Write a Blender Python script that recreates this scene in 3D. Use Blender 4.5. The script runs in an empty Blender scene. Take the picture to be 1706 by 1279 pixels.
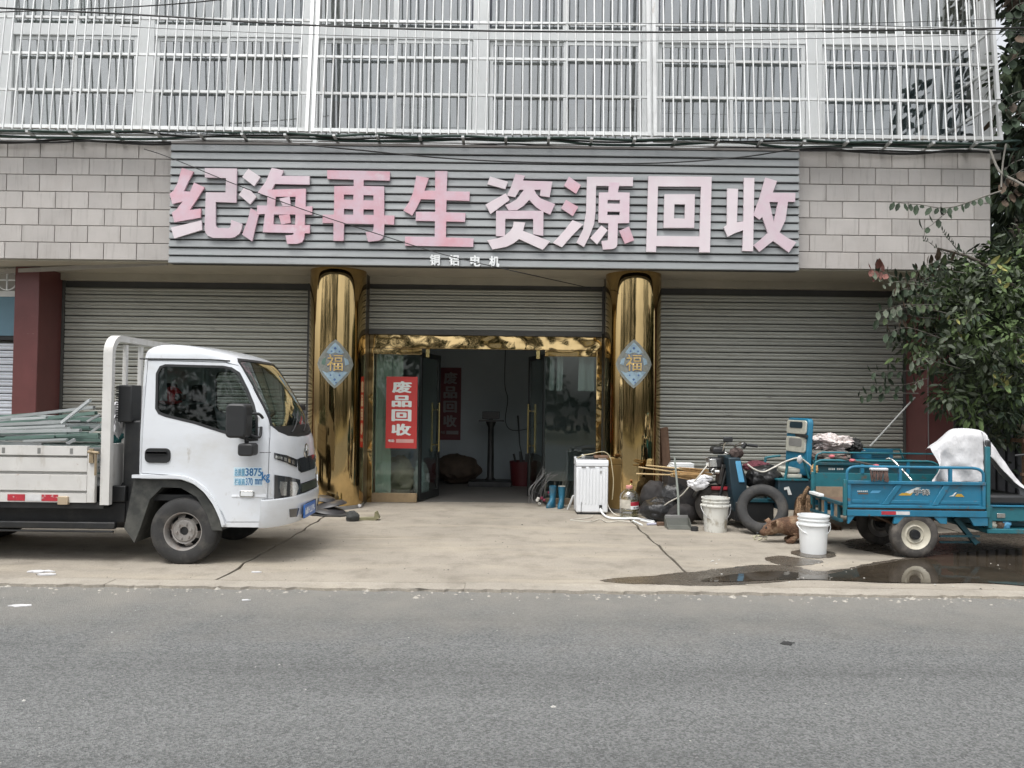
import bpy, bmesh, math, random
from mathutils import Vector, Matrix, noise as mnoise
R = math.radians
random.seed(7)
SC = bpy.context.scene
COL = SC.collection

# ---------------------------------------------------------------- camera
FPX, EYE, PITCH, ROLL = 1280.0, 1.65, R(1.34), R(0.72)
cam_d = bpy.data.cameras.new('camera')
cam = bpy.data.objects.new('camera', cam_d)
COL.objects.link(cam)
cam_d.sensor_width = 36
cam_d.lens = 36 * FPX / 1706
cam_d.clip_start = 0.05
cam_d.clip_end = 2000
CM = Matrix.Rotation(R(90) + PITCH, 3, 'X') @ Matrix.Rotation(ROLL, 3, 'Z')
cam.matrix_world = Matrix.Translation((0, 0, EYE)) @ CM.to_4x4()
SC.camera = cam

# ---------------------------------------------------------------- sky, sun, exposure
SUN_EL, SUN_AZ = R(66), R(212)          # azimuth from +Y, clockwise: behind the camera, slightly left
world = bpy.data.worlds.new('World')
SC.world = world
world.use_nodes = True
wn = world.node_tree
wn.nodes.clear()
wo = wn.nodes.new('ShaderNodeOutputWorld')
wb = wn.nodes.new('ShaderNodeBackground')
sky = wn.nodes.new('ShaderNodeTexSky')
sky.sky_type = 'NISHITA'
sky.sun_disc = False
sky.sun_elevation = SUN_EL
sky.sun_rotation = SUN_AZ
sky.air_density = 1.0
sky.dust_density = 4.0
sky.ozone_density = 1.0
hs = wn.nodes.new('ShaderNodeHueSaturation')
hs.inputs['Saturation'].default_value = 0.16
hs.inputs['Value'].default_value = 1.0
wn.links.new(sky.outputs[0], hs.inputs['Color'])
wn.links.new(hs.outputs[0], wb.inputs['Color'])
wb.inputs['Strength'].default_value = 0.15
wn.links.new(wb.outputs[0], wo.inputs['Surface'])
sd = bpy.data.lights.new('sun', 'SUN')
sun = bpy.data.objects.new('sun', sd)
COL.objects.link(sun)
sd.energy = 0.9
sd.angle = R(24)
sd.color = (1.0, 0.97, 0.93)
_sv = Vector((math.sin(SUN_AZ) * math.cos(SUN_EL), math.cos(SUN_AZ) * math.cos(SUN_EL), math.sin(SUN_EL)))
sun.rotation_euler = _sv.to_track_quat('Z', 'Y').to_euler()
SC.view_settings.view_transform = 'Standard'
SC.view_settings.look = 'None'
SC.view_settings.gamma = 1
SC.view_settings.use_curve_mapping = False
SC.view_settings.exposure = 0.90

# ---------------------------------------------------------------- measuring from the photograph
def ray(px, py):
    return CM @ Vector(((px - 853) / FPX, -(py - 639.5) / FPX, -1))
def P(px, py, Y):
    d = ray(px, py); return Vector((0, 0, EYE)) + d * (Y / d.y)
def G(px, py, z=0.0):
    d = ray(px, py); return Vector((0, 0, EYE)) + d * ((z - EYE) / d.z)
def PX(v):
    c = CM.transposed() @ (Vector(v) - Vector((0, 0, EYE)))
    return (853 + FPX * c.x / -c.z, 639.5 - FPX * c.y / -c.z)

# ---------------------------------------------------------------- objects
def tag(o, label=None, cat=None, group=None, kind=None):
    if label: o['label'] = label
    if cat: o['category'] = cat
    if group: o['group'] = group
    if kind: o['kind'] = kind
    return o
def thing(name, loc, label, cat, group=None):
    o = bpy.data.objects.new(name, None)
    COL.objects.link(o)
    o.location = loc
    o.empty_display_size = 0.1
    return tag(o, label, cat, group)
def link(name, me, m=None, parent=None, loc=None):
    o = bpy.data.objects.new(name, me)
    COL.objects.link(o)
    if m is not None and len(me.materials) == 0:
        for mm in (m if isinstance(m, (list, tuple)) else [m]): me.materials.append(mm)
    if loc is not None: o.location = loc
    if parent is not None: adopt(o, parent)
    return o
def wloc(o):
    v = Vector(o.location)
    while o.parent is not None:
        v = v + o.matrix_parent_inverse.translation
        o = o.parent
        v = v + Vector(o.location)
    return v
def adopt(o, parent):
    o.parent = parent
    o.matrix_parent_inverse = Matrix.Translation(-wloc(parent))
def copy_tree(o, parent=None):
    c = o.copy(); COL.objects.link(c)
    if parent is not None: c.parent = parent
    for ch in list(o.children): copy_tree(ch, c)
    return c

class MB:
    """collects shapes and links them as one mesh object"""
    def __init__(s): s.v = []; s.f = []; s.mi = []
    def add(s, vs, fs, mi=0):
        n = len(s.v)
        s.v += [tuple(v) for v in vs]
        for f in fs: s.f.append([i + n for i in f]); s.mi.append(mi)
        return s
    def box(s, a, b, mi=0):
        x0, y0, z0 = a; x1, y1, z1 = b
        x0, x1 = min(x0, x1), max(x0, x1); y0, y1 = min(y0, y1), max(y0, y1); z0, z1 = min(z0, z1), max(z0, z1)
        return s.add([(x0, y0, z0), (x1, y0, z0), (x1, y1, z0), (x0, y1, z0), (x0, y0, z1), (x1, y0, z1), (x1, y1, z1), (x0, y1, z1)],
                     [(0, 3, 2, 1), (4, 5, 6, 7), (0, 1, 5, 4), (1, 2, 6, 5), (2, 3, 7, 6), (3, 0, 4, 7)], mi)
    def bar(s, p, q, w, h=None, up=(0, 0, 1), mi=0):
        p, q = Vector(p), Vector(q); h = h or w
        d = (q - p).normalized(); u = Vector(up)
        if abs(d.dot(u)) > 0.98: u = Vector((0, 1, 0)) if abs(d.y) < .9 else Vector((1, 0, 0))
        r = d.cross(u).normalized(); u = r.cross(d)
        vs = []
        for c in (p, q):
            for a, b in ((-1, -1), (1, -1), (1, 1), (-1, 1)): vs.append(c + r * (a * w / 2) + u * (b * h / 2))
        return s.add(vs, [(0, 1, 2, 3), (7, 6, 5, 4), (0, 4, 5, 1), (1, 5, 6, 2), (2, 6, 7, 3), (3, 7, 4, 0)], mi)
    def tube(s, pts, r, n=8, mi=0, cap=True):
        pts = [Vector(p) for p in pts]
        rs = r if isinstance(r, (list, tuple)) else [r] * len(pts)
        t0 = (pts[1] - pts[0]).normalized()
        nrm = t0.orthogonal().normalized()
        vs = []
        for i, p in enumerate(pts):
            if i == 0: t = pts[1] - pts[0]
            elif i == len(pts) - 1: t = pts[-1] - pts[-2]
            else: t = (pts[i + 1] - pts[i]).normalized() + (pts[i] - pts[i - 1]).normalized()
            t = t.normalized() if t.length > 1e-9 else t0
            nrm = (nrm - t * nrm.dot(t))
            nrm = nrm.normalized() if nrm.length > 1e-6 else t.orthogonal().normalized()
            b = t.cross(nrm)
            for k in range(n):
                a = 2 * math.pi * k / n
                vs.append(p + (nrm * math.cos(a) + b * math.sin(a)) * rs[i])
        fs = []
        for i in range(len(pts) - 1):
            for k in range(n):
                k2 = (k + 1) % n
                fs.append((i * n + k, i * n + k2, (i + 1) * n + k2, (i + 1) * n + k))
        if cap:
            fs.append(tuple(reversed(range(n)))); fs.append(tuple(range((len(pts) - 1) * n, len(pts) * n)))
        return s.add(vs, fs, mi)
    def cyl(s, p, q, r0, r1=None, n=16, mi=0): return s.tube([p, q], [r0, r0 if r1 is None else r1], n, mi)
    def lathe(s, prof, o=(0, 0, 0), axis='Z', n=32, mi=0, closed=False, sx=1, sy=1):
        """prof: (radius, height) pairs turned round the axis through o"""
        o = Vector(o); vs = []
        for k in range(n):
            a = 2 * math.pi * k / n; c, sn = math.cos(a), math.sin(a)
            for r, h in prof:
                if axis == 'Z': vs.append(o + Vector((r * c * sx, r * sn * sy, h)))
                elif axis == 'Y': vs.append(o + Vector((r * c, h, r * sn)))
                else: vs.append(o + Vector((h, r * c, r * sn)))
        m = len(prof); fs = []
        flip = (axis == 'Y')
        for k in range(n):
            k2 = (k + 1) % n
            for j in range(m if closed else m - 1):
                j2 = (j + 1) % m
                f = (k * m + j, k2 * m + j, k2 * m + j2, k * m + j2)
                fs.append(tuple(reversed(f)) if flip else f)
        return s.add(vs, fs, mi)
    def prism(s, poly, fn, d0, d1, mi=0):
        """poly 2D; fn(a,b,d)->3D; caps at d0 and d1"""
        n = len(poly)
        vs = [fn(a, b, d0) for a, b in poly] + [fn(a, b, d1) for a, b in poly]
        fs = [tuple(range(n)), tuple(reversed(range(n, 2 * n)))]
        for i in range(n):
            j = (i + 1) % n
            fs.append((i, i + n, j + n, j))
        return s.add(vs, fs, mi)
    def loft(s, rings, closed=True, cap=True, mi=0):
        n = len(rings[0]); vs = [v for r in rings for v in r]; fs = []
        for i in range(len(rings) - 1):
            for k in range(n if closed else n - 1):
                k2 = (k + 1) % n
                fs.append((i * n + k, i * n + k2, (i + 1) * n + k2, (i + 1) * n + k))
        if cap and closed:
            fs.append(tuple(reversed(range(n)))); fs.append(tuple(range((len(rings) - 1) * n, len(rings) * n)))
        return s.add(vs, fs, mi)
    def sweep(s, pts, w, h, ax, mi=0):
        """rectangular bar along a path lying in the plane normal to ax; w in the plane, h along ax"""
        pts = [Vector(p) for p in pts]; ax = Vector(ax); rings = []
        for i, p in enumerate(pts):
            t1 = (p - pts[i - 1]).normalized() if i else (pts[1] - p).normalized()
            t2 = (pts[i + 1] - p).normalized() if i < len(pts) - 1 else t1
            t = (t1 + t2).normalized(); nn = ax.cross(t).normalized(); k = 1 / max(.5, t.dot(t1))
            rings.append([p + nn * w / 2 * k + ax * h / 2, p - nn * w / 2 * k + ax * h / 2, p - nn * w / 2 * k - ax * h / 2, p + nn * w / 2 * k - ax * h / 2])
        return s.loft(rings, mi=mi)
    def ball(s, c, r, n=12, m=8, sc=(1, 1, 1), mi=0):
        prof = [(max(1e-4, math.sin(math.pi * j / m)) * r, -math.cos(math.pi * j / m) * r) for j in range(m + 1)]
        c = Vector(c); vs = []
        for k in range(n):
            a = 2 * math.pi * k / n
            for rr, h in prof: vs.append((c.x + rr * math.cos(a) * sc[0], c.y + rr * math.sin(a) * sc[1], c.z + h * sc[2]))
        fs = []
        for k in range(n):
            k2 = (k + 1) % n
            for j in range(m): fs.append((k * (m + 1) + j, k2 * (m + 1) + j, k2 * (m + 1) + j + 1, k * (m + 1) + j + 1))
        return s.add(vs, fs, mi)
    def mesh(s, name, smooth=40, fix=True):
        me = bpy.data.meshes.new(name)
        me.from_pydata(s.v, [], s.f)
        me.polygons.foreach_set('material_index', s.mi)
        if fix:
            bm = bmesh.new(); bm.from_mesh(me)
            bmesh.ops.recalc_face_normals(bm, faces=bm.faces)
            bm.to_mesh(me); bm.free()
        finish(me, smooth)
        return me
    def build(s, name, m=None, parent=None, smooth=40, bevel=0, fix=True, loc=None):
        o = link(name, s.mesh(name, smooth, fix), m, parent, loc)
        if bevel: bev(o, bevel)
        return o
def finish(me, smooth=40):
    if smooth:
        me.polygons.foreach_set('use_smooth', [True] * len(me.polygons))
        me.set_sharp_from_angle(angle=R(smooth))
    me.update()
def bev(o, w, seg=2):
    b = o.modifiers.new('bevel', 'BEVEL'); b.width = w; b.segments = seg; b.limit_method = 'ANGLE'; b.angle_limit = R(40)
    return o
def boolean(me, ops, name='m', smooth=35):
    """me (op) others, evaluated to one mesh"""
    o = bpy.data.objects.new('tmp', me); COL.objects.link(o); tmp = [o]
    for op, m2 in ops:
        t = bpy.data.objects.new('tmp', m2); COL.objects.link(t); tmp.append(t)
        b = o.modifiers.new('b', 'BOOLEAN'); b.operation = op; b.object = t; b.solver = 'EXACT'
    bpy.context.view_layer.update()
    dg = bpy.context.evaluated_depsgraph_get()
    r = bpy.data.meshes.new_from_object(o.evaluated_get(dg))
    r.name = name
    for t in tmp: bpy.data.objects.remove(t)
    r.materials.clear()
    finish(r, smooth)
    return r
def shape_mesh(loops, name='shape', ext=0.01):
    """flat outlines (with holes) in the XY plane, thickened by ext each way"""
    cu = bpy.data.curves.new('c', 'CURVE'); cu.dimensions = '2D'; cu.fill_mode = 'BOTH'; cu.extrude = ext
    for lp in loops:
        sp = cu.splines.new('POLY'); sp.points.add(len(lp) - 1)
        for p, (a, b) in zip(sp.points, lp): p.co = (a, b, 0, 1)
        sp.use_cyclic_u = True
    return curve_mesh(cu, name)
def curve_mesh(cu, name):
    o = bpy.data.objects.new('tmp', cu); COL.objects.link(o)
    bpy.context.view_layer.update()
    me = bpy.data.meshes.new_from_object(o.evaluated_get(bpy.context.evaluated_depsgraph_get()))
    bpy.data.objects.remove(o)
    me.name = name; me.materials.clear()
    finish(me, 30)
    return me
def text_mesh(txt, w, h, bold=0.0, ext=0.002, name='lettering'):
    """lettering in XY, scaled to w x h, centred on the origin; bold = several slightly shifted layers"""
    cu = bpy.data.curves.new('t', 'FONT'); cu.body = txt; cu.size = 1; cu.extrude = 0.01; cu.resolution_u = 3
    me = curve_mesh(cu, name)
    if bold:
        bm = bmesh.new()
        for k, (dx, dy) in enumerate(((0, 0), (-1, 0), (1, 0), (0, -.7), (0, .7), (-.7, .6), (.7, -.6))):
            m2 = me.copy(); m2.transform(Matrix.Translation((dx * bold, dy * bold, .0012 * k))); bm.from_mesh(m2); bpy.data.meshes.remove(m2)
        bm.to_mesh(me); bm.free(); finish(me, 30)
    xs = [v.co.x for v in me.vertices]; ys = [v.co.y for v in me.vertices]
    if not xs: return me
    x0, x1, y0, y1 = min(xs), max(xs), min(ys), max(ys)
    for v in me.vertices:
        v.co = ((v.co.x - (x0 + x1) / 2) * w / (x1 - x0), (v.co.y - (y0 + y1) / 2) * h / (y1 - y0), v.co.z / 0.01 * ext)
    return me
def xf(me, fn):
    for v in me.vertices: v.co = fn(v.co)
    me.update(); return me
def facing(me, c):
    """stand an XY shape upright facing the street (-Y) at c"""
    c = Vector(c)
    return xf(me, lambda p: Vector((c.x + p.x, c.y - p.z, c.z + p.y)))
def smooth_pts(pts, n=6):
    """Catmull-Rom through points"""
    pts = [Vector(p) for p in pts]; out = []
    for i in range(len(pts) - 1):
        p0 = pts[max(i - 1, 0)]; p1 = pts[i]; p2 = pts[i + 1]; p3 = pts[min(i + 2, len(pts) - 1)]
        for k in range(n):
            t = k / n
            out.append(0.5 * ((2 * p1) + (p2 - p0) * t + (2 * p0 - 5 * p1 + 4 * p2 - p3) * t * t + (3 * p1 - p0 - 3 * p2 + p3) * t ** 3))
    out.append(pts[-1]); return out
def interp(tab, z):
    if z <= tab[0][0]: return tab[0][1]
    for (a, b), (c, d) in zip(tab, tab[1:]):
        if z <= c: return b + (d - b) * (z - a) / (c - a)
    return tab[-1][1]

# ---------------------------------------------------------------- materials
def mat(name, col, rough=0.6, metal=0.0, var=0.12, vs=3.0, fine=0.0, fs=60.0, bump=0.0, bs=80.0, bst=(1, 1, 1), bdet=4.0, dirt=None,
        stretch=(1, 1, 1), spec=0.5, coat=0.0, rnd=0.0, rvar=0.0, sheen=0.0, subs=0.0, dirts=()):
    m = bpy.data.materials.new(name); m.use_nodes = True
    nt = m.node_tree; N = nt.nodes; L = nt.links
    b = N['Principled BSDF']
    b.inputs['Metallic'].default_value = metal
    b.inputs['Roughness'].default_value = rough
    b.inputs['Specular IOR Level'].default_value = spec
    b.inputs['Coat Weight'].default_value = coat
    b.inputs['Coat Roughness'].default_value = 0.06
    tc = N.new('ShaderNodeTexCoord')
    vec = tc.outputs['Object']
    oi = None
    if rnd:
        oi = N.new('ShaderNodeObjectInfo')
        mul = N.new('ShaderNodeMath'); mul.operation = 'MULTIPLY'; mul.inputs[1].default_value = 53.0
        L.new(oi.outputs['Random'], mul.inputs[0])
        av = N.new('ShaderNodeVectorMath'); av.operation = 'ADD'
        L.new(vec, av.inputs[0]); L.new(mul.outputs[0], av.inputs[1]); vec = av.outputs[0]
    def nz(scale, st=(1, 1, 1), detail=5.0, rough_=0.6):
        mp = N.new('ShaderNodeMapping'); mp.inputs['Scale'].default_value = st
        L.new(vec, mp.inputs['Vector'])
        t = N.new('ShaderNodeTexNoise'); t.inputs['Scale'].default_value = scale
        t.inputs['Detail'].default_value = detail; t.inputs['Roughness'].default_value = rough_
        L.new(mp.outputs[0], t.inputs['Vector']); return t.outputs['Fac']
    def ramp(src, lo, hi):
        r = N.new('ShaderNodeMapRange'); r.inputs['From Min'].default_value = lo; r.inputs['From Max'].default_value = hi
        r.clamp = True; L.new(src, r.inputs['Value']); return r.outputs['Result']
    def mix(fac, a, c, mode='MIX'):
        x = N.new('ShaderNodeMixRGB'); x.blend_type = mode
        if hasattr(fac, 'node'): L.new(fac, x.inputs[0])
        else: x.inputs[0].default_value = fac
        for i, q in ((1, a), (2, c)):
            if hasattr(q, 'node'): L.new(q, x.inputs[i])
            else: x.inputs[i].default_value = (*q[:3], 1)
        return x.outputs[0]
    c = Vector(col[:3])
    out = mix(ramp(nz(vs, stretch), 0.3, 0.7), c * (1 - var), c * (1 + var))
    if fine:
        out = mix(ramp(nz(fs, stretch, 3.0), 0.3, 0.7), mix(1.0, out, (1 - fine,) * 3, 'MULTIPLY'), mix(1.0, out, (1 + fine,) * 3, 'MULTIPLY'))
    dl = list(dirts) + ([dirt] if dirt else [])
    for d in dl:
        dc, lo, hi, dsc = d[:4]; dst = d[4] if len(d) > 4 else (1, 1, 1); amt = d[5] if len(d) > 5 else 1.0
        f = ramp(nz(dsc, dst, 6.0, 0.65), lo, hi)
        if amt != 1.0:
            q = N.new('ShaderNodeMath'); q.operation = 'MULTIPLY'; q.inputs[1].default_value = amt; L.new(f, q.inputs[0]); f = q.outputs[0]
        out = mix(f, out, dc)
    if rnd:
        rr = N.new('ShaderNodeMapRange'); rr.inputs['To Min'].default_value = 1 - rnd; rr.inputs['To Max'].default_value = 1 + rnd
        L.new(oi.outputs['Random'], rr.inputs['Value'])
        cmb = N.new('ShaderNodeCombineColor')
        for k in range(3): L.new(rr.outputs['Result'], cmb.inputs[k])
        out = mix(1.0, out, cmb.outputs[0], 'MULTIPLY')
    L.new(out, b.inputs['Base Color'])
    if rvar:
        rr = N.new('ShaderNodeMapRange'); rr.inputs['To Min'].default_value = max(0.02, rough - rvar); rr.inputs['To Max'].default_value = min(1, rough + rvar)
        L.new(nz(vs * 2.3, stretch), rr.inputs['Value']); L.new(rr.outputs['Result'], b.inputs['Roughness'])
    if bump:
        bn = N.new('ShaderNodeBump'); bn.inputs['Strength'].default_value = 1.0; bn.inputs['Distance'].default_value = bump
        L.new(nz(bs, bst, bdet), bn.inputs['Height']); L.new(bn.outputs[0], b.inputs['Normal'])
    if sheen: b.inputs['Sheen Weight'].default_value = sheen
    return m
def glass(name, tint=(0.8, 0.85, 0.83), refl=0.12, rough=0.02, f0=0.04):
    """thin pane: tinted see-through plus a mirror-like surface"""
    m = bpy.data.materials.new(name); m.use_nodes = True
    nt = m.node_tree; N = nt.nodes; L = nt.links; N.clear()
    o = N.new('ShaderNodeOutputMaterial'); tr = N.new('ShaderNodeBsdfTransparent'); gl = N.new('ShaderNodeBsdfGlossy'); mx = N.new('ShaderNodeMixShader')
    tr.inputs['Color'].default_value = (*tint, 1); gl.inputs['Roughness'].default_value = rough; gl.inputs['Color'].default_value = (1, 1, 1, 1)
    lw = N.new('ShaderNodeLayerWeight'); lw.inputs['Blend'].default_value = 0.5
    mr = N.new('ShaderNodeMapRange'); mr.inputs['From Min'].default_value = 0.0; mr.inputs['From Max'].default_value = 1.0
    mr.inputs['To Min'].default_value = refl; mr.inputs['To Max'].default_value = 1.0
    pw = N.new('ShaderNodeMath'); pw.operation = 'POWER'; pw.inputs[1].default_value = 3.0
    L.new(lw.outputs['Facing'], pw.inputs[0]); L.new(pw.outputs[0], mr.inputs['Value'])
    L.new(mr.outputs['Result'], mx.inputs[0]); L.new(tr.outputs[0], mx.inputs[1]); L.new(gl.outputs[0], mx.inputs[2])
    tc = N.new('ShaderNodeTexCoord'); nz = N.new('ShaderNodeTexNoise'); nz.inputs['Scale'].default_value = 1.3; nz.inputs['Detail'].default_value = 1
    bn = N.new('ShaderNodeBump'); bn.inputs['Distance'].default_value = 0.0015
    L.new(tc.outputs['Object'], nz.inputs['Vector']); L.new(nz.outputs['Fac'], bn.inputs['Height']); L.new(bn.outputs[0], gl.inputs['Normal'])
    L.new(mx.outputs[0], o.inputs['Surface'])
    return m

M = {}
M['asphalt'] = None
M['dark'] = mat('dark_plastic', (0.02, 0.021, 0.022), 0.5, var=.2)
M['black_rubber'] = mat('black_rubber', (0.028, 0.028, 0.028), 0.75, var=.25, vs=9, bump=.002, bs=60, dirt=((.11, .1, .085), .48, .75, 6, (1, 1, 1), .6))
M['white_paint'] = mat('truck_white_paint', (0.66, 0.685, 0.715), 0.25, var=.02, vs=2, coat=.6, dirts=(((.50, .48, .43), .52, .8, 2.2, (1, 1, 1.8), .45), ((.36, .32, .27), .64, .74, 9, (1, 1, .5), .5)))
M['bed_white'] = mat('worn_white_paint', (0.58, 0.57, 0.545), 0.5, var=.08, vs=4, dirts=(((.32, .28, .22), .56, .75, 7, (1, 1, .35), .6), ((.25, .13, .07), .66, .76, 13, (1, 1, 1), .7)))
M['frame_black'] = mat('chassis_black', (0.014, 0.015, 0.016), 0.5, var=.3, vs=5, dirt=((.07, .065, .055), .5, .8, 4, (1, 1, 1), .5))
M['steel_rim'] = mat('dusty_steel_rim', (0.30, 0.285, 0.27), 0.5, metal=.35, var=.12, vs=14, dirt=((.2, .13, .09), .52, .75, 11, (1, 1, 1), .6))
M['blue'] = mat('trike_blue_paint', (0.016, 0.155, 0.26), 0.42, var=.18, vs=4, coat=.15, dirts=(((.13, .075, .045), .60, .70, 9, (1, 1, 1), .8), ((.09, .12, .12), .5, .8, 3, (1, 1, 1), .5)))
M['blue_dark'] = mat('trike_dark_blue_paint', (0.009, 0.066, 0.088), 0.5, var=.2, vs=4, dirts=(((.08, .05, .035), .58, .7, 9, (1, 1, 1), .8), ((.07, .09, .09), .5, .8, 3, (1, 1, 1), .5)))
M['teal'] = mat('faded_teal_paint', (0.016, 0.13, 0.16), 0.5, var=.18, vs=5, dirts=(((.11, .07, .045), .58, .70, 11, (1, 1, 1), .8),))
M['rust'] = mat('rusty_steel', (0.12, 0.075, 0.05), 0.8, var=.3, vs=8)
M['chrome'] = mat('dull_chrome', (0.62, 0.62, 0.6), 0.2, metal=1, var=.1)
M['steel'] = mat('grey_steel', (0.3, 0.3, 0.3), 0.4, metal=.8, var=.15)
M['stainless'] = mat('stainless_tube', (0.66, 0.67, 0.66), 0.38, metal=.45, var=.08, vs=2, rnd=.14, spec=.5, dirts=(((.30, .22, .15), .62, .74, 3, (2, 2, 1), .6), ((.42, .42, .41), .5, .7, 2.5, (1, 1, 1), .6)))
M['white_plastic'] = mat('white_plastic', (0.76, 0.78, 0.78), 0.4, var=.03)
M['dirty_white'] = mat('stained_white_plastic', (0.62, 0.62, 0.58), 0.5, var=.06, dirts=(((.24, .2, .13), .52, .66, 9, (1, 1, .6), .8), ((.05, .05, .045), .62, .68, 16, (1, 1, .4), .8)))
M['cloth_white'] = mat('white_cloth', (0.58, 0.58, 0.59), 0.9, var=.05, vs=4, bump=.022, bs=11, bst=(1, 1, .45), dirt=((.40, .39, .37), .54, .78, 5, (1, 1, 1), .6))
M['wood'] = mat('weathered_wood', (0.16, 0.095, 0.06), 0.8, var=.25, vs=6, stretch=(6, 6, .6), bump=.003, bs=30, bst=(6, 6, .6))
M['straw'] = mat('broom_straw', (0.42, 0.27, 0.12), 0.8, var=.25, vs=9)
M['gold'] = None
# ================================================================= LARGE STRUCTURE
YF, YC, YS = 12.5, 11.3, 11.12      # shop front, fascia face, sign face

# ---- ground materials
def ground_mat(name, base, kind):
    m = bpy.data.materials.new(name); m.use_nodes = True
    nt = m.node_tree; N = nt.nodes; L = nt.links; b = N['Principled BSDF']
    tc = N.new('ShaderNodeTexCoord'); vec = tc.outputs['Object']
    def nz(sc, det=5, ro=.6, st=(1, 1, 1)):
        mp = N.new('ShaderNodeMapping'); mp.inputs['Scale'].default_value = st; L.new(vec, mp.inputs['Vector'])
        t = N.new('ShaderNodeTexNoise'); t.inputs['Scale'].default_value = sc; t.inputs['Detail'].default_value = det; t.inputs['Roughness'].default_value = ro
        L.new(mp.outputs[0], t.inputs['Vector']); return t.outputs['Fac']
    def vor(sc, out='Distance'):
        t = N.new('ShaderNodeTexVoronoi'); t.inputs['Scale'].default_value = sc; L.new(vec, t.inputs['Vector']); return t.outputs[out]
    def mr(s, a, c, d=0.0, e=1.0):
        r = N.new('ShaderNodeMapRange'); r.clamp = True
        for k, v in (('From Min', a), ('From Max', c), ('To Min', d), ('To Max', e)): r.inputs[k].default_value = v
        L.new(s, r.inputs['Value']); return r.outputs['Result']
    def mix(f, a, c, mode='MIX'):
        x = N.new('ShaderNodeMixRGB'); x.blend_type = mode
        if hasattr(f, 'node'): L.new(f, x.inputs[0])
        else: x.inputs[0].default_value = f
        for i, q in ((1, a), (2, c)):
            if hasattr(q, 'node'): L.new(q, x.inputs[i])
            else: x.inputs[i].default_value = (*q[:3], 1)
        return x.outputs[0]
    def mathn(op, a, c):
        x = N.new('ShaderNodeMath'); x.operation = op
        for i, q in ((0, a), (1, c)):
            if hasattr(q, 'node'): L.new(q, x.inputs[i])
            else: x.inputs[i].default_value = q
        return x.outputs[0]
    B = Vector(base)
    if kind == 'asphalt':
        out = mix(mr(nz(.5, 4), .3, .7), B * .93, B * 1.07)
        out = mix(mr(nz(.9, 4, .55, (.10, 1, 1)), .44, .62, 0, .8), out, B * 1.2)
        out = mix(mr(nz(1.3, 4, .6, (.06, 1, 1)), .52, .66, 0, .75), out, B * .76)
        out = mix(mr(nz(.55, 6, .7), .62, .70, 0, .55), out, B * .62)
        sp = N.new('ShaderNodeTexVoronoi'); sp.inputs['Scale'].default_value = 95; L.new(vec, sp.inputs['Vector'])
        sx = N.new('ShaderNodeSeparateColor'); L.new(sp.outputs['Color'], sx.inputs[0])
        out = mix(mr(sx.outputs[0], .0, 1.0, 0, 1), mix(1.0, out, (.58, .58, .58), 'MULTIPLY'), mix(1.0, out, (1.42, 1.42, 1.41), 'MULTIPLY'))
        out = mix(mr(sx.outputs[1], .990, .995, 0, .6), out, (.30, .295, .28))
        out = mix(mr(nz(170, 2), .36, .42, .55, 0), out, B * .35)
        # dust washed down from the forecourt along its edge
        sep = N.new('ShaderNodeSeparateXYZ'); L.new(vec, sep.inputs[0])
        edge = mathn('ADD', mr(sep.outputs[1], 4.7, 6.5), mathn('MULTIPLY', mathn('SUBTRACT', nz(1.6, 6), .5), 1.3))
        out = mix(mr(edge, .30, 1.15, 0, .9), out, (.235, .225, .20))
        h = mathn('ADD', mathn('MULTIPLY', vor(95), 1.0), mathn('MULTIPLY', nz(170, 2), .8))
        bd = .009; b.inputs['Roughness'].default_value = .85
    else:
        out = mix(mr(nz(.8, 5), .3, .7), B * .86, B * 1.12)
        out = mix(mr(nz(2.6, 7, .7), .48, .72, 0, .75), out, Vector((B.x * .55, B.y * .54, B.z * .52)))
        out = mix(mr(nz(1.1, 5, .6, (.5, 2.2, 1)), .50, .68, 0, .7), out, Vector((B.x * 1.24, B.y * 1.22, B.z * 1.16)))
        out = mix(mr(nz(1.3, 7, .7, (.35, 2.6, 1)), .58, .74, 0, .6), out, Vector((B.x * .42, B.y * .40, B.z * .37)))
        out = mix(mr(nz(60, 3), .3, .7, 0, 1), mix(1.0, out, (.86, .86, .86), 'MULTIPLY'), mix(1.0, out, (1.12, 1.12, 1.12), 'MULTIPLY'))
        out = mix(mr(nz(14, 4, .8), .66, .7, 0, .6), out, (.06, .055, .05))
        h = mathn('ADD', nz(25, 6), mathn('MULTIPLY', nz(5, 4), 2.0))
        bd = .006; b.inputs['Roughness'].default_value = .8
    L.new(out, b.inputs['Base Color'])
    bn = N.new('ShaderNodeBump'); bn.inputs['Distance'].default_value = bd; L.new(h, bn.inputs['Height']); L.new(bn.outputs[0], b.inputs['Normal'])
    return m
M['asphalt'] = ground_mat('asphalt', (.150, .154, .152), 'asphalt')
M['concrete'] = ground_mat('forecourt_concrete', (.308, .277, .230), 'concrete')
M['kerb'] = ground_mat('kerb_concrete', (.335, .305, .258), 'concrete')
M['soil'] = mat('dark_soil', (.075, .06, .045), .95, var=.3, vs=4, bump=.01, bs=12)

g = MB(); g.add([(-90, -90, -.12), (90, -90, -.12), (90, 120, -.12), (-90, 120, -.12)], [(0, 1, 2, 3)])
tag(g.build('ground', M['soil']), kind='structure')
r = MB()
edge = []
for i in range(121):
    x = -30 + i * .5
    edge.append(x)
r.add([(-60, -5.5, -.025), (60, -5.5, -.025), (60, 6.83, -.025), (-60, 6.83, -.025)], [(0, 1, 2, 3)])
tag(r.build('road', M['asphalt'], smooth=0), kind='structure')
v = MB(); v.add([(-60, -30, -.06), (60, -30, -.06), (60, -5.5, -.06), (-60, -5.5, -.06)], [(0, 1, 2, 3)])
tag(v.build('verge', mat('verge_earth', (.16, .15, .10), .95, var=.3, vs=2), smooth=0), kind='structure')

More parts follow.
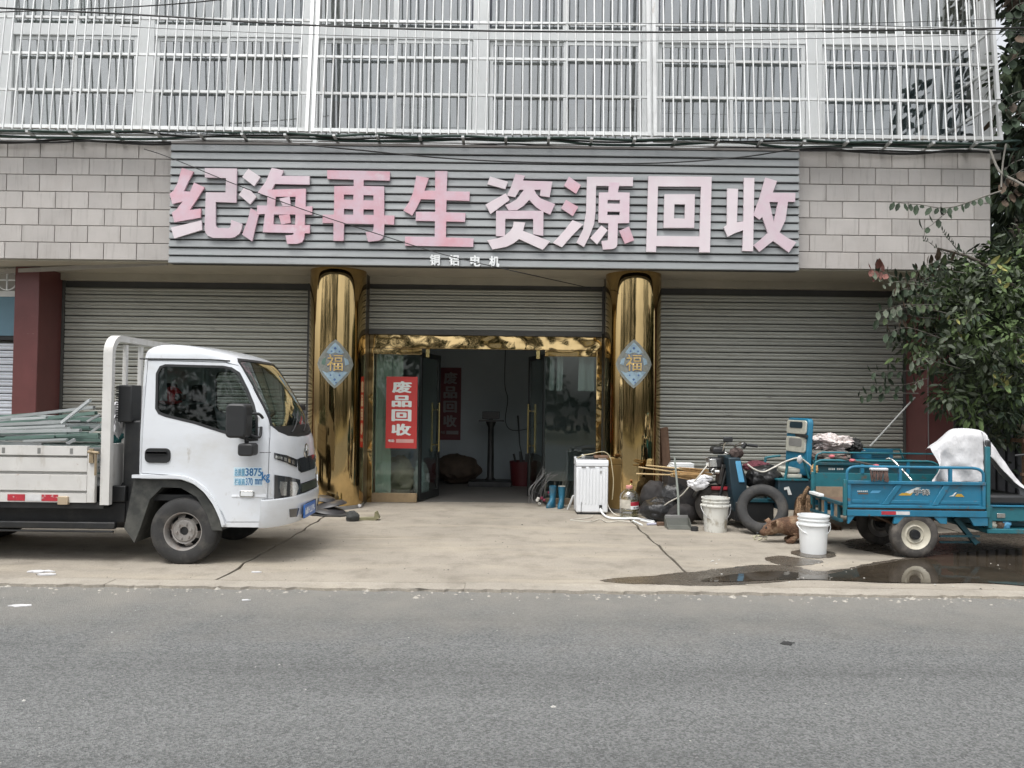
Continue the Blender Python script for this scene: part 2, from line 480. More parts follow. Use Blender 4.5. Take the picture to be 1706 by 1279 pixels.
# ---- forecourt: cast slabs with open joints, each its own piece
fc = MB(); fc.add([(-30, 6.95, -.05), (30, 6.95, -.05), (30, 12.7, -.05), (-30, 12.7, -.05)], [(0, 1, 2, 3)])
fcourt = tag(fc.build('forecourt', M['soil'], smooth=0), kind='structure')
joints = [-15, -10.9, -6.8, -2.62, 1.70, 5.95, 10.2, 14.4]
rj = random.Random(3)
jit = {x: [rj.uniform(-.022, .022) for _ in range(24)] for x in joints}
def joint_x(x, k):
    lean = {-2.62: .04, 1.70: -.03}.get(x, 0)
    return x + jit[x][k] + lean * (k - 12) / 12
for a, b_ in zip(joints, joints[1:]):
    ys = [7.02 + (12.62 - 7.02) * k / 23 for k in range(24)]
    poly = [(joint_x(a, k) + .012 + .006 * (k % 3), ys[k]) for k in range(24)] + [(joint_x(b_, k) - .012, ys[k]) for k in reversed(range(24))]
    mb = MB(); mb.prism(poly, lambda p, q, d: (p, q, d), -.04, 0)
    mb.build('concrete_slab', M['concrete'], fcourt, smooth=0)
# broken kerb strip between forecourt and road
rk = random.Random(11)
kerb = None
x = -15.0
kb = tag(MB().box((-15, 6.80, -.06), (15, 7.04, -.03)).build('kerb', M['soil'], smooth=0), kind='structure')
while x < 15:
    w = rk.uniform(1.2, 3.4)
    n = int(w * 14)
    front = [(x + .002 + (w - .004) * k / n + (0 if k in (0, n) else rk.uniform(-.05, .05)), 6.80 + rk.uniform(-.035, .02)) for k in range(n + 1)]
    back = [(x + .002 + (w - .004) * k / n, 7.035 + rk.uniform(-.012, .02)) for k in range(n + 1)]
    zt = rk.uniform(-.003, .003)
    mb = MB(); mb.prism(front + back[::-1], lambda p, q, d: (p, q, d), -.05, zt)
    mb.build('kerb_block', M['kerb'], kb, smooth=0)
    x += w

# ---- wet patches and puddles
def wobble(pts, amp, n, seed, flat=.35):
    """closed outline through pts with small irregular bays, smoothed"""
    rr = random.Random(seed); out = []; m = len(pts)
    for i in range(m):
        p0, p1, p2, p3 = (Vector(pts[(i + k) % m]) for k in (-1, 0, 1, 2))
        for k in range(n):
            t = k / n
            p = 0.5 * ((2 * p1) + (p2 - p0) * t + (2 * p0 - 5 * p1 + 4 * p2 - p3) * t * t + (3 * p1 - p0 - 3 * p2 + p3) * t ** 3)
            out.append((p.x + rr.uniform(-amp, amp), p.y + rr.uniform(-amp, amp) * flat))
    return out
M['water'] = mat('puddle_water', (.046, .037, .027), .03, var=.3, spec=.45, bump=.0012, bs=4)
M['wet'] = mat('wet_concrete', (.085, .072, .057), .28, var=.25, vs=5, rvar=.2, bump=.003, bs=20)
pud = [(1040, 971), (1085, 963), (1150, 957), (1215, 950), (1275, 945), (1325, 948), (1358, 956), (1400, 953), (1450, 943), (1500, 935), (1560, 926), (1640, 918), (1800, 912),
       (1800, 975), (1640, 972), (1500, 972), (1400, 968), (1330, 967), (1250, 973), (1150, 976)]
def sheet(name, pts, z, m, amp, seed, sub=5):
    w = [G(*p)[:2] for p in pts]
    w = wobble(w, amp, sub, seed); w = wobble(w, amp * .3, 3, seed + 50)
    mb = MB(); mb.add([(a, b_, z) for a, b_ in w], [tuple(range(len(w)))])
    return tag(mb.build(name, m, smooth=0), kind='structure')
def grow(pts, dx, dy):
    cx = sum(p[0] for p in pts) / len(pts); cy = sum(p[1] for p in pts) / len(pts)
    return [(p[0] + dx * (1 if p[0] > cx else -1), p[1] + dy * (1 if p[1] > cy else -1)) for p in pts]
sheet('wet_concrete', [(1000, 968)] + [(p[0], p[1] - 4) for p in pud[1:13]] + pud[13:] , .004, M['wet'], .035, 5)
sheet('puddle', [(1165, 969), (1230, 957), (1290, 952), (1330, 955), (1360, 960)] + pud[7:17] + [(1330, 966), (1250, 969)], .008, M['water'], .02, 6)
sheet('wet_concrete', [(1276, 930), (1300, 926), (1352, 932), (1372, 936), (1332, 943), (1300, 941), (1285, 936)], .004, M['wet'], .02, 8)
sheet('wet_concrete', [(1318, 921), (1345, 915), (1390, 921), (1385, 929), (1345, 929)], .005, M['wet'], .02, 9)
sheet('wet_concrete', [(1400, 905), (1480, 893), (1720, 885), (1800, 915), (1560, 927), (1480, 925)], .0035, M['wet'], .05, 10)

# ================================================================= THE SHOP BUILDING
bld = thing('shop_building', (0, 12.5, 0), 'wide two-storey roadside shop with pale tiled fascia and gold columns', 'building')
M['wall_in'] = mat('interior_plaster', (.36, .40, .42), .8, var=.06, vs=2)
M['wall_out'] = mat('grey_render', (.40, .39, .37), .85, var=.12, vs=2, bump=.004, bs=25, dirt=((.16, .15, .13), .5, .75, 2.5, (1, 1, .4), .7))
M['soffit'] = mat('soffit_paint', (.40, .37, .30), .8, var=.1, vs=2)
M['tile'] = mat('pale_fascia_tile', (.44, .415, .392), .5, var=.07, vs=2.5, rnd=.08, bump=.0012, bs=35, bst=(.3, 1, 3),
                dirts=(((.30, .26, .23), .5, .8, 3, (1, 1, .5), .35), ((.22, .20, .18), .55, .78, 5, (3.5, 3.5, .30), .65)))
M['grout'] = mat('dark_grout', (.215, .20, .19), .9)
M['maroon'] = mat('maroon_pillar_paint', (.125, .042, .040), .4, var=.12, vs=2.5, dirts=(((.10, .035, .032), .5, .75, 3, (1, 1, .3), .7), ((.4, .28, .27), .68, .72, 10, (.6, 1, 2), .4)))
M['slat'] = mat('shutter_slat_steel', (.392, .396, .355), .42, metal=.25, var=.08, vs=2.2, stretch=(.6, 1, 4), rnd=.07, dirts=(((.17, .165, .15), .55, .8, 2.5, (.5, 1, 3), .5), ((.10, .095, .085), .66, .70, 3.2, (.7, 1, 7), .7), ((.20, .13, .085), .70, .76, 7, (1, 1, 2), .6)))
M['slat_white'] = mat('white_shutter_slat', (.62, .66, .72), .45, metal=.1, var=.06, rnd=.05)
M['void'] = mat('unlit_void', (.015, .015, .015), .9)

X0, X1 = -7.33, 6.39
# shell walls of the ground floor (behind shutters), interior room
w = MB()
w.box((-7.32, 12.62, 0), (-2.36, 12.80, 3.9)).box((1.50, 12.62, 0), (7.05, 12.80, 3.9)).box((-2.36, 12.66, 2.86), (1.50, 12.80, 3.9))
w.build('wall', M['wall_out'], bld)
room = MB()
room.box((-3.4, 16.2, 0), (3.2, 16.35, 3.9)).box((-3.5, 12.8, 0), (-3.4, 16.35, 3.9)).box((3.2, 12.8, 0), (3.3, 16.35, 3.9)).box((-3.5, 12.8, 3.6), (3.3, 16.35, 3.72))
room.build('interior_wall', M['wall_in'], bld)
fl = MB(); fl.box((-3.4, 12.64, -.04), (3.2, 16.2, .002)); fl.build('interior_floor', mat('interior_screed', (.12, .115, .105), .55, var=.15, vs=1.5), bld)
# fascia core + soffit + upper storey
f = MB()
f.box((-12, YC + .02, 3.70), (7.05, 12.75, 5.44)); f.build('fascia', M['grout'], bld)
MB().box((-12, YC + .04, 3.655), (7.03, 12.7, 3.70)).build('soffit', M['soffit'], bld)
MB().box((-7.33, 12.40, 3.54), (6.39, 12.62, 3.655)).build('lintel', M['soffit'], bld)
# fascia tiles: stretcher bond, every tile its own piece
def chamfer_tile(L, H, D=.018, c=.005):
    mb = MB()
    mb.add([(0, 0, 0), (L, 0, 0), (L, 0, H), (0, 0, H), (0, -D + c, 0), (L, -D + c, 0), (L, -D + c, H), (0, -D + c, H),
            (c, -D, c), (L - c, -D, c), (L - c, -D, H - c), (c, -D, H - c)],
           [(4, 5, 9, 8), (5, 6, 10, 9), (6, 7, 11, 10), (7, 4, 8, 11), (8, 9, 10, 11), (0, 1, 5, 4), (1, 2, 6, 5), (2, 3, 7, 6), (3, 0, 4, 7)])
    return mb.mesh('tile', 0)
TL, TH, ROWS = .487, .2515, 7
tz0 = 3.672
tile_meshes = {}
rt = random.Random(5)
def tile_run(xa, xb, row, anchor):
    z = tz0 + row * TH
    off = (row % 2) * TL / 2
    k = math.floor((xa - anchor - off) / TL)
    while True:
        a = anchor + off + k * TL; b_ = a + TL; k += 1
        if a >= xb: break
        a2, b2 = max(a, xa), min(b_, xb)
        Lw = round(b2 - a2 - .009, 3)
        if Lw < .03: continue
        H = TH - .009
        key = (Lw, H)
        if key not in tile_meshes: tile_meshes[key] = chamfer_tile(Lw, H)
        o = link('tile', tile_meshes[key], M['tile'], None, (a2 + .0045, YC + .02 + rt.uniform(-.0015, .0015), z + .0045))
        adopt(o, bld)
for row in range(ROWS):
    tile_run(-9.4, -5.06, row, -7.52)
    tile_run(4.15, 7.05, row, 7.05 - 6 * TL)

# rolling shutters: every slat is a piece
def slat_mesh(L, pitch, seed):
    """one rolled slat: two shallow bulges, a crease between them, a deep lip below, slightly bowed and dented along its length"""
    prof = [(.022, .0), (.006, .002)]
    for k in range(4): t = k / 3; prof.append((-.012 * math.sin(math.pi * (.12 + .80 * t)) - .002, .006 + t * (pitch * .5 - .010)))
    prof.append((-.001, pitch * .5 - .001))
    for k in range(4): t = k / 3; prof.append((-.014 * math.sin(math.pi * (.12 + .80 * t)) - .002, pitch * .5 + .003 + t * (pitch * .5 - .017)))
    prof += [(.008, pitch - .013), (.026, pitch - .011)]
    n = len(prof); m = 26; vs = []
    for i in range(m + 1):
        x = L * i / m; e = 1 if 0 < i < m else 0
        dy = .0035 * mnoise.noise(Vector((x * .9, seed * 3.1, .4))) + .0030 * mnoise.noise(Vector((x * 3.2, seed * 5.7, 2.4)))
        dz = .0022 * mnoise.noise(Vector((x * 1.1, seed * 2.3, 7.4)))
        vs += [(x, y + e * dy, z + e * dz) for y, z in prof]
    return MB().add(vs, [(i * n + k, (i + 1) * n + k, (i + 1) * n + k + 1, i * n + k + 1) for i in range(m) for k in range(n - 1)]).mesh('slat', 35)
def shutter(xa, xb, za, zb, y, m, label=None, pitch=.117):
    mb = MB(); mb.box((xa, y + .03, za), (xb, y + .05, zb))
    # guide rails at the sides and the bottom bar
    mb.box((xa - .04, y - .035, 0 if za < 1 else za), (xa, y + .05, zb)); mb.box((xb, y - .035, 0 if za < 1 else za), (xb + .04, y + .05, zb))
    mb.box((xa, y - .02, za - .05 if za > .5 else za), (xb, y + .03, za + .03))
    s = mb.build('rolling_shutter', M['shrail'], bld, bevel=.003)
    if label: s['label'] = label
    mes = [slat_mesh(xb - xa - .01, pitch, q + xa) for q in range(9)]
    n = int((zb - za - .03) / pitch)
    rr = random.Random(int(xa * 100))
    for k in range(n):
        o = link('slat', mes[(k * 5 + k // 9) % 9], m, None, (xa + .005, y + rr.uniform(-.0025, .0025), za + .03 + k * pitch))
        o.rotation_euler.x = rr.uniform(-.02, .02)
        adopt(o, s)
    return s
M['shrail'] = mat('shutter_rail', (.07, .07, .066), .6, var=.15)
shutter(-7.30, -3.34, .02, 3.54, 12.5, M['slat'], 'closed grey shutter behind the truck')
shutter(2.38, 6.36, .02, 3.54, 12.5, M['slat'], 'closed grey shutter behind the blue tricycles')
shutter(-2.36, 1.45, 2.77, 3.54, 12.42, M['slat'], 'raised grey shutter over the entrance', .096)

# maroon square pillars
for xa, xb in ((-7.72, -7.34), (6.40, 6.82)):
    MB().box((xa, 11.86, 0), (xb, 12.62, 3.655)).build('square_pillar', M['maroon'], bld, bevel=.012)

# polished gold columns
def gold(name, wav=.012, rough=.07, sc=(14, 14, .5), det=1.0, streak=.5):
    m = mat(name, (.53, .385, .185), rough, metal=1, var=.08, vs=3, stretch=(3, 3, .6), bump=wav, bs=1.0, bst=sc, bdet=det,
            dirts=(((.20, .15, .075), .52, .8, 3.0, (2, 2, .4), streak),), rvar=.05)
    return m
M['gold'] = gold('polished_gold_sheet', .010, .05, (5, 5, .22), 1.0, .35)
M['gold_crinkle'] = gold('crinkled_gold_sheet', .05, .04, (3.2, 3.2, 4.2), .5, .3)
CR = .43
COLS = [(P(562, 600, 11.95).x, 11.95), (P(1052, 600, 11.95).x + .02, 11.95)]
for cx, cy in COLS:

    c = MB(); c.lathe([(CR, 0), (CR, 3.652)], (cx, cy, 0), n=96); col = c.build('gold_column', M['gold'], bld, smooth=80)
    MB().lathe([(CR + .004, 0.0), (CR + .012, 0), (CR + .012, .05), (CR + .004, .055)], (cx, cy, 0), n=48).build('base_ring', M['steel'], col)
    s = MB(); s.box((cx + .36, cy - .02, 0), (cx + .40, 12.44, 3.65)) if cx < 0 else s.box((cx - .40, cy - .02, 0), (cx - .36, 12.44, 3.65))
    s.build('side_panel', mat('dull_bronze_panel', (.06, .045, .03), .4, metal=.4, var=.2), col)

# ---- entrance: gold frame, fixed side lights, two open glass leaves
M['shopglass'] = glass('shop_glass', (.78, .84, .82), .045)
fr = MB()
fr.box((-2.34, 12.46, 2.50), (1.46, 12.56, 2.72))
fr.box((-2.34, 12.46, 0), (-2.25, 12.56, 2.50)); fr.box((1.37, 12.46, 0), (1.46, 12.56, 2.50))
ent = fr.build('entrance_frame', M['gold_crinkle'], bld, bevel=.006)
MB().box((-2.25, 12.47, 2.40), (-1.47, 12.54, 2.497)).build('transom', M['gold_crinkle'], ent, bevel=.004)
MB().box((.53, 12.47, 2.40), (1.37, 12.54, 2.497)).build('transom', M['gold_crinkle'], ent, bevel=.004)
MB().box((-2.25, 12.47, .004), (-1.52, 12.54, .15)).build('kick_plate', mat('brown_board', (.25, .18, .10), .6, var=.2, vs=5), ent, bevel=.004)
MB().box((.56, 12.47, .004), (1.37, 12.54, .10)).build('kick_plate', mat('brown_board_dull', (.16, .12, .08), .6, var=.2, vs=5), ent, bevel=.004)
MB().box((-2.248, 12.50, .152), (-1.51, 12.512, 2.398)).build('pane', M['shopglass'], ent)
MB().box((.545, 12.50, .102), (1.368, 12.512, 2.398)).build('pane', M['shopglass'], ent)
M['dframe'] = mat('dark_door_metal', (.018, .02, .02), .35, var=.2, spec=.5)
M['brass'] = mat('brass_handle', (.62, .50, .22), .25, metal=1, var=.1)
def leaf(hx, sgn, label):
    """glass leaf hinged at x=hx, swung inwards"""
    ang = R(74) * sgn
    def T(u, t, z): return (hx + u * math.cos(ang) * sgn - t * math.sin(ang) * sgn * sgn, 12.56 + abs(u * math.sin(ang)) + t * math.cos(ang), z)
    mb = MB()
    for a, b_, c, d in ((0, .07, .02, 2.44), (.78, .86, .02, 2.44), (.07, .78, .02, .14), (.07, .78, 2.36, 2.44)):
        mb.prism([(a, c), (b_, c), (b_, d), (a, d)], lambda u, z, t: T(u, t, z), -.02, .02)
    o = mb.build('glass_door', M['dframe'], bld); o['label'] = label
    pm = MB(); pm.prism([(.07, .14), (.78, .14), (.78, 2.36), (.07, 2.36)], lambda u, z, t: T(u, t, z), -.005, .005); pm.build('pane', M['shopglass'], o)
    for side in (-1, 1):
        h = MB(); off = .065 * side
        h.tube([T(.70, off, .78), T(.70, off, 1.62)], .013, 8)
        for zz in (.90, 1.50): h.tube([T(.70, .012 * side, zz), T(.70, off, zz)], .008, 6)
        h.build('handle', M['brass'], o)
    return o
leaf(-1.50, 1, 'left glass door leaf swung inwards')
leaf(.54, -1, 'right glass door leaf swung inwards')
for hx in (-1.38, .42):
    MB().box((hx - .03, 12.50, 2.36), (hx + .03, 12.58, 2.50)).build('pivot_clamp', M['brass'], ent, bevel=.004)

# ---- upper storey: white framed sliding windows with curtains
YW = 11.80
M['frame_white'] = mat('white_window_frame', (.66, .68, .68), .4, var=.04, vs=3, dirt=((.45, .45, .43), .6, .85, 4, (1, 1, .4), .4))
M['winglass'] = glass('window_glass', (.66, .69, .68), .19)
def cloth_mat(n, c): return mat(n, c, .9, var=.10, vs=3, stretch=(5, 5, .3), rnd=.12)
CURT = [cloth_mat('curtain_grey', (.33, .34, .34)), cloth_mat('curtain_lilac', (.29, .29, .34)), cloth_mat('curtain_green', (.28, .34, .315)), cloth_mat('curtain_taupe', (.34, .32, .295)), cloth_mat('curtain_blue', (.25, .29, .34))]
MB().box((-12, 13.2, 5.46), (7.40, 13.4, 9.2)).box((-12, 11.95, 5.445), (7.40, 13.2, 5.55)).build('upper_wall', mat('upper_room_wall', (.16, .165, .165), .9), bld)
MB().box((-12, YW - .16, 5.445), (7.42, YW + .12, 5.56)).build('window_sill', M['wall_out'], bld)
ZB, ZT, ZTR = 5.56, 9.0, 7.34
def curtain(xa, xb, za, zb, y, seed, gap=0.0):
    rr = random.Random(seed); n = max(10, int((xb - xa) / .028)); vs = []; fs = []
    ph = rr.uniform(0, 6); wv = rr.uniform(28, 48)
    for k in range(n + 1):
        x = xa + (xb - xa) * k / n
        d = .012 * math.sin(wv * (x - xa) + ph + .8 * math.sin(9 * x)) + .006 * math.sin(2.1 * wv * x)
        vs += [(x + .012 * math.sin(5 * x), y + d * .8, za), (x, y + d, (za + zb) / 2), (x, y + d * .7, zb)]
    for k in range(n):
        for j in range(2): fs.append((k * 3 + j, k * 3 + 3 + j, k * 3 + 4 + j, k * 3 + 1 + j))
    return MB().add(vs, fs)
bounds = [-10.4, -7.92, P(242, 200, YW).x, P(516, 200, YW).x, P(800, 200, YW).x, P(1082, 200, YW).x, P(1355, 200, YW).x, P(1630, 200, YW).x]
rw = random.Random(21)
for wi, (xa, xb) in enumerate(zip(bounds, bounds[1:])):
    xa2, xb2 = xa + .125, xb - .125
    if wi == len(bounds) - 2: xb2 = xb
    mb = MB()
    mb.box((xa - .125 if wi else xa, YW - .03, ZB), (xa2 - .0, YW + .06, ZT))       # post
    if wi == len(bounds) - 2: mb.box((xb2, YW - .03, ZB), (xb2 + .16, YW + .06, ZT))
    mb.box((xa2, YW - .02, ZB), (xb2, YW + .05, ZB + .08)); mb.box((xa2, YW - .025, ZTR - .09), (xb2, YW + .055, ZTR + .09))
    mid = (xa2 + xb2) / 2
    win = mb.build('window', M['frame_white'], bld, bevel=.005)
    for si, (a, b_) in enumerate(((xa2 + .01, mid + .03), (mid - .03, xb2 - .01))):
        y = YW + (0 if si else .028)
        zlo, zhi = ZB + .085, ZTR - .095
        drop = .07 if si else 0
        s = MB(); t = .055
        s.box((a, y - .012, zlo), (a + t, y + .012, zhi)); s.box((b_ - t, y - .012, zlo), (b_, y + .012, zhi))
        s.box((a + t, y - .012, zlo), (b_ - t, y + .012, zlo + t)); s.box((a + t, y - .012, zhi - t), (b_ - t, y + .012, zhi))
        s.build('sash', M['frame_white'], win, bevel=.003)
        MB().box((a + t, y - .003, zlo + t), (b_ - t, y + .003, zhi - t)).build('pane', M['winglass'], win)
        MB().box((a + .02, YW - .003 + .02, ZTR + .09), (b_ - .02, YW + .024, ZT)).build('pane', M['winglass'], win)
    s = MB(); s.box((mid - .045, YW - .02, ZTR + .09), (mid + .045, YW + .05, ZT)); s.build('mullion', M['frame_white'], win, bevel=.003)
    # curtains, drawn to different widths
    for a, b_ in ((xa2, mid), (mid, xb2)):
        q = rw.random(); wd = b_ - a
        if q < .45: segs = [(a + .01, b_ - .01)]
        elif q > .83: segs = []
        elif q < .66: segs = [(a, a + wd * rw.uniform(.45, .7))]
        else: segs = [(b_ - wd * rw.uniform(.45, .7), b_)]
        for (u, vv) in segs:
            curtain(u, vv, ZB + rw.choice((0, 0, .25)), ZTR, YW + .30, int(u * 77)).build('curtain', rw.choice(CURT), win, smooth=0 or 60)
        curtain(a, b_, ZTR + .02, ZT, YW + .30, int(a * 91)).build('curtain', rw.choice(CURT), win, smooth=60)
    sh = MB(); sh.box((xa2, YW + .42, 6.35), (xb2, YW + .46, 6.41)).box((xa2, YW + .42, 5.9), (xb2, YW + .46, 5.94)); sh.build('rail', M['dark'], win)
MB().box((bounds[-1] + .162, YW - .04, 5.565), (7.42, 13.4, 9.2)).build('end_wall', mat('pale_end_wall', (.5, .5, .49), .8, var=.1), bld)

# things seen inside the upper rooms
rr = random.Random(44)
for k in range(9):
    a = rr.uniform(-8.5, 6.2); wd = rr.uniform(.25, .6); ht = rr.uniform(.3, .9); col = [(.12, .16, .24), (.22, .20, .18), (.10, .16, .14), (.30, .30, .31), (.16, .12, .15)][k % 5]
    curtain(a, a + wd, 6.35 - ht + .9 * (k % 2), 6.36 + .9 * (k % 2), YW + .22, 200 + k).build('hung_laundry', mat('laundry_cloth', col, .9, var=.2), bld, smooth=60)
# ---- security grilles: bottom stands proud, top leans back to the wall
YG, ZG, LEAN = 10.98, 5.50, .10
def gp(x, h): return (x, YG + LEAN * h, ZG + h)
GT = 3.0
def grille(xa, xb, label, ret=False):
    o = thing('security_grille', (xa, YG, ZG), label, 'grille', 'stainless security grilles')
    def part(name, fn):
        mb = MB(); fn(mb); return mb.build(name, M['stainless'], o)
    for x in (xa, xb): part('post', lambda mb: mb.bar(gp(x, 0), gp(x, GT), .05, .05, up=(0, 1, 0)))
    rr = random.Random(int(xa * 10))
    for k, h in enumerate([.03, .59, 1.15, 1.71, 2.27, 2.83]):
        part('rail', lambda mb: mb.bar(gp(xa + .02, h), gp(xb - .02, h), .034 if k else .055, .034 if k else .05, up=(0, 0, 1)))
    n = round((xb - xa) / .1325)
    me = MB().tube([(0, 0, 0), (0, LEAN * (GT + .05), GT + .05)], .0118, 8).mesh('bar', 60)
    for i in range(1, n):
        x = xa + (xb - xa) * i / n + rr.uniform(-.006, .006)
        b = link('bar', me, M['stainless'], None, (x, YG - .03, ZG - .02)); adopt(b, o)
        b.rotation_euler = (rr.uniform(-.004, .004), rr.uniform(-.004, .004), 0)
    # tray of flat bars under the grille, back to the fascia
    part('tray_rail', lambda mb: mb.bar((xa, YC - .02, ZG - .02), (xb, YC - .02, ZG - .02), .05, .03))
    part('tray_rail', lambda mb: mb.bar((xa, YG + .16, ZG - .02), (xb, YG + .16, ZG - .02), .04, .02))
    x = xa + .3
    while x < xb:
        part('bracket', lambda mb: mb.bar((x, YG, ZG - .035), (x, YC + .02, ZG - .06), .04, .03)); x += .62
    if ret:
        for y in (YG + .2, YG + .4, YG + .6):
            part('side_bar', lambda mb: mb.tube([(xb, y, ZG), (xb, min(y + .2, YW), ZG + GT)], .0135, 8))
        for h in (.59, 1.15, 1.71):
            part('side_rail', lambda mb: mb.bar(gp(xb, h), (xb, YW, ZG + h), .04, .04))
    return o
grille(-9.2, P(511, 230, YG).x, 'stainless security grille at the left, above the tiled wall and first sign letters')
grille(P(521, 230, YG).x, P(1081, 230, YG).x, 'middle stainless security grille, above the sign')
grille(P(1091, 230, YG).x, P(1667, 238, YG).x, 'stainless security grille at the right, ending at the building corner', True)

# ================================================================= SIGN
sign = thing('shop_sign', (-.45, YS, 3.6), 'long grey slatted shop sign with faded pink raised characters', 'sign')
SX0, SX1 = P(283, 350, YS).x, P(1331, 350, YS).x
SZ0, SZ1 = 3.60, P(800, 245, YS).z
MB().box((SX0, YS + .03, SZ0 + .01), (SX1, YC + .0, SZ1)).build('backing_board', M['dark'], sign)
M['sign_slat'] = mat('weathered_sign_slat', (.255, .268, .272), .5, metal=.15, var=.10, vs=1.2, stretch=(1, 1, 5), rnd=.05,
                     dirts=(((.13, .13, .13), .56, .78, 3.5, (.6, 1, 4), .6), ((.34, .335, .36), .58, .8, 1.3, (1, 1, 3), .5), ((.21, .285, .265), .58, .8, 1.7, (1, 1, 2), .5)))
NS = 15
sp = (SZ1 - SZ0) / NS
L_ = SX1 - SX0
slm = MB().add([(0, .03, .006), (0, -.012, .006), (0, -.016, .014), (0, .004, sp - .012), (0, .03, sp - .006),
                (L_, .03, .006), (L_, -.012, .006), (L_, -.016, .014), (L_, .004, sp - .012), (L_, .03, sp - .006)],
               [(0, 1, 6, 5), (1, 2, 7, 6), (2, 3, 8, 7), (3, 4, 9, 8), (0, 1, 2, 3, 4), (9, 8, 7, 6, 5)]).mesh('slat', 0)
for k in range(NS):
    o = link('slat', slm, M['sign_slat'], None, (SX0, YS + .003 * math.sin(k * 2.1), SZ0 + k * sp)); adopt(o, sign)
MB().box((SX0, YS - .01, SZ1), (SX1, YC, SZ1 + .03)).build('top_cap', M['grout'], sign)

def pink(name, base, fade, lo, hi):
    return mat(name, base, .55, var=.05, vs=3, rnd=.06, dirts=((fade, lo, hi, 2.2, (1, 1, 1), 1.0), ((.61, .57, .59), .60, .72, 4.5, (1, 1, 1), .6)))
M['pk'] = pink('faded_pink_letter', (.60, .33, .38), (.58, .44, .50), .36, .60)
M['pp'] = pink('pale_pink_letter', (.60, .46, .52), (.62, .55, .58), .35, .65)
M['pw'] = pink('bleached_letter', (.68, .615, .64), (.66, .56, .60), .4, .7)
M['letter_edge'] = M['pw']
Z = 1706 / 280
CH = []   # (character, origin, pieces: (material, outline, holes))
CH.append(('character', (270, 260), [
 ('pk', [(207,122),(325,160),(272,260),(225,360),(290,362),(330,270),(435,318),(360,440),(285,550),(400,535),(395,625),(130,672),(105,575),(150,545),(215,462),(110,487),(82,385),(125,350),(165,270)], []),
 ('pw', [(97,728),(405,655),(412,750),(130,838)], []),
 ('pp', [(440,125),(765,130),(760,475),(550,468),(550,700),(560,722),(580,732),(680,735),(700,722),(707,650),(820,690),(812,745),(790,790),(740,825),(700,833),(520,832),(470,810),(445,775),(438,740),(450,370),(650,372),(655,225),(440,220)], [])]))
CH.append(('character', (270, 260), [
 ('pw', [(880,130),(1003,215),(940,308),(818,215)], []),
 ('pw', [(835,325),(900,350),(963,415),(897,492),(785,395)], []),
 ('pk', [(905,530),(990,580),(960,700),(920,868),(818,800),(875,650)], []),
 ('pp', [(1118,122),(1240,150),(1215,205),(1503,207),(1500,292),(1150,285),(1110,360),(1070,415),(975,375),(1060,260)], []),
 ('pk', [(1080,345),(1465,335),(1460,515),(1530,512),(1525,598),(1455,595),(1452,705),(1505,702),(1503,785),(1452,785),(1445,840),(1425,875),(1380,892),(1275,893),(1258,808),(1325,803),(1340,795),(1340,782),(1028,775),(1050,590),(970,595),(970,505),(1070,505)],
        [[(1160,415),(1362,415),(1355,515),(1150,515)], [(1140,595),(1360,595),(1355,700),(1135,695)]]),
 ('pp', [(1195,435),(1300,415),(1312,512),(1230,512)], []),
 ('pk', [(1190,605),(1300,595),(1312,680),(1215,697)], [])]))
CH.append(('character', (520, 270), [
 ('pk', [(157,85),(792,98),(790,190),(525,183),(525,245),(733,250),(733,543),(837,545),(833,637),(735,633),(730,745),(718,775),(680,798),(570,810),(545,712),(605,708),(622,698),(630,630),(327,625),(322,800),(220,800),(220,620),(108,620),(112,535),(225,535),(228,247),(425,245),(425,180),(157,172)],
        [[(325,330),(422,332),(420,385),(325,383)], [(523,335),(625,338),(625,392),(523,390)], [(325,475),(420,478),(420,537),(325,535)], [(523,480),(628,482),(628,540),(523,537)]])]))
CH.append(('character', (520, 270), [
 ('pk', [(1060,140),(1185,165),(1140,292),(1250,292),(1250,92),(1375,95),(1365,298),(1600,302),(1597,395),(1365,388),(1362,512),(1557,518),(1552,608),(1362,603),(1358,765),(1640,775),(1635,862),(943,848),(945,757),(1245,762),(1248,600),(1053,597),(1055,507),(1250,508),(1250,382),(1105,378),(1065,460),(1017,545),(928,492),(990,400),(1030,300)], [])]))
CH.append(('character', (795, 280), [
 ('pw', [(130,88),(312,140),(285,215),(103,165)], []),
 ('pw', [(290,258),(330,325),(135,468),(85,372)], []),
 ('pp', [(388,62),(485,80),(465,130),(763,140),(735,298),(635,282),(645,222),(578,222),(600,265),(640,310),(790,368),(740,475),(660,440),(600,400),(527,325),(470,385),(405,428),(320,432),(285,378),(350,350),(400,320),(475,222),(430,222),(385,298),(302,282),(345,190)], []),
 ('pp', [(192,436),(672,436),(670,690),(568,672),(568,517),(285,517),(283,695),(190,690)], []),
 ('pw', [(370,547),(488,555),(465,640),(740,745),(665,832),(425,722),(370,765),(300,800),(155,828),(103,735),(210,715),(270,695),(330,645),(362,600)], [])]))
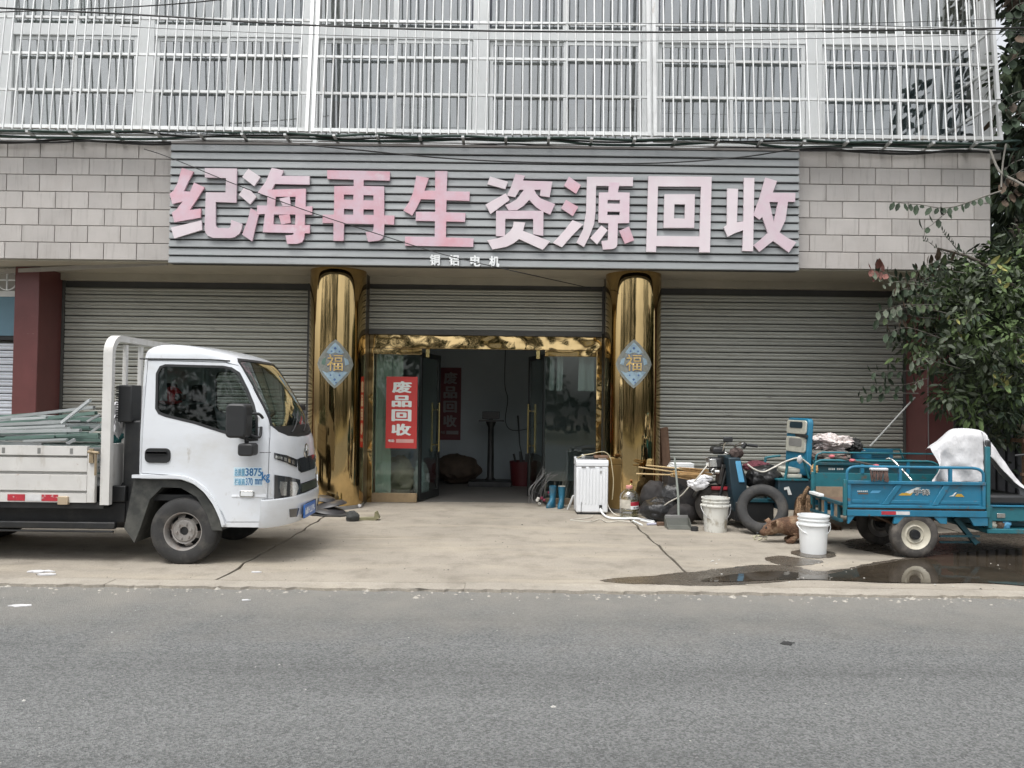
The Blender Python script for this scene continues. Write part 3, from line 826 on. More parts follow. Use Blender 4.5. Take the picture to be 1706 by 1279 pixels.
CH.append(('character', (795, 280), [
 ('pk', [(930,88),(1052,175),(1003,262),(880,180)], []), ('pk', [(900,325),(1025,395),(970,490),(850,410)], []),
 ('pw', [(965,530),(1075,572),(960,690),(860,805),(768,760),(880,640)], []),
 ('pw', [(1113,92),(1580,95),(1578,185),(1205,183),(1200,440),(1185,570),(1135,700),(1082,802),(1005,758),(1075,620),(1105,450)], []),
 ('pp', [(1335,150),(1442,150),(1437,185),(1425,250),(1545,252),(1540,560),(1425,562),(1420,780),(1410,805),(1380,822),(1275,830),(1258,742),(1310,738),(1325,730),(1330,562),(1228,555),(1235,252),(1330,250)],
        [[(1322,325),(1447,327),(1445,365),(1320,363)], [(1320,443),(1445,445),(1443,482),(1318,480)]]),
 ('pw', [(1258,585),(1322,632),(1215,778),(1145,712)], []), ('pk', [(1538,595),(1590,735),(1497,772),(1438,640)], [])]))
CH.append(('character', (1060, 280), [
 ('pw', [(122,85),(763,90),(745,857),(637,855),(638,800),(200,792),(198,853),(100,850)], [[(218,188),(655,190),(640,695),(205,690)]]),
 ('pw', [(285,268),(592,268),(585,608),(275,607)], [[(385,368),(492,370),(490,515),(380,512)]])]))
CH.append(('character', (1060, 280), [
 ('pw', [(920,210),(1030,212),(1018,552),(1085,542),(1090,100),(1195,102),(1182,845),(1075,842),(1082,632),(1000,660),(925,700),(885,605),(918,575)], []),
 ('pp', [(1308,98),(1425,135),(1380,253),(1610,255),(1608,345),(1535,345),(1510,530),(1450,655),(1530,710),(1620,755),(1543,858),(1385,740),(1245,852),(1185,785),(1260,725),(1330,660),(1275,500),(1245,525),(1185,480),(1250,300)], [[(1347,345),(1435,347),(1392,555)]])]))
for name, (ox, oy), pieces in CH:
    ce = None
    for i, (mk, outl, holes) in enumerate(pieces):
        loops = []
        for lp in [outl] + holes:
            pts = [P(ox + a / Z, oy + b / Z, YS - .03) for a, b in lp]
            loops.append([(p.x, p.z) for p in pts])
        me = shape_mesh(loops, 'stroke', .016)
        yy = YS - .034 - .0018 * i
        xf(me, lambda p: Vector((p.x, yy - p.z, p.y)))
        if ce is None:
            ce = link('character', me, M[mk], sign)
        else: link('stroke', me, M[mk], ce)
# small second line
for ch, cx, cy in (('铜', 724.5, 433), ('铝', 756.5, 433.5), ('电', 792, 434.5), ('机', 823.5, 435.5)):
    me = text_mesh(ch, .150, .160, .045, .006, 'small_character')
    c = P(cx, cy, YS - .03); facing(me, c)
    link('small_character', me, M['white_plastic'], sign)

# ================================================================= NEIGHBOUR AT THE LEFT
nb = thing('neighbour_shop', (-8.7, 12.5, 0), 'next shop at the left edge with white shutter under a blue band', 'building')
bld_save = bld; bld = nb
shutter(-9.6, -7.80, .02, 2.52, 12.45, M['slat_white'])
bld = bld_save
MB().box((-9.8, 12.40, 2.62), (-7.76, 12.6, 3.25)).build('blue_band', mat('dusty_blue_panel', (.13, .24, .31), .5, var=.1, vs=2), nb)
MB().box((-9.8, 12.42, 2.55), (-7.76, 12.6, 2.62)).build('ledge', M['dark'], nb)
MB().box((-9.8, 12.36, 3.25), (-7.76, 12.6, 3.34)).build('tube_light', M['white_plastic'], nb)
MB().box((-9.8, 12.42, 3.34), (-7.76, 12.6, 3.655)).build('wall', M['wall_out'], nb)
MB().box((-9.8, 12.55, 0), (-7.76, 12.8, 3.655)).build('back_wall', M['wall_out'], nb)
o = MB(); o.lathe([(.15, -.012), (.165, -.004), (.165, .004), (.15, .012)], (-7.93, 12.0, 3.46), 'Y', 24, closed=True); o.bar((-7.93, 12.0, 3.30), (-7.93, 12.0, 3.64), .02); o.bar((-8.09, 12.0, 3.46), (-7.77, 12.0, 3.46), .02)
tag(o.build('scroll_bracket', M['white_plastic']), 'white round scroll bracket hanging under the eave at the left edge', 'bracket')
# ================================================================= WHITE LIGHT TRUCK
TY0, TW = 7.62, .80
TYC = TY0 + TW
truck = thing('light_truck', (-4.0, TYC, 0), 'white flatbed light truck parked at the left with scrap strips in its bed', 'truck')
XF = [(.38, -2.220), (.55, -2.200), (.75, -2.200), (.99, -2.225), (1.2, -2.255), (1.315, -2.305), (1.45, -2.357), (1.56, -2.415), (1.77, -2.535), (2.0, -2.685), (2.05, -2.730), (2.09, -2.790), (2.125, -2.890), (2.155, -3.010), (2.18, -3.150), (2.20, -3.330)]
DX = [(.38, .27), (1.1, .26), (1.3, .21), (1.5, .17), (2.0, .17), (2.2, .22)]
TWT = [(.38, .80), (1.25, .80), (1.98, .752), (2.05, .748), (2.09, .744), (2.125, .734), (2.155, .708), (2.18, .655), (2.20, .52)]
XR = [(.38, -3.70), (1.9, -3.70), (2.02, -3.695), (2.09, -3.685), (2.125, -3.67), (2.155, -3.645), (2.18, -3.60), (2.20, -3.50)]
ZL = [.38, .55, .75, .9, 1.05, 1.2, 1.27, 1.35, 1.45, 1.56, 1.66, 1.77, 1.88, 1.98, 2.02, 2.05, 2.07, 2.09, 2.11, 2.125, 2.14, 2.155, 2.17, 2.18, 2.20]
def cab_front(t, z, e=0.0):
    """t: angle round the nose, -90 near side .. +90 far side"""
    w = interp(TWT, z) + e; xf_ = interp(XF, z) + e; xs = xf_ - interp(DX, z) - e
    a = math.radians(t)
    p = 1.25
    c, s = math.cos(a), math.sin(a)
    return Vector((xs + (xf_ - xs) * abs(c) ** (1 / 1.0), TYC + w * math.copysign(abs(s) ** (1 / p), s), z))
def cab_ring(z, e=0.0):
    w = interp(TWT, z) + e; xr = interp(XR, z) - e
    xs = cab_front(-90, z, e).x
    pts = [Vector((xr, TYC - w + .05, z)), Vector((xr + .05, TYC - w, z))]
    for k in range(1, 6): pts.append(Vector((xr + .05 + (xs - xr - .05) * k / 6, TYC - w, z)))
    for k in range(0, 31): pts.append(cab_front(-90 + 6 * k, z, e))
    for k in range(5, 0, -1): pts.append(Vector((xr + .05 + (xs - xr - .05) * k / 6, TYC + w, z)))
    pts += [Vector((xr + .05, TYC + w, z)), Vector((xr, TYC + w - .05, z))]
    return pts
def cab_solid(e=0.0, z0=.38, z1=2.20):
    zs = [z0] + [z for z in ZL if z0 < z < z1] + [z1]
    return MB().loft([cab_ring(z, e) for z in zs]).mesh('cab', 0)
def side_px(pts, Y=TY0): return [(P(a, b, Y).x, P(a, b, Y).z) for a, b in pts]
def side_prism(poly, y0=TY0 - .3, y1=TY0 + 2 * TW + .3):
    return MB().prism(poly, lambda x, z, d: (x, d, z), y0, y1).mesh('prism', 0)
def inset(poly, d):
    """shrink (d>0) a polygon by moving each corner along its bisector"""
    n = len(poly); out = []
    area = sum(poly[i][0] * poly[(i + 1) % n][1] - poly[(i + 1) % n][0] * poly[i][1] for i in range(n))
    sg = 1 if area > 0 else -1
    for i in range(n):
        a, b_, c = Vector(poly[i - 1]), Vector(poly[i]), Vector(poly[(i + 1) % n])
        e1 = (b_ - a).normalized(); e2 = (c - b_).normalized()
        n1 = Vector((-e1.y, e1.x)) * sg; n2 = Vector((-e2.y, e2.x)) * sg
        m_ = n1 + n2; m_ = m_ / max(.35, m_.length_squared / 2) if m_.length > 1e-6 else n1
        q = b_ + m_ * d; out.append((q.x, q.y))
    return out
win_px = [(264, 611), (272, 608), (368, 610.5), (382, 613), (393, 621), (408, 648), (420, 674), (427, 697), (428, 732), (417, 733), (370, 719), (323, 704), (275, 692.5), (264, 688), (259, 680), (258.5, 622)]
door_px = [(243, 600), (372, 603.5), (392, 609), (406, 619), (420, 635), (434, 668), (443, 700), (446, 730), (444, 869), (377, 869), (370, 853), (356, 832), (338, 811), (320, 799), (303, 792), (238, 788), (234, 786), (237, 720)]
arch_px = [(214, 905), (214, 797), (300, 798.5), (322, 806), (340, 820), (356, 842), (365, 862), (370, 880), (374, 905)]
winp, doorp, archp = side_px(win_px), side_px(door_px), side_px(arch_px)
outer = cab_solid(0)
inner = cab_solid(-.035, .44, 2.165)
shell_ = boolean(outer, [('DIFFERENCE', inner)], 'shell')
def rect_front(poly, x0, x1): return MB().prism(poly, lambda y, z, d: (d, TYC + y, z), x0, x1).mesh('prism', 0)
wsh = [(-.685, 1.385), (-.60, 1.32), (-.45, 1.275), (-.2, 1.255), (.2, 1.255), (.45, 1.275), (.60, 1.32), (.685, 1.385), (.672, 1.7), (.64, 2.02), (.59, 2.058), (-.59, 2.058), (-.64, 2.02), (-.672, 1.7)]
wsp = rect_front(wsh, -2.95, -1.8)
NB_, FB_ = (TY0 - .3, TY0 + .13), (TY0 + 2 * TW - .13, TY0 + 2 * TW + .3)      # the near and far skins of the cab
body = boolean(shell_, [('DIFFERENCE', side_prism(inset(doorp, -.006), *NB_)), ('DIFFERENCE', side_prism(inset(doorp, -.006), *FB_)), ('DIFFERENCE', side_prism(archp)), ('DIFFERENCE', wsp)], 'cab_body')
link('cab_body', body, M['white_paint'], truck)
doors = []
for sgn in (0, 1):
    me = boolean(shell_, [('INTERSECT', side_prism(doorp, *(FB_ if sgn else NB_))), ('DIFFERENCE', side_prism(winp)), ('DIFFERENCE', rect_front(inset(wsh, -.012), -2.95, -1.8))], 'door')
    doors.append(link('door', me, M['white_paint'], truck))
M['carglass'] = glass('car_side_glass', (.66, .70, .69), .028)
M['wsglass'] = glass('windscreen_glass', (.70, .78, .75), .05)
thin = boolean(cab_solid(-.008), [('DIFFERENCE', cab_solid(-.014, .44, 2.17))], 'thin')
for sgn in (0, 1):
    pr = side_prism(inset(winp, .004), TY0 - .3, TYC) if not sgn else side_prism(inset(winp, .004), TYC, TY0 + 2 * TW + .3)
    link('side_window', boolean(thin, [('INTERSECT', pr)], 'side_window'), M['carglass'], doors[sgn])
    # black rubber seal
    for w_, nm in ((inset(winp, -.012), 'window_seal'),):
        ring = boolean(cab_solid(.003), [('DIFFERENCE', cab_solid(-.02, .44, 2.17)), ('INTERSECT', side_prism(w_, TY0 - .3, TYC) if not sgn else side_prism(w_, TYC, TY0 + 2 * TW + .3)), ('DIFFERENCE', side_prism(inset(winp, .012)))], nm)
        link(nm, ring, M['dark'], doors[sgn])
wsg = [(a * .985, b_ + (.06 if b_ < 1.5 else -.012)) for a, b_ in wsh]
link('windscreen', boolean(thin, [('INTERSECT', rect_front(inset(wsh, .004), -2.95, -1.8)), ('DIFFERENCE', rect_front([(-.9, 1.0), (.9, 1.0), (.9, 1.372), (-.9, 1.372)], -3, -1.5))], 'windscreen'), M['wsglass'], truck)
cowl = boolean(boolean(cab_solid(-.006), [('DIFFERENCE', cab_solid(-.03, .44, 2.17))], 't2'), [('INTERSECT', rect_front(inset(wsh, .003), -2.95, -1.8)), ('INTERSECT', rect_front([(-.9, 1.0), (.9, 1.0), (.9, 1.37), (-.9, 1.37)], -3, -1.5))], 'cowl')
link('cowl', cowl, M['dark'], truck)
wr = boolean(boolean(cab_solid(.002), [('DIFFERENCE', cab_solid(-.012, .44, 2.17))], 't3'), [('INTERSECT', rect_front(inset(wsh, -.004), -2.95, -1.8)), ('DIFFERENCE', rect_front(inset(wsh, .022), -3, -1.5))], 'windscreen_seal')
link('windscreen_seal', wr, M['dark'], truck)
# roof gutter line
for sy in (-1, 1):
    gut = MB()
    pts = [Vector((x, TYC + sy * (interp(TWT, 2.035) + .004), 2.035 - max(0, x + 3.0) * .06)) for x in [-3.72 + k * .05 for k in range(19)]]
    gut.tube(pts, .008, 6); gut.build('gutter', M['dark'], truck)
# --- surface patches on the nose
def nose_uv(px, py):
    best = None
    for ti in range(-180, 121):
        t = ti / 2
        z = .9
        for _ in range(6):
            q = cab_front(t, z); z2 = P(px, py, q.y).z; z = max(.38, min(2.1, z2))
        q = cab_front(t, z); u = PX(q)
        d = abs(u[0] - px) + abs(u[1] - py)
        if best is None or d < best[0] - .02: best = (d, t, z)
    return best[1:]
def nose_patch(poly, e, th, mirror=False):
    """poly in (t,z); follows the nose, standing e proud, th thick"""
    if mirror: poly = [(-t, z) for t, z in poly][::-1]
    bm = bmesh.new()
    vs = [bm.verts.new((t, z, 0)) for t, z in poly]; bm.faces.new(vs)
    t0 = min(t for t, z in poly); t1 = max(t for t, z in poly)
    t = math.ceil(t0 / 6) * 6
    while t < t1:
        bmesh.ops.bisect_plane(bm, geom=bm.verts[:] + bm.edges[:] + bm.faces[:], plane_co=(t, 0, 0), plane_no=(1, 0, 0)); t += 6
    r = bmesh.ops.extrude_face_region(bm, geom=bm.faces[:])
    for v_ in r['geom']:
        if isinstance(v_, bmesh.types.BMVert): v_.co.z = 1
    for v_ in bm.verts:
        v_.co = cab_front(v_.co.x, v_.co.y, e if v_.co.z > .5 else e - th)
    bmesh.ops.recalc_face_normals(bm, faces=bm.faces[:])
    me = bpy.data.meshes.new('patch'); bm.to_mesh(me); bm.free(); finish(me, 30); return me
def npx(pts): return [nose_uv(a, b_) for a, b_ in pts]
zo = lambda a, b_: (360 + a / 7.105, 720 + b_ / 7.105)
M['lamp_dark'] = mat('smoked_lamp_housing', (.03, .033, .036), .15, var=.1, coat=.8)
M['lamp_lens'] = mat('lamp_reflector', (.72, .72, .70), .12, metal=.85, var=.25, vs=25)
M['green_trim'] = mat('dark_green_grille', (.045, .06, .045), .3, metal=.3, var=.2)
hl = npx([zo(*q) for q in ((690, 500), (860, 525), (985, 560), (1000, 700), (955, 815), (685, 832))])
drl = npx([zo(*q) for q in ((685, 240), (830, 270), (950, 320), (950, 415), (820, 355), (688, 310))])
lens1 = npx([zo(*q) for q in ((755, 580), (832, 585), (828, 745), (770, 748), (745, 660))])
lens2 = npx([zo(*q) for q in ((870, 580), (940, 590), (965, 660), (930, 755), (865, 762))])
for mir in (False, True):
    h = link('headlight', nose_patch(hl, .012, .03, mir), M['lamp_dark'], truck)
    link('lens', nose_patch(lens1, .017, .01, mir), M['lamp_lens'], h); link('lens', nose_patch(lens2, .017, .01, mir), M['lamp_lens'], h)
    d = link('day_lamp', nose_patch(drl, .010, .03, mir), M['lamp_dark'], truck)
    dl = npx([zo(*q) for q in ((700, 272), (780, 290), (778, 322), (700, 305))]); link('lens', nose_patch(dl, .014, .01, mir), M['lamp_lens'], d)
    for a in (800, 845, 890):
        dl = npx([zo(*q) for q in ((a, 295 + (a - 800) * .35), (a + 26, 303 + (a - 800) * .35), (a + 26, 345 + (a - 800) * .4), (a, 335 + (a - 800) * .4))])
        link('lens', nose_patch(dl, .014, .01, mir), M['lamp_lens'], d)
    fg = npx([zo(*q) for q in ((850, 905), (955, 893), (932, 995), (855, 1000))])
    link('fog_lamp', nose_patch(fg, .034, .02, mir), M['lamp_dark'], truck)
tA = npx([zo(960, 320)])[0][0]
z_ = lambda a, b_: npx([zo(a, b_)])[0][1]
zg1, zg0 = z_(962, 318), z_(975, 450)
link('grille', nose_patch([(tA, zg0), (-15, zg0 - .03), (15, zg0 - .03), (-tA, zg0), (-tA, zg1), (15, zg1 + .01), (-15, zg1 + .01), (tA, zg1)], .008, .03), M['lamp_dark'], truck)
tB = npx([zo(1003, 650)])[0][0]
zb1, zb0 = z_(1003, 605), z_(985, 778)
link('lower_grille', nose_patch([(tB, zb0 - .0), (-tB, zb0), (-tB, zb1), (tB, zb1)], .006, .03), M['lamp_dark'], truck)
zm = (zb0 + zb1) / 2 + .015
link('grille_bar', nose_patch([(tB, zm - .03), (-tB, zm - .03), (-tB, zm + .05), (tB, zm + .05)], .016, .02), M['green_trim'], truck)
# bumper
bz = [(.375, .015), (.39, .026), (.60, .030), (.645, .026), (.655, .012)]
rings = [[cab_front(-88 + 4.4 * k, max(.38, z), e) for k in range(41)] for z, e in bz]
for r_, (z, e) in zip(rings, bz):
    for p in r_: p.z = z
back = [[cab_front(-88 + 4.4 * k, .5, -.03) for k in range(41)] for z in (.655, .375)]
for r_, z in zip(back, (.655, .375)):
    for p in r_: p.z = z
allr = rings + back
bm_ = MB(); n = 41
vs = [v_ for r_ in allr for v_ in r_]; fs = []
for i in range(len(allr)):
    j = (i + 1) % len(allr)
    for k in range(n - 1): fs.append((i * n + k, i * n + k + 1, j * n + k + 1, j * n + k))
fs.append(tuple(i * n for i in range(len(allr)))); fs.append(tuple(i * n + n - 1 for i in reversed(range(len(allr)))))
bump = bm_.add(vs, fs).build('bumper', M['white_paint'], truck)
pa = npx([zo(*q) for q in ((1035, 905), (1100, 868), (1100, 1030), (1000, 1050))])
tp0, tp1 = pa[1][0], -pa[1][0]
link('plate_recess', nose_patch([(pa[0][0], .545), (-pa[0][0], .545), (-pa[0][0] + 6, .40), (pa[0][0] - 6, .40)], .034, .02), M['dark'], bump)
c = cab_front(tp0 + 9, .5, .04)
M['plate_blue'] = mat('plate_blue', (.03, .13, .42), .35, var=.08)
plate = MB().box((-2.165, TYC - .36, .405), (-2.15, TYC + .08, .545)).build('number_plate', M['plate_blue'], truck, bevel=.004)
rr = random.Random(4)
marks = MB()
for k in range(7):
    y = TYC - .325 + k * .055
    marks.box((-2.1495, y, .44), (-2.1475, y + .012, .51)); marks.box((-2.1495, y + .0125, rr.choice((.44, .47, .495))), (-2.1475, y + .034, rr.choice((.455, .485, .51))))
marks.build('plate_marks', M['white_plastic'], plate)
# badge: ring with crossing strokes
bq = cab_front(-6, 1.09, .012)
b1 = MB(); b1.lathe([(.072, -.004), (.084, 0), (.072, .008), (.060, 0)], (bq.x, TYC - .05, 1.09), 'X', 28, closed=True)
b1.bar((bq.x, TYC - .05, 1.03), (bq.x, TYC - .085, 1.15), .014); b1.bar((bq.x, TYC - .05, 1.03), (bq.x, TYC - .015, 1.15), .014); b1.tube([(bq.x, TYC - .11, 1.07), (bq.x, TYC - .05, 1.09), (bq.x, TYC + .01, 1.07)], .008, 6)
b1.build('badge', M['chrome'], truck)
# --- near side fittings
def side_box(px0, py0, px1, py1, y0, y1):
    a = P(px0, py0, TY0); b_ = P(px1, py1, TY0); return ((a.x, y0, a.z), (b_.x, y1, b_.z))
def rrect(x0, z0, x1, z1, r, n=5):
    out = []
    for cx, cz, a0 in ((x1 - r, z1 - r, 0), (x0 + r, z1 - r, 90), (x0 + r, z0 + r, 180), (x1 - r, z0 + r, 270)):
        for k in range(n + 1):
            a = math.radians(a0 + 90 * k / n); out.append((cx + r * math.cos(a), cz + r * math.sin(a)))
    return out
a, b_ = P(242, 746, TY0), P(284, 771, TY0)
for sgn in (0, 1):
    yy = TY0 - .012 if not sgn else TY0 + 2 * TW + .012
    mb = MB(); mb.prism(rrect(a.x, b_.z, b_.x, a.z, .05), lambda x, z, d: (x, yy + d * (1 if not sgn else -1), z), 0, .03)
    h = mb.build('door_handle', M['dark'], doors[sgn], bevel=.004)
    mb = MB(); mb.prism(rrect(a.x + .02, b_.z + .085, b_.x - .03, a.z - .03, .02), lambda x, z, d: (x, yy + d * (1 if not sgn else -1), z), -.016, 0); mb.build('lever', M['dark'], h, bevel=.003)
# pressed crease low on the door, seam across the corner panel
cr0, cr1 = P(386, 827, TY0), P(443, 829, TY0)
MB().prism([(TY0 + .002, cr0.z - .012), (TY0 - .006, cr0.z), (TY0 + .002, cr0.z + .03)], lambda y, z, d: (d, y, z), cr0.x, cr1.x).build('door_crease', M['white_paint'], doors[0])
for t0, t1, zz in ((-88, -66, P(455, 754, TY0).z), (-88, -68, .657), (-88, -80, P(452, 712, TY0).z)):
    MB().tube([cab_front(t0 + (t1 - t0) * k / 8, zz, .0005) for k in range(9)], .0035, 5).build('panel_seam', M['dark'], truck)
# door swage line and marker lamp
mb = MB(); a, b_ = P(400, 817, TY0), P(424, 828, TY0); mb.prism(rrect(a.x, b_.z, b_.x, a.z, .015), lambda x, z, d: (x, TY0 + d, z), -.014, .005); ml = mb.build('side_marker', M['chrome'], doors[0], bevel=.003)
mb = MB(); mb.prism(rrect(a.x + .012, b_.z + .012, b_.x - .012, a.z - .012, .01), lambda x, z, d: (x, TY0 + d, z), -.018, -.01); mb.build('lens', M['white_plastic'], ml)
# wheel arch trim (white lip) and black liner
ap = side_px([(222, 793), (262, 793.5), (300, 794.5), (322, 801), (342, 816), (358, 837), (368, 858), (374, 874)])
for sgn in (-1, 1):
    y = TYC + sgn * (TW + .004)
    mb = MB(); n = len(ap)
    sp_ = smooth_pts([(x, 0, z) for x, z in ap], 4)
    mb.sweep([(q_.x, y, q_.z) for q_ in sp_], .032, .05, (0, 1, 0))
    mb.build('arch_trim', M['white_paint'], truck, smooth=60)
lin = side_px([(205, 880), (222, 797), (296, 800), (320, 808), (338, 822), (353, 843), (364, 866), (369, 884), (352, 884), (344, 858), (326, 828), (300, 813), (268, 812), (248, 832), (232, 880), (222, 905)])
mliner = mat('dusty_black_liner', (.03, .032, .03), .7, var=.2, dirt=((.09, .09, .08), .45, .7, 4))
for sgn in (-1, 1): MB().prism(lin, lambda x, z, d: (x, TYC + sgn * (TW - .02 - d), z), 0, .40).build('wheel_liner', mliner, truck)
MB().box(*side_box(375, 870, 443, 876, TY0 + .01, TY0 + .3)).build('step', M['dark'], truck, bevel=.005)
# mirrors on both doors
for sgn in (-1, 1):
    def my(d): return TYC + sgn * (TW + d)
    q0, q1 = P(383, 672, TY0 - .15), P(426, 729, TY0 - .15)
    mb = MB(); mb.prism(rrect(q0.x, q1.z, q0.x + .20, q0.z, .045), lambda x, z, d: (x, my(d), z), .07, .27)
    m1 = mb.build('mirror', M['dark'], doors[0 if sgn < 0 else 1], bevel=.02)
    q2, q3 = P(401, 738, TY0 - .15), P(426, 759, TY0 - .15)
    mb = MB(); mb.prism(rrect(q2.x, q3.z, q3.x, q2.z, .03), lambda x, z, d: (x, my(d), z), .07, .24); mb.build('lower_mirror', M['dark'], m1, bevel=.015)
    ar = MB(); ar.tube(smooth_pts([(q0.x + .15, my(.12), q1.z + .02), (q0.x + .15, my(.11), q1.z - .06), (q2.x + .06, my(.11), q2.z + .02)], 4), .013, 8)
    ar.tube(smooth_pts([(q0.x + .18, my(.10), q1.z + .03), (q0.x + .26, my(.05), q1.z - .0), (q0.x + .26, my(.0), q1.z + .10)], 4), .014, 8)
    ar.tube(smooth_pts([(q0.x + .18, my(.10), q0.z - .1), (q0.x + .25, my(.05), q0.z - .1), (q0.x + .27, my(-.01), q0.z - .14)], 4), .014, 8)
    ar.build('mirror_arm', M['dark'], m1, smooth=60)
# lettering on the door
def side_text(s, px0, py0, px1, py1, m, bold=.03, parent=None):
    a, b_ = P(px0, py0, TY0), P(px1, py1, TY0)
    me = text_mesh(s, b_.x - a.x, a.z - b_.z, bold, .0015)
    facing(me, ((a.x + b_.x) / 2, TY0 - .002, (a.z + b_.z) / 2)); return link('lettering', me, m, parent)
M['ink'] = mat('blue_lettering', (.03, .16, .36), .5, var=.15, vs=20)
M['ink_pale'] = mat('worn_blue_lettering', (.14, .36, .52), .5, var=.3, vs=30)
M['sticker'] = mat('pale_sticker_film', (.62, .74, .80), .4, var=.06)
a, b_ = P(390, 780, TY0), P(436, 793, TY0)
for (x0, y0, x1, y1) in ((389.5, 778, 436, 794), (389.5, 795, 437, 809)):
    a, b_ = P(x0, y0, TY0), P(x1, y1, TY0); MB().box((a.x, TY0 - .0012, b_.z), (b_.x, TY0 + .004, a.z)).build('sticker', M['sticker'], doors[0])
side_text('总质量', 391, 780, 408, 793, M['ink_pale'], .01, doors[0])
side_text('3875', 409, 779.5, 436, 793, M['ink'], .02, doors[0])
side_text('栏板高', 391, 796.5, 408, 808, M['ink_pale'], .01, doors[0])
side_text('370', 409.5, 796, 421, 808, M['ink'], .01, doors[0])
side_text('mm', 425, 797.5, 436, 807, M['ink'], .02, doors[0])
me = text_mesh('k', .048, .085, .02, .0015); facing(me, P(440, 793, TY0 - .003)); link('lettering', me, M['ink'], truck)
me = text_mesh('g', .040, .085, .02, .0015); facing(me, P(446.3, 797, TY0 - .004)); link('lettering', me, M['ink'], truck)
# wipers
wp = MB()
for y0, y1 in ((-.35, .15), (.05, .55)):
    a = cab_front(0, 1.33); q = []
    for k in range(6):
        yy = y0 + (y1 - y0) * k / 5; zz = 1.30 + .22 * (k / 5) ** 1.2
        s = min(.98, max(-.98, yy / interp(TWT, zz))); t = math.degrees(math.asin(math.copysign(abs(s) ** 1.25, s)))
        q.append(cab_front(t, zz, .012))
    wp.tube(q, .008, 6)
wp.build('wiper', M['dark'], truck)
# --- cab interior
MB().box((-3.62, TY0 + .1, .62), (-2.45, TY0 + 2 * TW - .1, .68)).build('cab_floor', M['dark'], truck)
for y in (TY0 + .14, TY0 + .92):
    s = MB(); s.box((-3.45, y, .80), (-2.95, y + .52, 1.0)); s.build('seat', mat('seat_fabric', (.035, .035, .038), .8), truck, bevel=.04)
    s = MB(); s.prism([(-3.50, .98), (-3.36, .98), (-3.50, 1.58), (-3.62, 1.58)], lambda x, z, d: (x, d, z), y, y + .52); s.build('seat_back', bpy.data.materials['seat_fabric'], truck, bevel=.04)
    s = MB(); s.box((-3.63, y + .14, 1.60), (-3.53, y + .38, 1.80)); s.build('headrest', bpy.data.materials['seat_fabric'], truck, bevel=.03)
MB().box((-3.655, TY0 + .05, .5), (-3.63, TY0 + 2 * TW - .05, 1.50)).build('rear_panel', bpy.data.materials['seat_fabric'], truck)
d = MB(); d.prism([(-2.95, 1.0), (-2.47, .9), (-2.46, 1.24), (-2.56, 1.33), (-2.78, 1.30)], lambda x, z, dd: (x, dd, z), TY0 + .10, TY0 + 2 * TW - .10); d.build('dashboard', M['dark'], truck, bevel=.03)
sw = MB(); ctr = Vector((-2.88, TY0 + 1.18, 1.40)); sw.lathe([(.195, -.014), (.209, 0), (.195, .014), (.181, 0)], (0, 0, 0), 'Z', 28, closed=True)
sw.bar((-.19, 0, 0), (.19, 0, 0), .03, .015); sw.bar((0, 0, 0), (0, -.19, 0), .03, .015); sw.cyl((0, 0, -.02), (0, 0, .03), .05)
sm = sw.mesh('steering_wheel'); sm.transform(Matrix.Translation(ctr) @ Matrix.Rotation(R(-32), 4, 'Y')); link('steering_wheel', sm, mat('grey_wheel', (.18, .18, .18), .5), truck)
# --- wheels
def wheel(x, yout, sgn, R_, Wd, parent, rimm=None, rub=None, rr_=.56):
    """sgn -1: outer face looks at the street"""
    rim = R_ * rr_
    tp = [(rim, 0), (rim + .012, -.004), (R_ * .80, -.012), (R_ * .93, .0), (R_ * .985, .018), (R_, .04)]
    for k in range(3):
        c_ = Wd * (.28 + .22 * k); tp += [(R_, c_ - .009), (R_ - .009, c_ - .007), (R_ - .009, c_ + .007), (R_, c_ + .009)]
    tp += [(R_, Wd - .04), (R_ * .985, Wd - .018), (R_ * .93, Wd), (R_ * .8, Wd + .01), (rim, Wd)]
    def Y(h): return yout - sgn * h
    def turn(mb, prof, n=48): mb.lathe([(r_, Y(h)) for r_, h in prof], (x, 0, R_ - .008), 'Y', n)
    hub = MB(); turn(hub, [(.001, .05), (R_ * .12, .05), (R_ * .125, .062), (R_ * .13, .03), (R_ * .30, .028), (R_ * .34, .045)])
    for k in range(6):
        a = k * math.pi / 3 + .2; hub.cyl((x + R_ * .22 * math.cos(a), Y(.03), R_ - .008 + R_ * .22 * math.sin(a)), (x + R_ * .22 * math.cos(a), Y(.008), R_ - .008 + R_ * .22 * math.sin(a)), .012, n=6)
    ho = hub.build('wheel', rimm or M['steel_rim'], parent, smooth=30)
    MB().cyl((x, Y(.048), R_ - .008), (x, Y(.044), R_ - .008), R_ * .118, n=24).build('hub_hole', M['frame_black'], ho)
    tb = MB(); turn(tb, tp, 56); tb.build('tyre', rub or M['black_rubber'], ho, smooth=35)
    rb = MB(); turn(rb, [(rim + .004, -.002), (rim - .004, .0), (rim - .012, .02), (rim - .02, .09), (rim - .02, Wd * .8)])
    # dished disc with slots
    n = 72; r0, r1 = R_ * .335, rim - .018
    vs = []; fs = []
    rad = [r0, r0 + (r1 - r0) * .30, r0 + (r1 - r0) * .85, r1]; hh = [.046, .040, .075, .10]
    for k in range(n):
        a = 2 * math.pi * k / n
        for r_, h in zip(rad, hh): vs.append((x + r_ * math.cos(a), Y(h), R_ - .008 + r_ * math.sin(a)))
    for k in range(n):
        k2 = (k + 1) % n
        for j in range(3):
            if j == 1 and (k % 12) < 6: continue
            fs.append((k * 4 + j, k2 * 4 + j, k2 * 4 + j + 1, k * 4 + j + 1))
    rb.add(vs, fs); rb.build('rim', rimm or M['steel_rim'], ho, smooth=30)
    MB().cyl((x, Y(.12), R_ - .008), (x, Y(.13), R_ - .008), rim * .95, n=24).build('brake_drum', M['frame_black'], ho)
    return ho
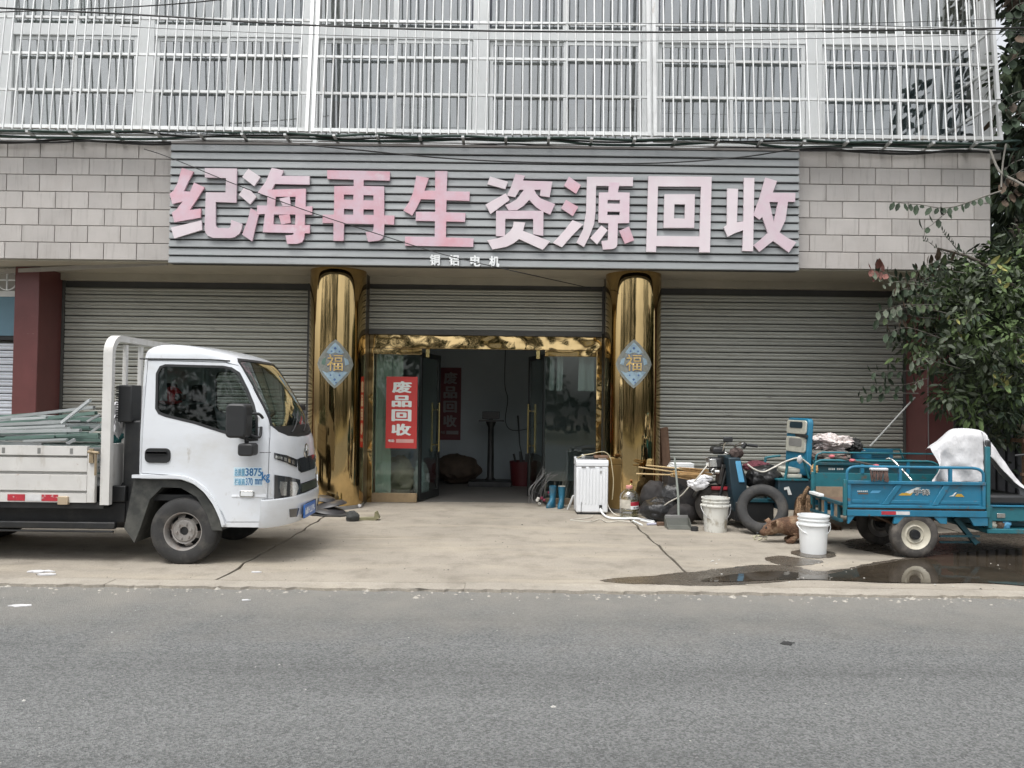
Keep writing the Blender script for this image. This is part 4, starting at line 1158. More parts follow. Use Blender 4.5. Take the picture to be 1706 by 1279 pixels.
WX = P(303, 886, 7.63).x
for sgn in (-1, 1):
    y = TYC + sgn * (TW - .03)
    wheel(WX, y, sgn, .333, .19, truck)
    wheel(-6.02, y + sgn * .02, sgn, .333, .19, truck)
    wheel(-6.02, y - sgn * .21, sgn, .333, .19, truck)
# --- chassis and skirt
ch = MB()
for y in (TYC - .36, TYC + .30): ch.box((-7.9, y, .46), (-2.5, y + .06, .60))
ch.box((-3.25, TYC - .55, .32), (-3.15, TYC + .55, .40))
ch.build('chassis', M['frame_black'], truck)
a, b_ = P(-2, 838, 7.75), P(213, 890, 7.75)
sk = MB(); sk.box((-5.62, 7.72, .60), (-3.86, 7.78, .76)); sk.box((-5.55, 7.765, .385), (-3.88, 8.3, .595))
sk.build('skirt_panel', M['frame_black'], truck, bevel=.01)
gd = MB(); gd.box((-5.6, 7.66, .335), (-3.93, 7.72, .405)); gd.build('side_guard', M['frame_black'], truck, bevel=.012)
gd = MB(); gd.box((-5.6, 7.67, .30), (-3.95, 7.70, .318)); gd.build('side_guard', M['frame_black'], truck, bevel=.005)
ft = MB(); ft.lathe([(.0, -.28), (.23, -.28), (.26, -.25), (.26, .28), (.23, .30), (0, .30)], (0, 0, 0), 'X', 24)
fm = ft.mesh('fuel_tank'); fm.transform(Matrix.Translation((-3.78 - .35, 8.05, .55))); link('fuel_tank', fm, M['frame_black'], truck)
# air intake column and black fillers behind the cab
a, b_ = P(200, 641, 7.78), P(219, 700, 7.78)
sn = MB(); sn.box((a.x, 7.74, b_.z - .02), (b_.x + .02, 7.95, a.z)); sno = sn.build('air_intake', M['dark'], truck, bevel=.015)
fin = MB()
for k in range(14): fin.box((a.x - .015, 7.735, b_.z + .02 + k * .024), (a.x + .02, 7.955, b_.z + .032 + k * .024))
fin.build('fins', M['dark'], sno)
MB().box((-3.92, 7.78, .38), (-3.745, 8.0, b_.z)).build('intake_duct', M['frame_black'], truck, bevel=.02)
MB().box((-3.90, 8.05, .42), (-3.76, 9.0, 1.15)).build('rear_filler', M['frame_black'], truck, bevel=.02)
# --- cargo bed
BX0, BX1 = -7.8, -4.02
bz0, bz1 = P(80, 835, 7.66).z, P(80, 742, 7.66).z
H_ = bz1 - bz0
pr = [(.024, 0), (-.012, .0), (-.012, .088), (.018, .094), (.018, .112), (-.016, .118), (-.016, .27), (.018, .277), (.018, .298), (-.016, .305), (-.016, H_ - .115), (.018, H_ - .108), (.018, H_ - .095), (-.024, H_ - .09), (-.024, H_), (.024, H_)]
for sgn in (-1, 1):
    y = TYC + sgn * .81
    mb = MB(); mb.prism([(-sgn * a, z) for a, z in pr], lambda p, z, d: (d, y + p * (1 if sgn < 0 else 1), bz0 + z), BX0, BX1 - .16)
    sb = mb.build('side_board', M['bed_white'], truck, smooth=0)
    if sgn < 0:
        for k, (xa, xb, mm) in enumerate(((-5.9, -5.52, 'tape_red'), (-5.5, -5.14, 'tape_white'), (P(13, 825, 7.6).x, P(42, 825, 7.6).x, 'tape_red'), (P(43, 825, 7.6).x, P(69, 825, 7.6).x, 'tape_white'), (P(70, 825, 7.6).x, P(97, 825, 7.6).x, 'tape_red'))):
            if mm not in M: M[mm] = mat(mm, (.42, .035, .05) if 'red' in mm else (.6, .6, .6), .35, var=.12, vs=12, dirt=((.55, .5, .48), .62, .7, 14))
            MB().box((xa, y - .0165, bz0 + .012), (xb, y - .0125, bz0 + .075)).build('reflective_tape', M[mm], sb)
        MB().box((P(98, 828, 7.6).x, y - .035, bz0 - .02), (P(115, 828, 7.6).x, y + .01, bz0 + .06)).build('hinge', mat('brass_hinge', (.5, .4, .28), .5, metal=.4), sb, bevel=.005)
        for px in (5, 64, 118): MB().box((P(px, 748, 7.6).x, y - .026, bz1 - .075), (P(px + 5, 748, 7.6).x, y - .02, bz1 - .02)).build('stain_patch', mat('grey_bracket', (.2, .2, .19), .6), sb)
    MB().box((BX1 - .155, y - .022, bz0), (BX1 - .075, y + .022, bz1 - .06)).build('corner_post', M['bed_white'], truck, bevel=.006)
    lt = MB(); lt.box((BX1 - .13, y - .04, bz1 - .16), (BX1 - .09, y - .02, bz1 - .02)); lt.tube([(BX1 - .14, y - .04, bz1 - .05), (BX1 - .03, y - .05, bz1 - .06)], .014, 8); lt.tube([(BX1 - .06, y - .045, bz1 - .05), (BX1 - .06, y - .045, bz1 - .28)], .012, 8); lt.build('latch', mat('rusty_latch', (.32, .25, .16), .6, metal=.4, var=.3, vs=20), truck)
MB().box((BX0, TYC - .80, bz0 - .06), (BX1, TYC + .80, bz0 - .003)).build('bed_floor', M['frame_black'], truck)
MB().box((BX0 - .03, TYC - .81, bz0), (BX0, TYC + .81, bz1)).build('tail_board', M['bed_white'], truck)
# headboard hoop with rounded shoulders
HZ = P(190, 562, 7.64).z
pts = []
for k in range(7):
    a = math.pi - k * math.pi / 12; pts.append((BX1 + .02, TYC - .64 + .16 * math.cos(a), HZ - .16 + .16 * math.sin(a)))
for k in range(7):
    a = math.pi / 2 - k * math.pi / 12; pts.append((BX1 + .02, TYC + .64 + .16 * math.cos(a), HZ - .16 + .16 * math.sin(a)))
hp = [(BX1 + .02, TYC - .80, bz0 - .02)] + pts + [(BX1 + .02, TYC + .80, bz0 - .02)]
hb = MB()
hb.sweep(hp, .06, .09, (1, 0, 0))
hoop = hb.build('headboard_hoop', M['bed_white'], truck, smooth=50)
for y in (-.48, -.16, .16, .48):
    MB().box((BX1 + .0, TYC + y - .022, bz0), (BX1 + .04, TYC + y + .022, HZ - .05)).build('upright', M['bed_white'], hoop, bevel=.004)
MB().box((BX1 + .0, TYC - .76, bz0), (BX1 + .03, TYC + .76, bz1 + .02)).build('headboard_panel', M['bed_white'], truck)

# --- load: aluminium strips lying in the bed, each a thing
M['alu'] = mat('scrap_aluminium', (.52, .54, .54), .42, metal=.5, var=.15, vs=2, rnd=.22, dirts=(((.2, .3, .26), .55, .75, 2.2, (1, 1, 1), .7),))
M['alu_green'] = mat('green_tinted_strip', (.16, .24, .21), .45, metal=.3, var=.2, vs=3, rnd=.2)
strips = [  # px ends on a depth Y, size, look
    ((-60, 706), (157, 680), 8.6, .05, 0, 'long pale strip lying highest at the back of the truck load'),
    ((-60, 714), (160, 690), 8.45, .06, 1, 'greenish hollow strip just below the highest strip of the load'),
    ((-60, 712), (102, 705), 8.2, .05, 0, 'pale strip whose end meets the upright tilted piece'),
    ((103, 706), (150, 668), 8.15, .045, 0, 'short pale strip tilted up steeply out of the load'),
    ((-60, 718), (110, 711), 8.05, .035, 0, 'thin pale strip below the tilted piece'),
    ((-60, 722), (134, 719), 7.95, .05, 0, 'bright wide strip in the middle of the load'),
    ((10, 731), (165, 725), 7.85, .04, 1, 'green strip low in the load reaching the headboard'),
    ((-60, 735), (92, 729), 7.8, .035, 1, 'dark green strip lowest at the left of the load'),
    ((40, 736), (112, 733), 7.75, .03, 0, 'short white strip at the near edge of the load'),
    ((112, 740), (124, 734), 7.8, .04, 0, 'short bent offcut poking over the side board'),
    ((-60, 729), (60, 727), 8.3, .05, 1, 'dull green strip under the wide bright strip'),
    ((60, 716), (150, 713), 8.5, .035, 1, 'slim dark strip near the headboard end of the load'),
    ((146, 703), (166, 692), 8.2, .035, 0, 'short crooked strip leaning on the headboard'),
    ((20, 700), (78, 697), 8.35, .04, 0, 'short flat pale sheet resting across the upper strips'),
    ((150, 722), (166, 711), 7.9, .03, 0, 'thin offcut leaning on the headboard post'),
    ((-60, 700), (120, 686), 8.75, .04, 1, 'grey green strip at the far side of the load'),
]
for a, b_, Y, s, k, lab in strips:
    p, q = P(*a, Y), P(*b_, Y + .05)
    mb = MB()
    d = (q - p).normalized(); up = Vector((0, 0, 1)); t = .008
    s *= .62; mb.bar(p, q, s * 1.6, t)                                      # web
    off = Vector((0, s * .8, 0))
    mb.bar(p + off + up * s * .4, q + off + up * s * .4, t, s * .9); mb.bar(p - off + up * s * .4, q - off + up * s * .4, t, s * .9)
    mb.bar(p + up * s * .85, q + up * s * .85, s * 1.1, t)
    tag(mb.build('aluminium_strip', M['alu_green'] if k else M['alu'], None, smooth=0), lab, 'scrap strip', 'scrap strips loaded in the truck bed')
ld = MB()
rr = random.Random(3)
for k in range(130):
    x = rr.uniform(-7.4, -4.7); y = rr.uniform(7.80, 9.05); L_ = rr.uniform(.5, 2.4); z = rr.uniform(bz0 + .02, bz1 + .04) if k < 50 else bz1 + rr.uniform(-.06, .04) + .20 * (y - 7.8) * (1 if x < -4.9 else .5)
    a = rr.uniform(-.08, .08); ld.bar((x - L_ / 2, y - a, z), (min(x + L_ / 2, -4.15), y + a, z + rr.uniform(-.03, .05)), rr.uniform(.02, .06), rr.uniform(.012, .035), mi=0 if rr.random() < .45 else 1)
tag(ld.build('scrap_heap', [M['alu_green'], M['alu']], None, smooth=0), 'tangled heap of scrap profiles filling the truck bed below the long strips', 'scrap', kind='stuff')
# crumpled white sack between headboard and cab
def crumple(name, c, r, seed, m, sc=(1, 1, 1), amp=.3, f=4.0, sub=4, flat=None):
    bm = bmesh.new(); bmesh.ops.create_icosphere(bm, subdivisions=sub, radius=1)
    off = Vector((seed * 3.7, seed * 1.3, seed * 2.1))
    for v_ in bm.verts:
        n_ = mnoise.noise(v_.co * f * .5 + off) * .6 + abs(mnoise.noise(v_.co * f + off)) * .6
        v_.co *= 1 + amp * (n_ - .3)
        v_.co = Vector((v_.co.x * sc[0] * r, v_.co.y * sc[1] * r, v_.co.z * sc[2] * r)) + Vector(c)
        if flat is not None: v_.co.z = max(v_.co.z, flat)
    me = bpy.data.meshes.new(name); bm.to_mesh(me); bm.free(); finish(me, 35)
    return link(name, me, m)
c = P(190, 698, 7.85)
tag(crumple('plastic_sack', (c.x, 8.0, c.z - .02), .16, 2, M['cloth_white'], (.62, 1.2, 1.5), .5, 5), 'crumpled white plastic sack stuffed between truck headboard and cab', 'sack')
c = P(189, 716, 7.85)
tag(crumple('cloth_bundle', (c.x, 8.0, c.z - .06), .12, 5, mat('dark_teal_cloth', (.02, .09, .09), .9), (.7, 1.2, 1.2), .4, 4), 'dark teal cloth bundle under the white sack behind the cab', 'cloth')
# red helmet on the seat back
hc = P(284, 662, 8.0)
hm = MB(); hm.ball((0, 0, 0), .135, 24, 14, (1, .95, .95)); me = hm.mesh('helmet', 60)
for v_ in me.vertices:
    if v_.co.z < -.04: v_.co.z = -.04 + (v_.co.z + .04) * .5
h = link('motorcycle_helmet', me, mat('red_gloss_plastic', (.50, .02, .03), .15, var=.05, coat=1), None, (hc.x, 7.98, hc.z)); tag(h, 'glossy red helmet seen through the truck side window', 'helmet')
vz = MB(); vz.box((.05, -.09, -.035), (.142, .09, .045)); vz.build('visor', M['lamp_dark'], None, bevel=.02, loc=None)
vo = bpy.data.objects[-1] if False else COL.objects[-1]
vo.location = h.location; adopt(vo, h)
wc = MB(); wcp = smooth_pts([(-3.52, 7.75, 1.98), (-3.50, 7.76, 1.80), (-3.55, 7.77, 1.64)], 4)
curtain(-3.60, -3.50, 1.62, 1.99, 7.80, 4).build('cab_cloth', M['cloth_white'], truck)
# ================================================================= BLUE CARGO TRICYCLES
def trike_wheel(x, yc, R_, Wd, parent, light=True):
    rim = R_ * .60
    def Y(h): return yc - Wd / 2 + h
    hub = MB()
    hub.lathe([(.001, Y(.0)), (R_ * .20, Y(.0)), (R_ * .22, Y(.02)), (R_ * .22, Y(Wd))], (x, 0, R_), 'Y', 20)
    for k in range(5):
        a = k * 2 * math.pi / 5; hub.cyl((x + R_ * .14 * math.cos(a), Y(.004), R_ + R_ * .14 * math.sin(a)), (x + R_ * .14 * math.cos(a), Y(-.008), R_ + R_ * .14 * math.sin(a)), .009, n=6)
    h = hub.build('wheel', M['frame_black'], parent)
    t = MB()
    prof = [(rim, Y(.005)), (R_ * .74, Y(-.006)), (R_ * .9, Y(0)), (R_ * .97, Y(.015)), (R_, Y(.03)), (R_, Y(Wd * .3)), (R_ - .007, Y(Wd * .33)), (R_ - .007, Y(Wd * .42)), (R_, Y(Wd * .45)), (R_, Y(Wd * .55)), (R_ - .007, Y(Wd * .58)), (R_ - .007, Y(Wd * .67)), (R_, Y(Wd * .7)), (R_, Y(Wd - .03)), (R_ * .97, Y(Wd - .015)), (R_ * .74, Y(Wd + .006)), (rim, Y(Wd - .005))]
    t.lathe(prof, (x, 0, R_), 'Y', 48); t.build('tyre', M['trike_rubber'], h)
    r = MB(); r.lathe([(rim + .006, Y(.0)), (rim - .004, Y(.006)), (rim - .02, Y(.022)), (R_ * .42, Y(.030)), (R_ * .36, Y(.02)), (R_ * .33, Y(.03)), (R_ * .20, Y(.04))], (x, 0, R_), 'Y', 40)
    r.build('rim', M['cream_rim'] if light else M['steel_rim'], h)
M['trike_rubber'] = mat('dusty_tyre', (.06, .055, .05), .8, var=.3, vs=9, dirt=((.20, .175, .15), .46, .72, 7, (1, 1, 1), .7))
M['cream_rim'] = mat('cream_rim_paint', (.50, .47, .38), .5, var=.15, vs=12, dirts=(((.2, .14, .09), .55, .72, 12, (1, 1, 1), .7),))
M['decal_y'] = mat('yellow_decal', (.48, .30, .04), .5, var=.2, vs=20)
M['decal_w'] = mat('white_decal', (.6, .62, .6), .5, var=.2, vs=25)
M['decal_l'] = mat('light_blue_decal', (.10, .34, .55), .5, var=.1)
M['navy'] = mat('dark_navy_panel', (.012, .03, .042), .5, var=.25)
M['cream_pad'] = mat('grey_cream_vinyl', (.42, .42, .36), .55, var=.12, vs=8, dirt=((.15, .14, .12), .55, .75, 9, (1, 1, 1), .6))
M['pale_board'] = mat('pale_dirty_board', (.30, .23, .16), .8, var=.3, vs=6)
M['black_bag'] = mat('black_plastic_bag', (.013, .013, .0135), .38, var=.3, vs=8, bump=.03, bs=9, bst=(1, 1, .5))

YA = 8.42
ta = thing('cargo_tricycle', (4.6, YA + .5, 0), 'front blue cargo tricycle with open tailgate and white sheet over its seat', 'tricycle', 'blue cargo tricycles by the right shutter')
def pa_(px, py, Y=YA): q = P(px, py, Y); return q.x, q.z
xL, zt = pa_(1411, 800); xR, _ = pa_(1640, 800); zb = pa_(1500, 846)[1]; zrail = pa_(1500, 778)[1]; zbeam = pa_(1500, 860)[1]
WDT = .90
YB_ = YA + WDT
# bed sides: panel with raised ribs
def bed_side(y, sgn, x0, x1, z0, z1, ribs, m, parent):
    mb = MB(); mb.box((x0, y - .006, z0), (x1, y + .006, z1))
    o = mb.build('side_panel', m, parent, bevel=.002)
    f = MB(); out = -sgn
    def bx(xa, xb, za, zb_, d=.018):
        ya, yb = (y - .008 - d, y - .0065) if sgn < 0 else (y + .0065, y + .008 + d)
        f.box((xa, ya, za), (xb, yb, zb_))
    bx(x0, x1, z1 - .035, z1, .025); bx(x0, x1, z0, z0 + .03); bx(x0, x0 + .035, z0 + .031, z1 - .036); bx(x1 - .035, x1, z0 + .031, z1 - .036)
    f.build('rim_bar', m, o, bevel=.004)
    for (a, b_) in ribs:
        r = MB(); ya, yb = (y - .022, y - .0065) if sgn < 0 else (y + .0065, y + .022)
        r.prism([(b_ - .035, z0 + .032), (b_ + .035, z0 + .032), (a + .035, z1 - .037), (a - .035, z1 - .037)], lambda x, z, d: (x, d, z), ya, yb); r.build('rib', m, o, bevel=.006)
    return o
rib1 = (pa_(1497, 800)[0], pa_(1473, 840)[0]); rib2 = (pa_(1576, 802)[0], pa_(1556, 842)[0])
ns = bed_side(YA, -1, xL, xR, zb, zt, [rib1, rib2], M['blue'], ta)
bed_side(YB_, 1, xL, xR, zb, zt, [], M['teal'], ta)
for xx in (xR - .01,): MB().box((xx, YA + .01, zb), (xx + .02, YB_ - .01, zt)).build('front_panel', M['teal'], ta)
MB().box((xL, YA, zb - .02), (xR, YB_, zb - .002)).build('bed_floor', M['rust'], ta)
# swage lines under the panels
for a, b_ in ((xL + .05, rib1[1] - .06), (rib1[1] + .06, rib2[1] - .06), (rib2[1] + .06, xR - .06)):
    MB().box((a, YA - .014, zb + .05), (b_, YA - .0065, zb + .085)).build('swage', M['blue'], ns, bevel=.004)
# beam below
bm2 = MB(); bm2.box((xL - .02, YA - .02, zbeam), (xR + .02, YA + .03, zb - .022)); bm2.box((xL - .02, YB_ - .03, zbeam), (xR + .02, YB_ + .02, zb - .022)); bm2.build('bed_beam', M['blue'], ta, bevel=.006)
a = pa_(1467, 849)[0]; b_ = pa_(1491, 849)[0]; c_ = pa_(1514, 849)[0]
if 'tape_red' in M:
    MB().box((a, YA - .0235, zbeam + .02), (b_, YA - .021, zb - .035)).build('reflector', M['tape_red'], ta)
    MB().box((b_ + .001, YA - .0235, zbeam + .02), (c_, YA - .021, zb - .035)).build('reflector', M['tape_white'], ta)
# corner posts + raised rail
for sy, y in ((-1, YA), (1, YB_)):
    post = MB(); post.box((xL - .04, y - .02, zbeam), (xL - .001, y + .02, zt + .01)); post.build('corner_post', M['teal'], ta, bevel=.005)
    post = MB(); post.box((xR + .012, y - .02, zbeam), (xR + .055, y + .02, pa_(1640, 744)[1] if sy < 0 else zrail)); post.build('corner_post', M['teal'], ta, bevel=.005)
    rl = MB()
    pts = smooth_pts([(xL + .0, y, zt), (xL + .005, y, zrail - .05), (xL + .05, y, zrail - .01), (xL + .12, y, zrail)], 5) + smooth_pts([(xR - .14, y, zrail), (xR - .06, y, zrail - .015), (xR - .015, y, zrail - .06), (xR - .01, y, zt)], 5)
    rl.tube(pts, .0165, 8)
    ro = rl.build('rail', M['teal'] if sy > 0 else M['blue'], ta, smooth=60)
    for px in (1499, 1583): xx = pa_(px, 790)[0]; MB().box((xx - .016, y - .015, zt), (xx + .016, y + .015, zrail - .01)).build('rail_post', M['blue'], ro)
# decals on the near side
def decal(s, px0, py0, px1, py1, m, y, bold=.02, parent=None):
    a, b2 = P(px0, py0, y), P(px1, py1, y); me = text_mesh(s, b2.x - a.x, a.z - b2.z, bold, .001)
    facing(me, ((a.x + b2.x) / 2, y - .009, (a.z + b2.z) / 2)); return link('lettering', me, m, parent)
def flat(name, pts, y, m, parent, th=.0015):
    w_ = [P(a, b2, y) for a, b2 in pts]; mb = MB(); mb.prism([(q.x, q.z) for q in w_], lambda x, z, d: (x, d, z), y - th - .007, y - .0062); return mb.build(name, m, parent)
flat('decal', [(1496, 825), (1502, 821), (1511, 821), (1531, 811), (1522, 817), (1517, 825)], YA, M['decal_y'], ns)
flat('decal', [(1507, 820), (1527, 811.5), (1534, 812), (1516, 822)], YA, M['decal_w'], ns, .0018)
decal('宇锋', 1521, 814, 1549, 825, M['decal_w'], YA - .002, .05, ns)
decal('宇锋', 1522, 815, 1548, 824.4, M['frame_black'], YA - .004, .0, ns)
flat('decal', [(1449, 821), (1453, 817), (1468, 817), (1463, 821)], YA, M['decal_l'], ns)
for k in range(6): flat('decal', [(1428 + 3 * k, 817), (1430 + 3 * k, 817), (1430 + 3 * k, 819), (1428 + 3 * k, 819)], YA, M['decal_w'], ns)
flat('decal', [(1429, 820.5), (1446, 820.5), (1446, 823), (1429, 823)], YA, M['rust'], ns)
flat('decal', [(1590, 827), (1594, 822.5), (1601, 822.5), (1606, 827.5)], YA, M['decal_y'], ns); flat('decal', [(1580, 826.5), (1586, 825), (1591, 820), (1593, 820), (1588, 826.5)], YA, M['decal_w'], ns)
# open rear end: cross bars, cells and boards; the tailgate itself is off
xe = xL - .045
rear = MB()
rear.box((xe - .02, YA + .03, zb + .015), (xe + .02, YB_ - .03, zb + .05)).box((xe - .02, YA + .03, zbeam - .075), (xe + .02, YB_ - .03, zbeam - .04))
re_ = rear.build('rear_crossmember', M['blue_dark'], ta, bevel=.004)
for k in range(5):
    y = YA + .10 + (WDT - .2) * k / 4; MB().box((xe - .014, y - .012, zbeam - .039), (xe + .014, y + .012, zb + .014)).build('brace', M['blue'] if k in (1, 2) else M['blue_dark'], re_)
for y0, y1, mm in ((YA + .13, YA + .26, 'wood'), (YA + .56, YA + .68, 'wood')): MB().box((xe + .016, y0, zbeam - .035), (xe + .028, y1, zb + .01)).build('board_piece', M['pale_board'], re_)
q = P(1376, 836, YA + .62); MB().box((xe - .06, YA + .50, zb + .051), (xe + .0, YA + .80, zb + .085)).build('end_cap', M['white_plastic'], re_, bevel=.006)
MB().box((xL + .01, YB_ - .03, zb + .004), (xL + .34, YB_ - .012, zb + .13)).build('board_piece', M['pale_board'], ta)
MB().box((xL + .0, YA + .02, zb + .001), (xL + .5, YB_ - .05, zb + .012)).build('floor_board', M['rust'], ta)
# brackets hanging off the beam, springs, axle, wheels
for pts in ([(1412, 858), (1425, 858), (1414, 872), (1412, 872)], [(1490, 858), (1514, 858), (1502, 872), (1488, 872)], [(1552, 858), (1577, 858), (1577, 873), (1566, 872)], [(1612, 858), (1645, 858), (1645, 876), (1622, 876)]):
    w_ = [P(*p, YA) for p in pts]; mb = MB(); mb.prism([(q.x, q.z) for q in w_], lambda x, z, d: (x, d, z), YA - .01, YA + .02); mb.build('bracket', M['blue'], ta, bevel=.003)
wx = P(1523, 894, YA + .03).x; RA = .256
trike_wheel(wx, YA + .05, RA, .12, ta); trike_wheel(wx, YB_ - .06, RA, .12, ta, False)
ax = MB(); ax.cyl((wx, YA + .1, RA), (wx, YB_ - .1, RA), .035, n=12); ax.cyl((wx - .02, YA + .42, RA), (wx + .05, YA + .56, RA), .10, n=16); ax.build('axle', M['frame_black'], ta)
for y in (YA + .16, YB_ - .16):
    sp2 = MB()
    for k in range(3): sp2.tube(smooth_pts([(wx - .38 + .05 * k, y, .44 - .02 * k), (wx, y, .32 - .015 * k), (wx + .38 - .05 * k, y, .44 - .02 * k)], 5), .014, 6)
    sp2.build('leaf_spring', M['rust'], ta)
chs = MB()
for y in (YA + .25, YB_ - .25): chs.bar((xL, y, .46), (xR + 1.9, y, .30), .05, .06)
for px, py, qx, qy in ((1590, 862, 1626, 905),): chs.bar(P(px, py, YA + .15), P(qx, qy, YA + .15), .05, .05)
chs.bar(P(1565, 893, YA + .1), P(1632, 893, YA + .1), .02); chs.bar(P(1565, 903, YA + .2), P(1632, 903, YA + .2), .02)
chs.build('frame', M['blue_dark'], ta)
# driver end
dv = MB(); x1 = xR + .07
zs0, zs1 = pa_(1660, 870)[1], pa_(1660, 846)[1]
dv.box((x1, YA + .06, .27), (x1 + .62, YB_ - .06, .32)); dv.box((x1, YA + .05, .33), (x1 + .05, YA + .12, zs1)); dv.build('foot_deck', M['teal'], ta, bevel=.006)
MB().box((x1, YA + .08, zs0), (x1 + .46, YB_ - .08, zs1)).build('seat_box', M['teal'], ta, bevel=.01)
MB().box((x1 + .0, YA + .06, zs1 + .002), (x1 + .50, YB_ - .06, zs1 + .02)).build('seat_edge', M['blue'], ta, bevel=.004)
MB().box((x1 + .02, YA + .09, zs1 + .021), (x1 + .48, YB_ - .09, zs1 + .13)).build('seat', M['dark'], ta, bevel=.03)
MB().box((x1 + .03, YA + .14, zs1 + .14), (x1 + .10, YB_ - .14, P(1640, 728, 8.7).z - .03)).build('backrest', M['dark'], ta, bevel=.02)
q0, q1 = P(1661, 855, YA + .07), P(1675, 863, YA + .07); MB().box((q0.x, YA + .07, q1.z), (q1.x, YA + .079, q0.z)).build('badge', M['chrome'], ta, bevel=.004)
fk = MB(); xf0 = x1 + 1.25
fk.bar((x1 + .6, YA + .49, .30), (xf0 - .12, YA + .49, .62), .06); fk.tube([(xf0 - .18, YA + .49, 1.0), (xf0 + .05, YA + .49, .28)], .03, 8); fk.build('fork', M['teal'], ta)
trike_wheel(xf0 + .05, YA + .49, .25, .10, ta)
hbm = MB(); hbm.tube(smooth_pts([(xf0 - .42, YA + .12, 1.08), (xf0 - .24, YA + .22, 1.10), (xf0 - .2, YA + .49, 1.02), (xf0 - .24, YA + .76, 1.10), (xf0 - .42, YA + .86, 1.08)], 5), .014, 8); hbm.build('handlebar', M['dark'], ta)
MB().box((xf0 - .14, YA + .28, .42), (xf0 - .08, YA + .70, .98)).build('leg_shield', M['blue'], ta, bevel=.03)
for col, px in ((M['cream_pad'], 1652), (M['rust'], 1666), (M['decal_l'], 1676)):
    q = P(px, 880, YA + .12); tag(crumple('rag', (q.x, YA + .14, .36), .07, px % 9, col, (1, .8, .9), .4, 4, sub=3), {1652: 'grey rag tucked low on the front tricycle foot deck', 1666: 'rust brown rag between two pale rags on the foot deck', 1676: 'light blue rag on the front tricycle foot deck'}[px], 'rag')

# ---- white sheet thrown over the seat back and hanging into the bed
top_px = [(1550, 748), (1556, 743), (1565, 737), (1576, 727), (1588, 717), (1602, 715.5), (1622, 716.5), (1638, 719.5), (1646, 726)]
bot_px = [(1553, 803), (1560, 803), (1572, 803), (1584, 803), (1596, 803), (1608, 803), (1622, 803), (1634, 801), (1641, 792)]
YSH = 8.56
tp_ = smooth_pts([P(a, b2, YSH + .05) for a, b2 in top_px], 5); bt_ = smooth_pts([P(a, b2, YSH) for a, b2 in bot_px], 5)
NH, NB = 12, 12
rows = []
for j in range(NH + NB):
    row = []
    for i in range(len(tp_)):
        u = i / (len(tp_) - 1)
        if j < NH:
            t = j / NH                     # hem .. ridge
            q = bt_[i].lerp(tp_[i], t)
            if i < 6 and t > .55: q.x = max(q.x, tp_[i].x - .004); 
            # the left edge bellies in under the tip
            if u < .25: q.x += .10 * (1 - u / .25) * math.sin(math.pi * t) * (1 - .4 * t)
            fan = q.x - bt_[i].x
            k1 = math.sin(u * 13 + 4.2 * t + .9 * math.sin(4 * t)) * .030 * (1 - t) ** .6 + math.sin(u * 29 + 5.5 * t + 1.3) * .012 * (1 - t) ** .5
            n1 = mnoise.noise(Vector((u * 3.2, t * 2.0, 1.7))) * .045 + mnoise.noise(Vector((u * 7 + 3, t * 6.5, 4.7))) * .020
            crease = -.018 * math.exp(-((t - .33 + .25 * (u - .5)) / .05) ** 2) * (u > .35)
            row.append(Vector((q.x + n1 * .3, q.y + k1 + n1 + crease, q.z)))
        else:
            t = (j - NH + 1) / NB; q = tp_[i]
            n1 = mnoise.noise(Vector((q.x * 3, t * 3, 8.1)))
            row.append(Vector((q.x * (1 + .040 * t) + .02 * n1, q.y + t * .45, q.z + .03 * n1 * (1 - u) + .02 * math.sin(math.pi * t) - .03 * t)))
    rows.append(row)
mb = MB(); mb.loft(rows, closed=False, cap=False)
so = mb.build('white_sheet', M['cloth_white'], None, smooth=180)
sl = so.modifiers.new('thick', 'SOLIDIFY'); sl.thickness = .004
ss = so.modifiers.new('smooth', 'SUBSURF'); ss.levels = 1; ss.render_levels = 1
tag(so, 'large white sheet thrown over the front tricycle seat, hanging into its bed', 'sheet')
# its loose end stretched down over the seat to the right
e0 = [P(a, b2, YSH + .04) for a, b2 in ((1637, 719), (1647, 731), (1662, 752), (1680, 778), (1694, 797), (1708, 811), (1722, 818))]
e1 = [P(a, b2, YSH + .0) for a, b2 in ((1643, 750), (1652, 762), (1664, 774), (1682, 795), (1697, 808), (1709, 816), (1722, 822))]
e0, e1 = smooth_pts(e0, 4), smooth_pts(e1, 4); rows = []
for j in range(18):
    if j < 6: rows.append([e1[i].lerp(e0[i], j / 6) + Vector((0, .012 * mnoise.noise(Vector((i * .6, j * .7, 2))) + .01 * math.sin(i * .9), 0)) for i in range(len(e0))])
    else:
        t = (j - 6) / 11; rows.append([e0[i] + Vector((e0[i].x * .03 * t, .55 * t, -.035 * math.sin(math.pi * t) + .012 * mnoise.noise(Vector((i * .5, t * 4, 3))))) for i in range(len(e0))])
se = MB().loft(rows, closed=False, cap=False).build('sheet_end', M['cloth_white'], so, smooth=180)
sl = se.modifiers.new('thick', 'SOLIDIFY'); sl.thickness = .004
gc = MB(); qx = P(1690, 815, 8.66)
rows = []
for k in range(9):
    t = k / 8; rows.append([Vector((qx.x + .0 + .12 * i + .03 * math.sin(6 * t + i), 8.60 + .02 * math.sin(i * 2 + 3 * t), .78 - .40 * t)) for i in range(6)])
gc.loft(rows, closed=False, cap=False); go = gc.build('grey_cloth', mat('grey_cloth', (.16, .17, .18), .9, var=.15), None, smooth=70); sl = go.modifiers.new('thick', 'SOLIDIFY'); sl.thickness = .005
tag(go, 'grey cloth hanging beside the front tricycle seat at the right edge', 'cloth')

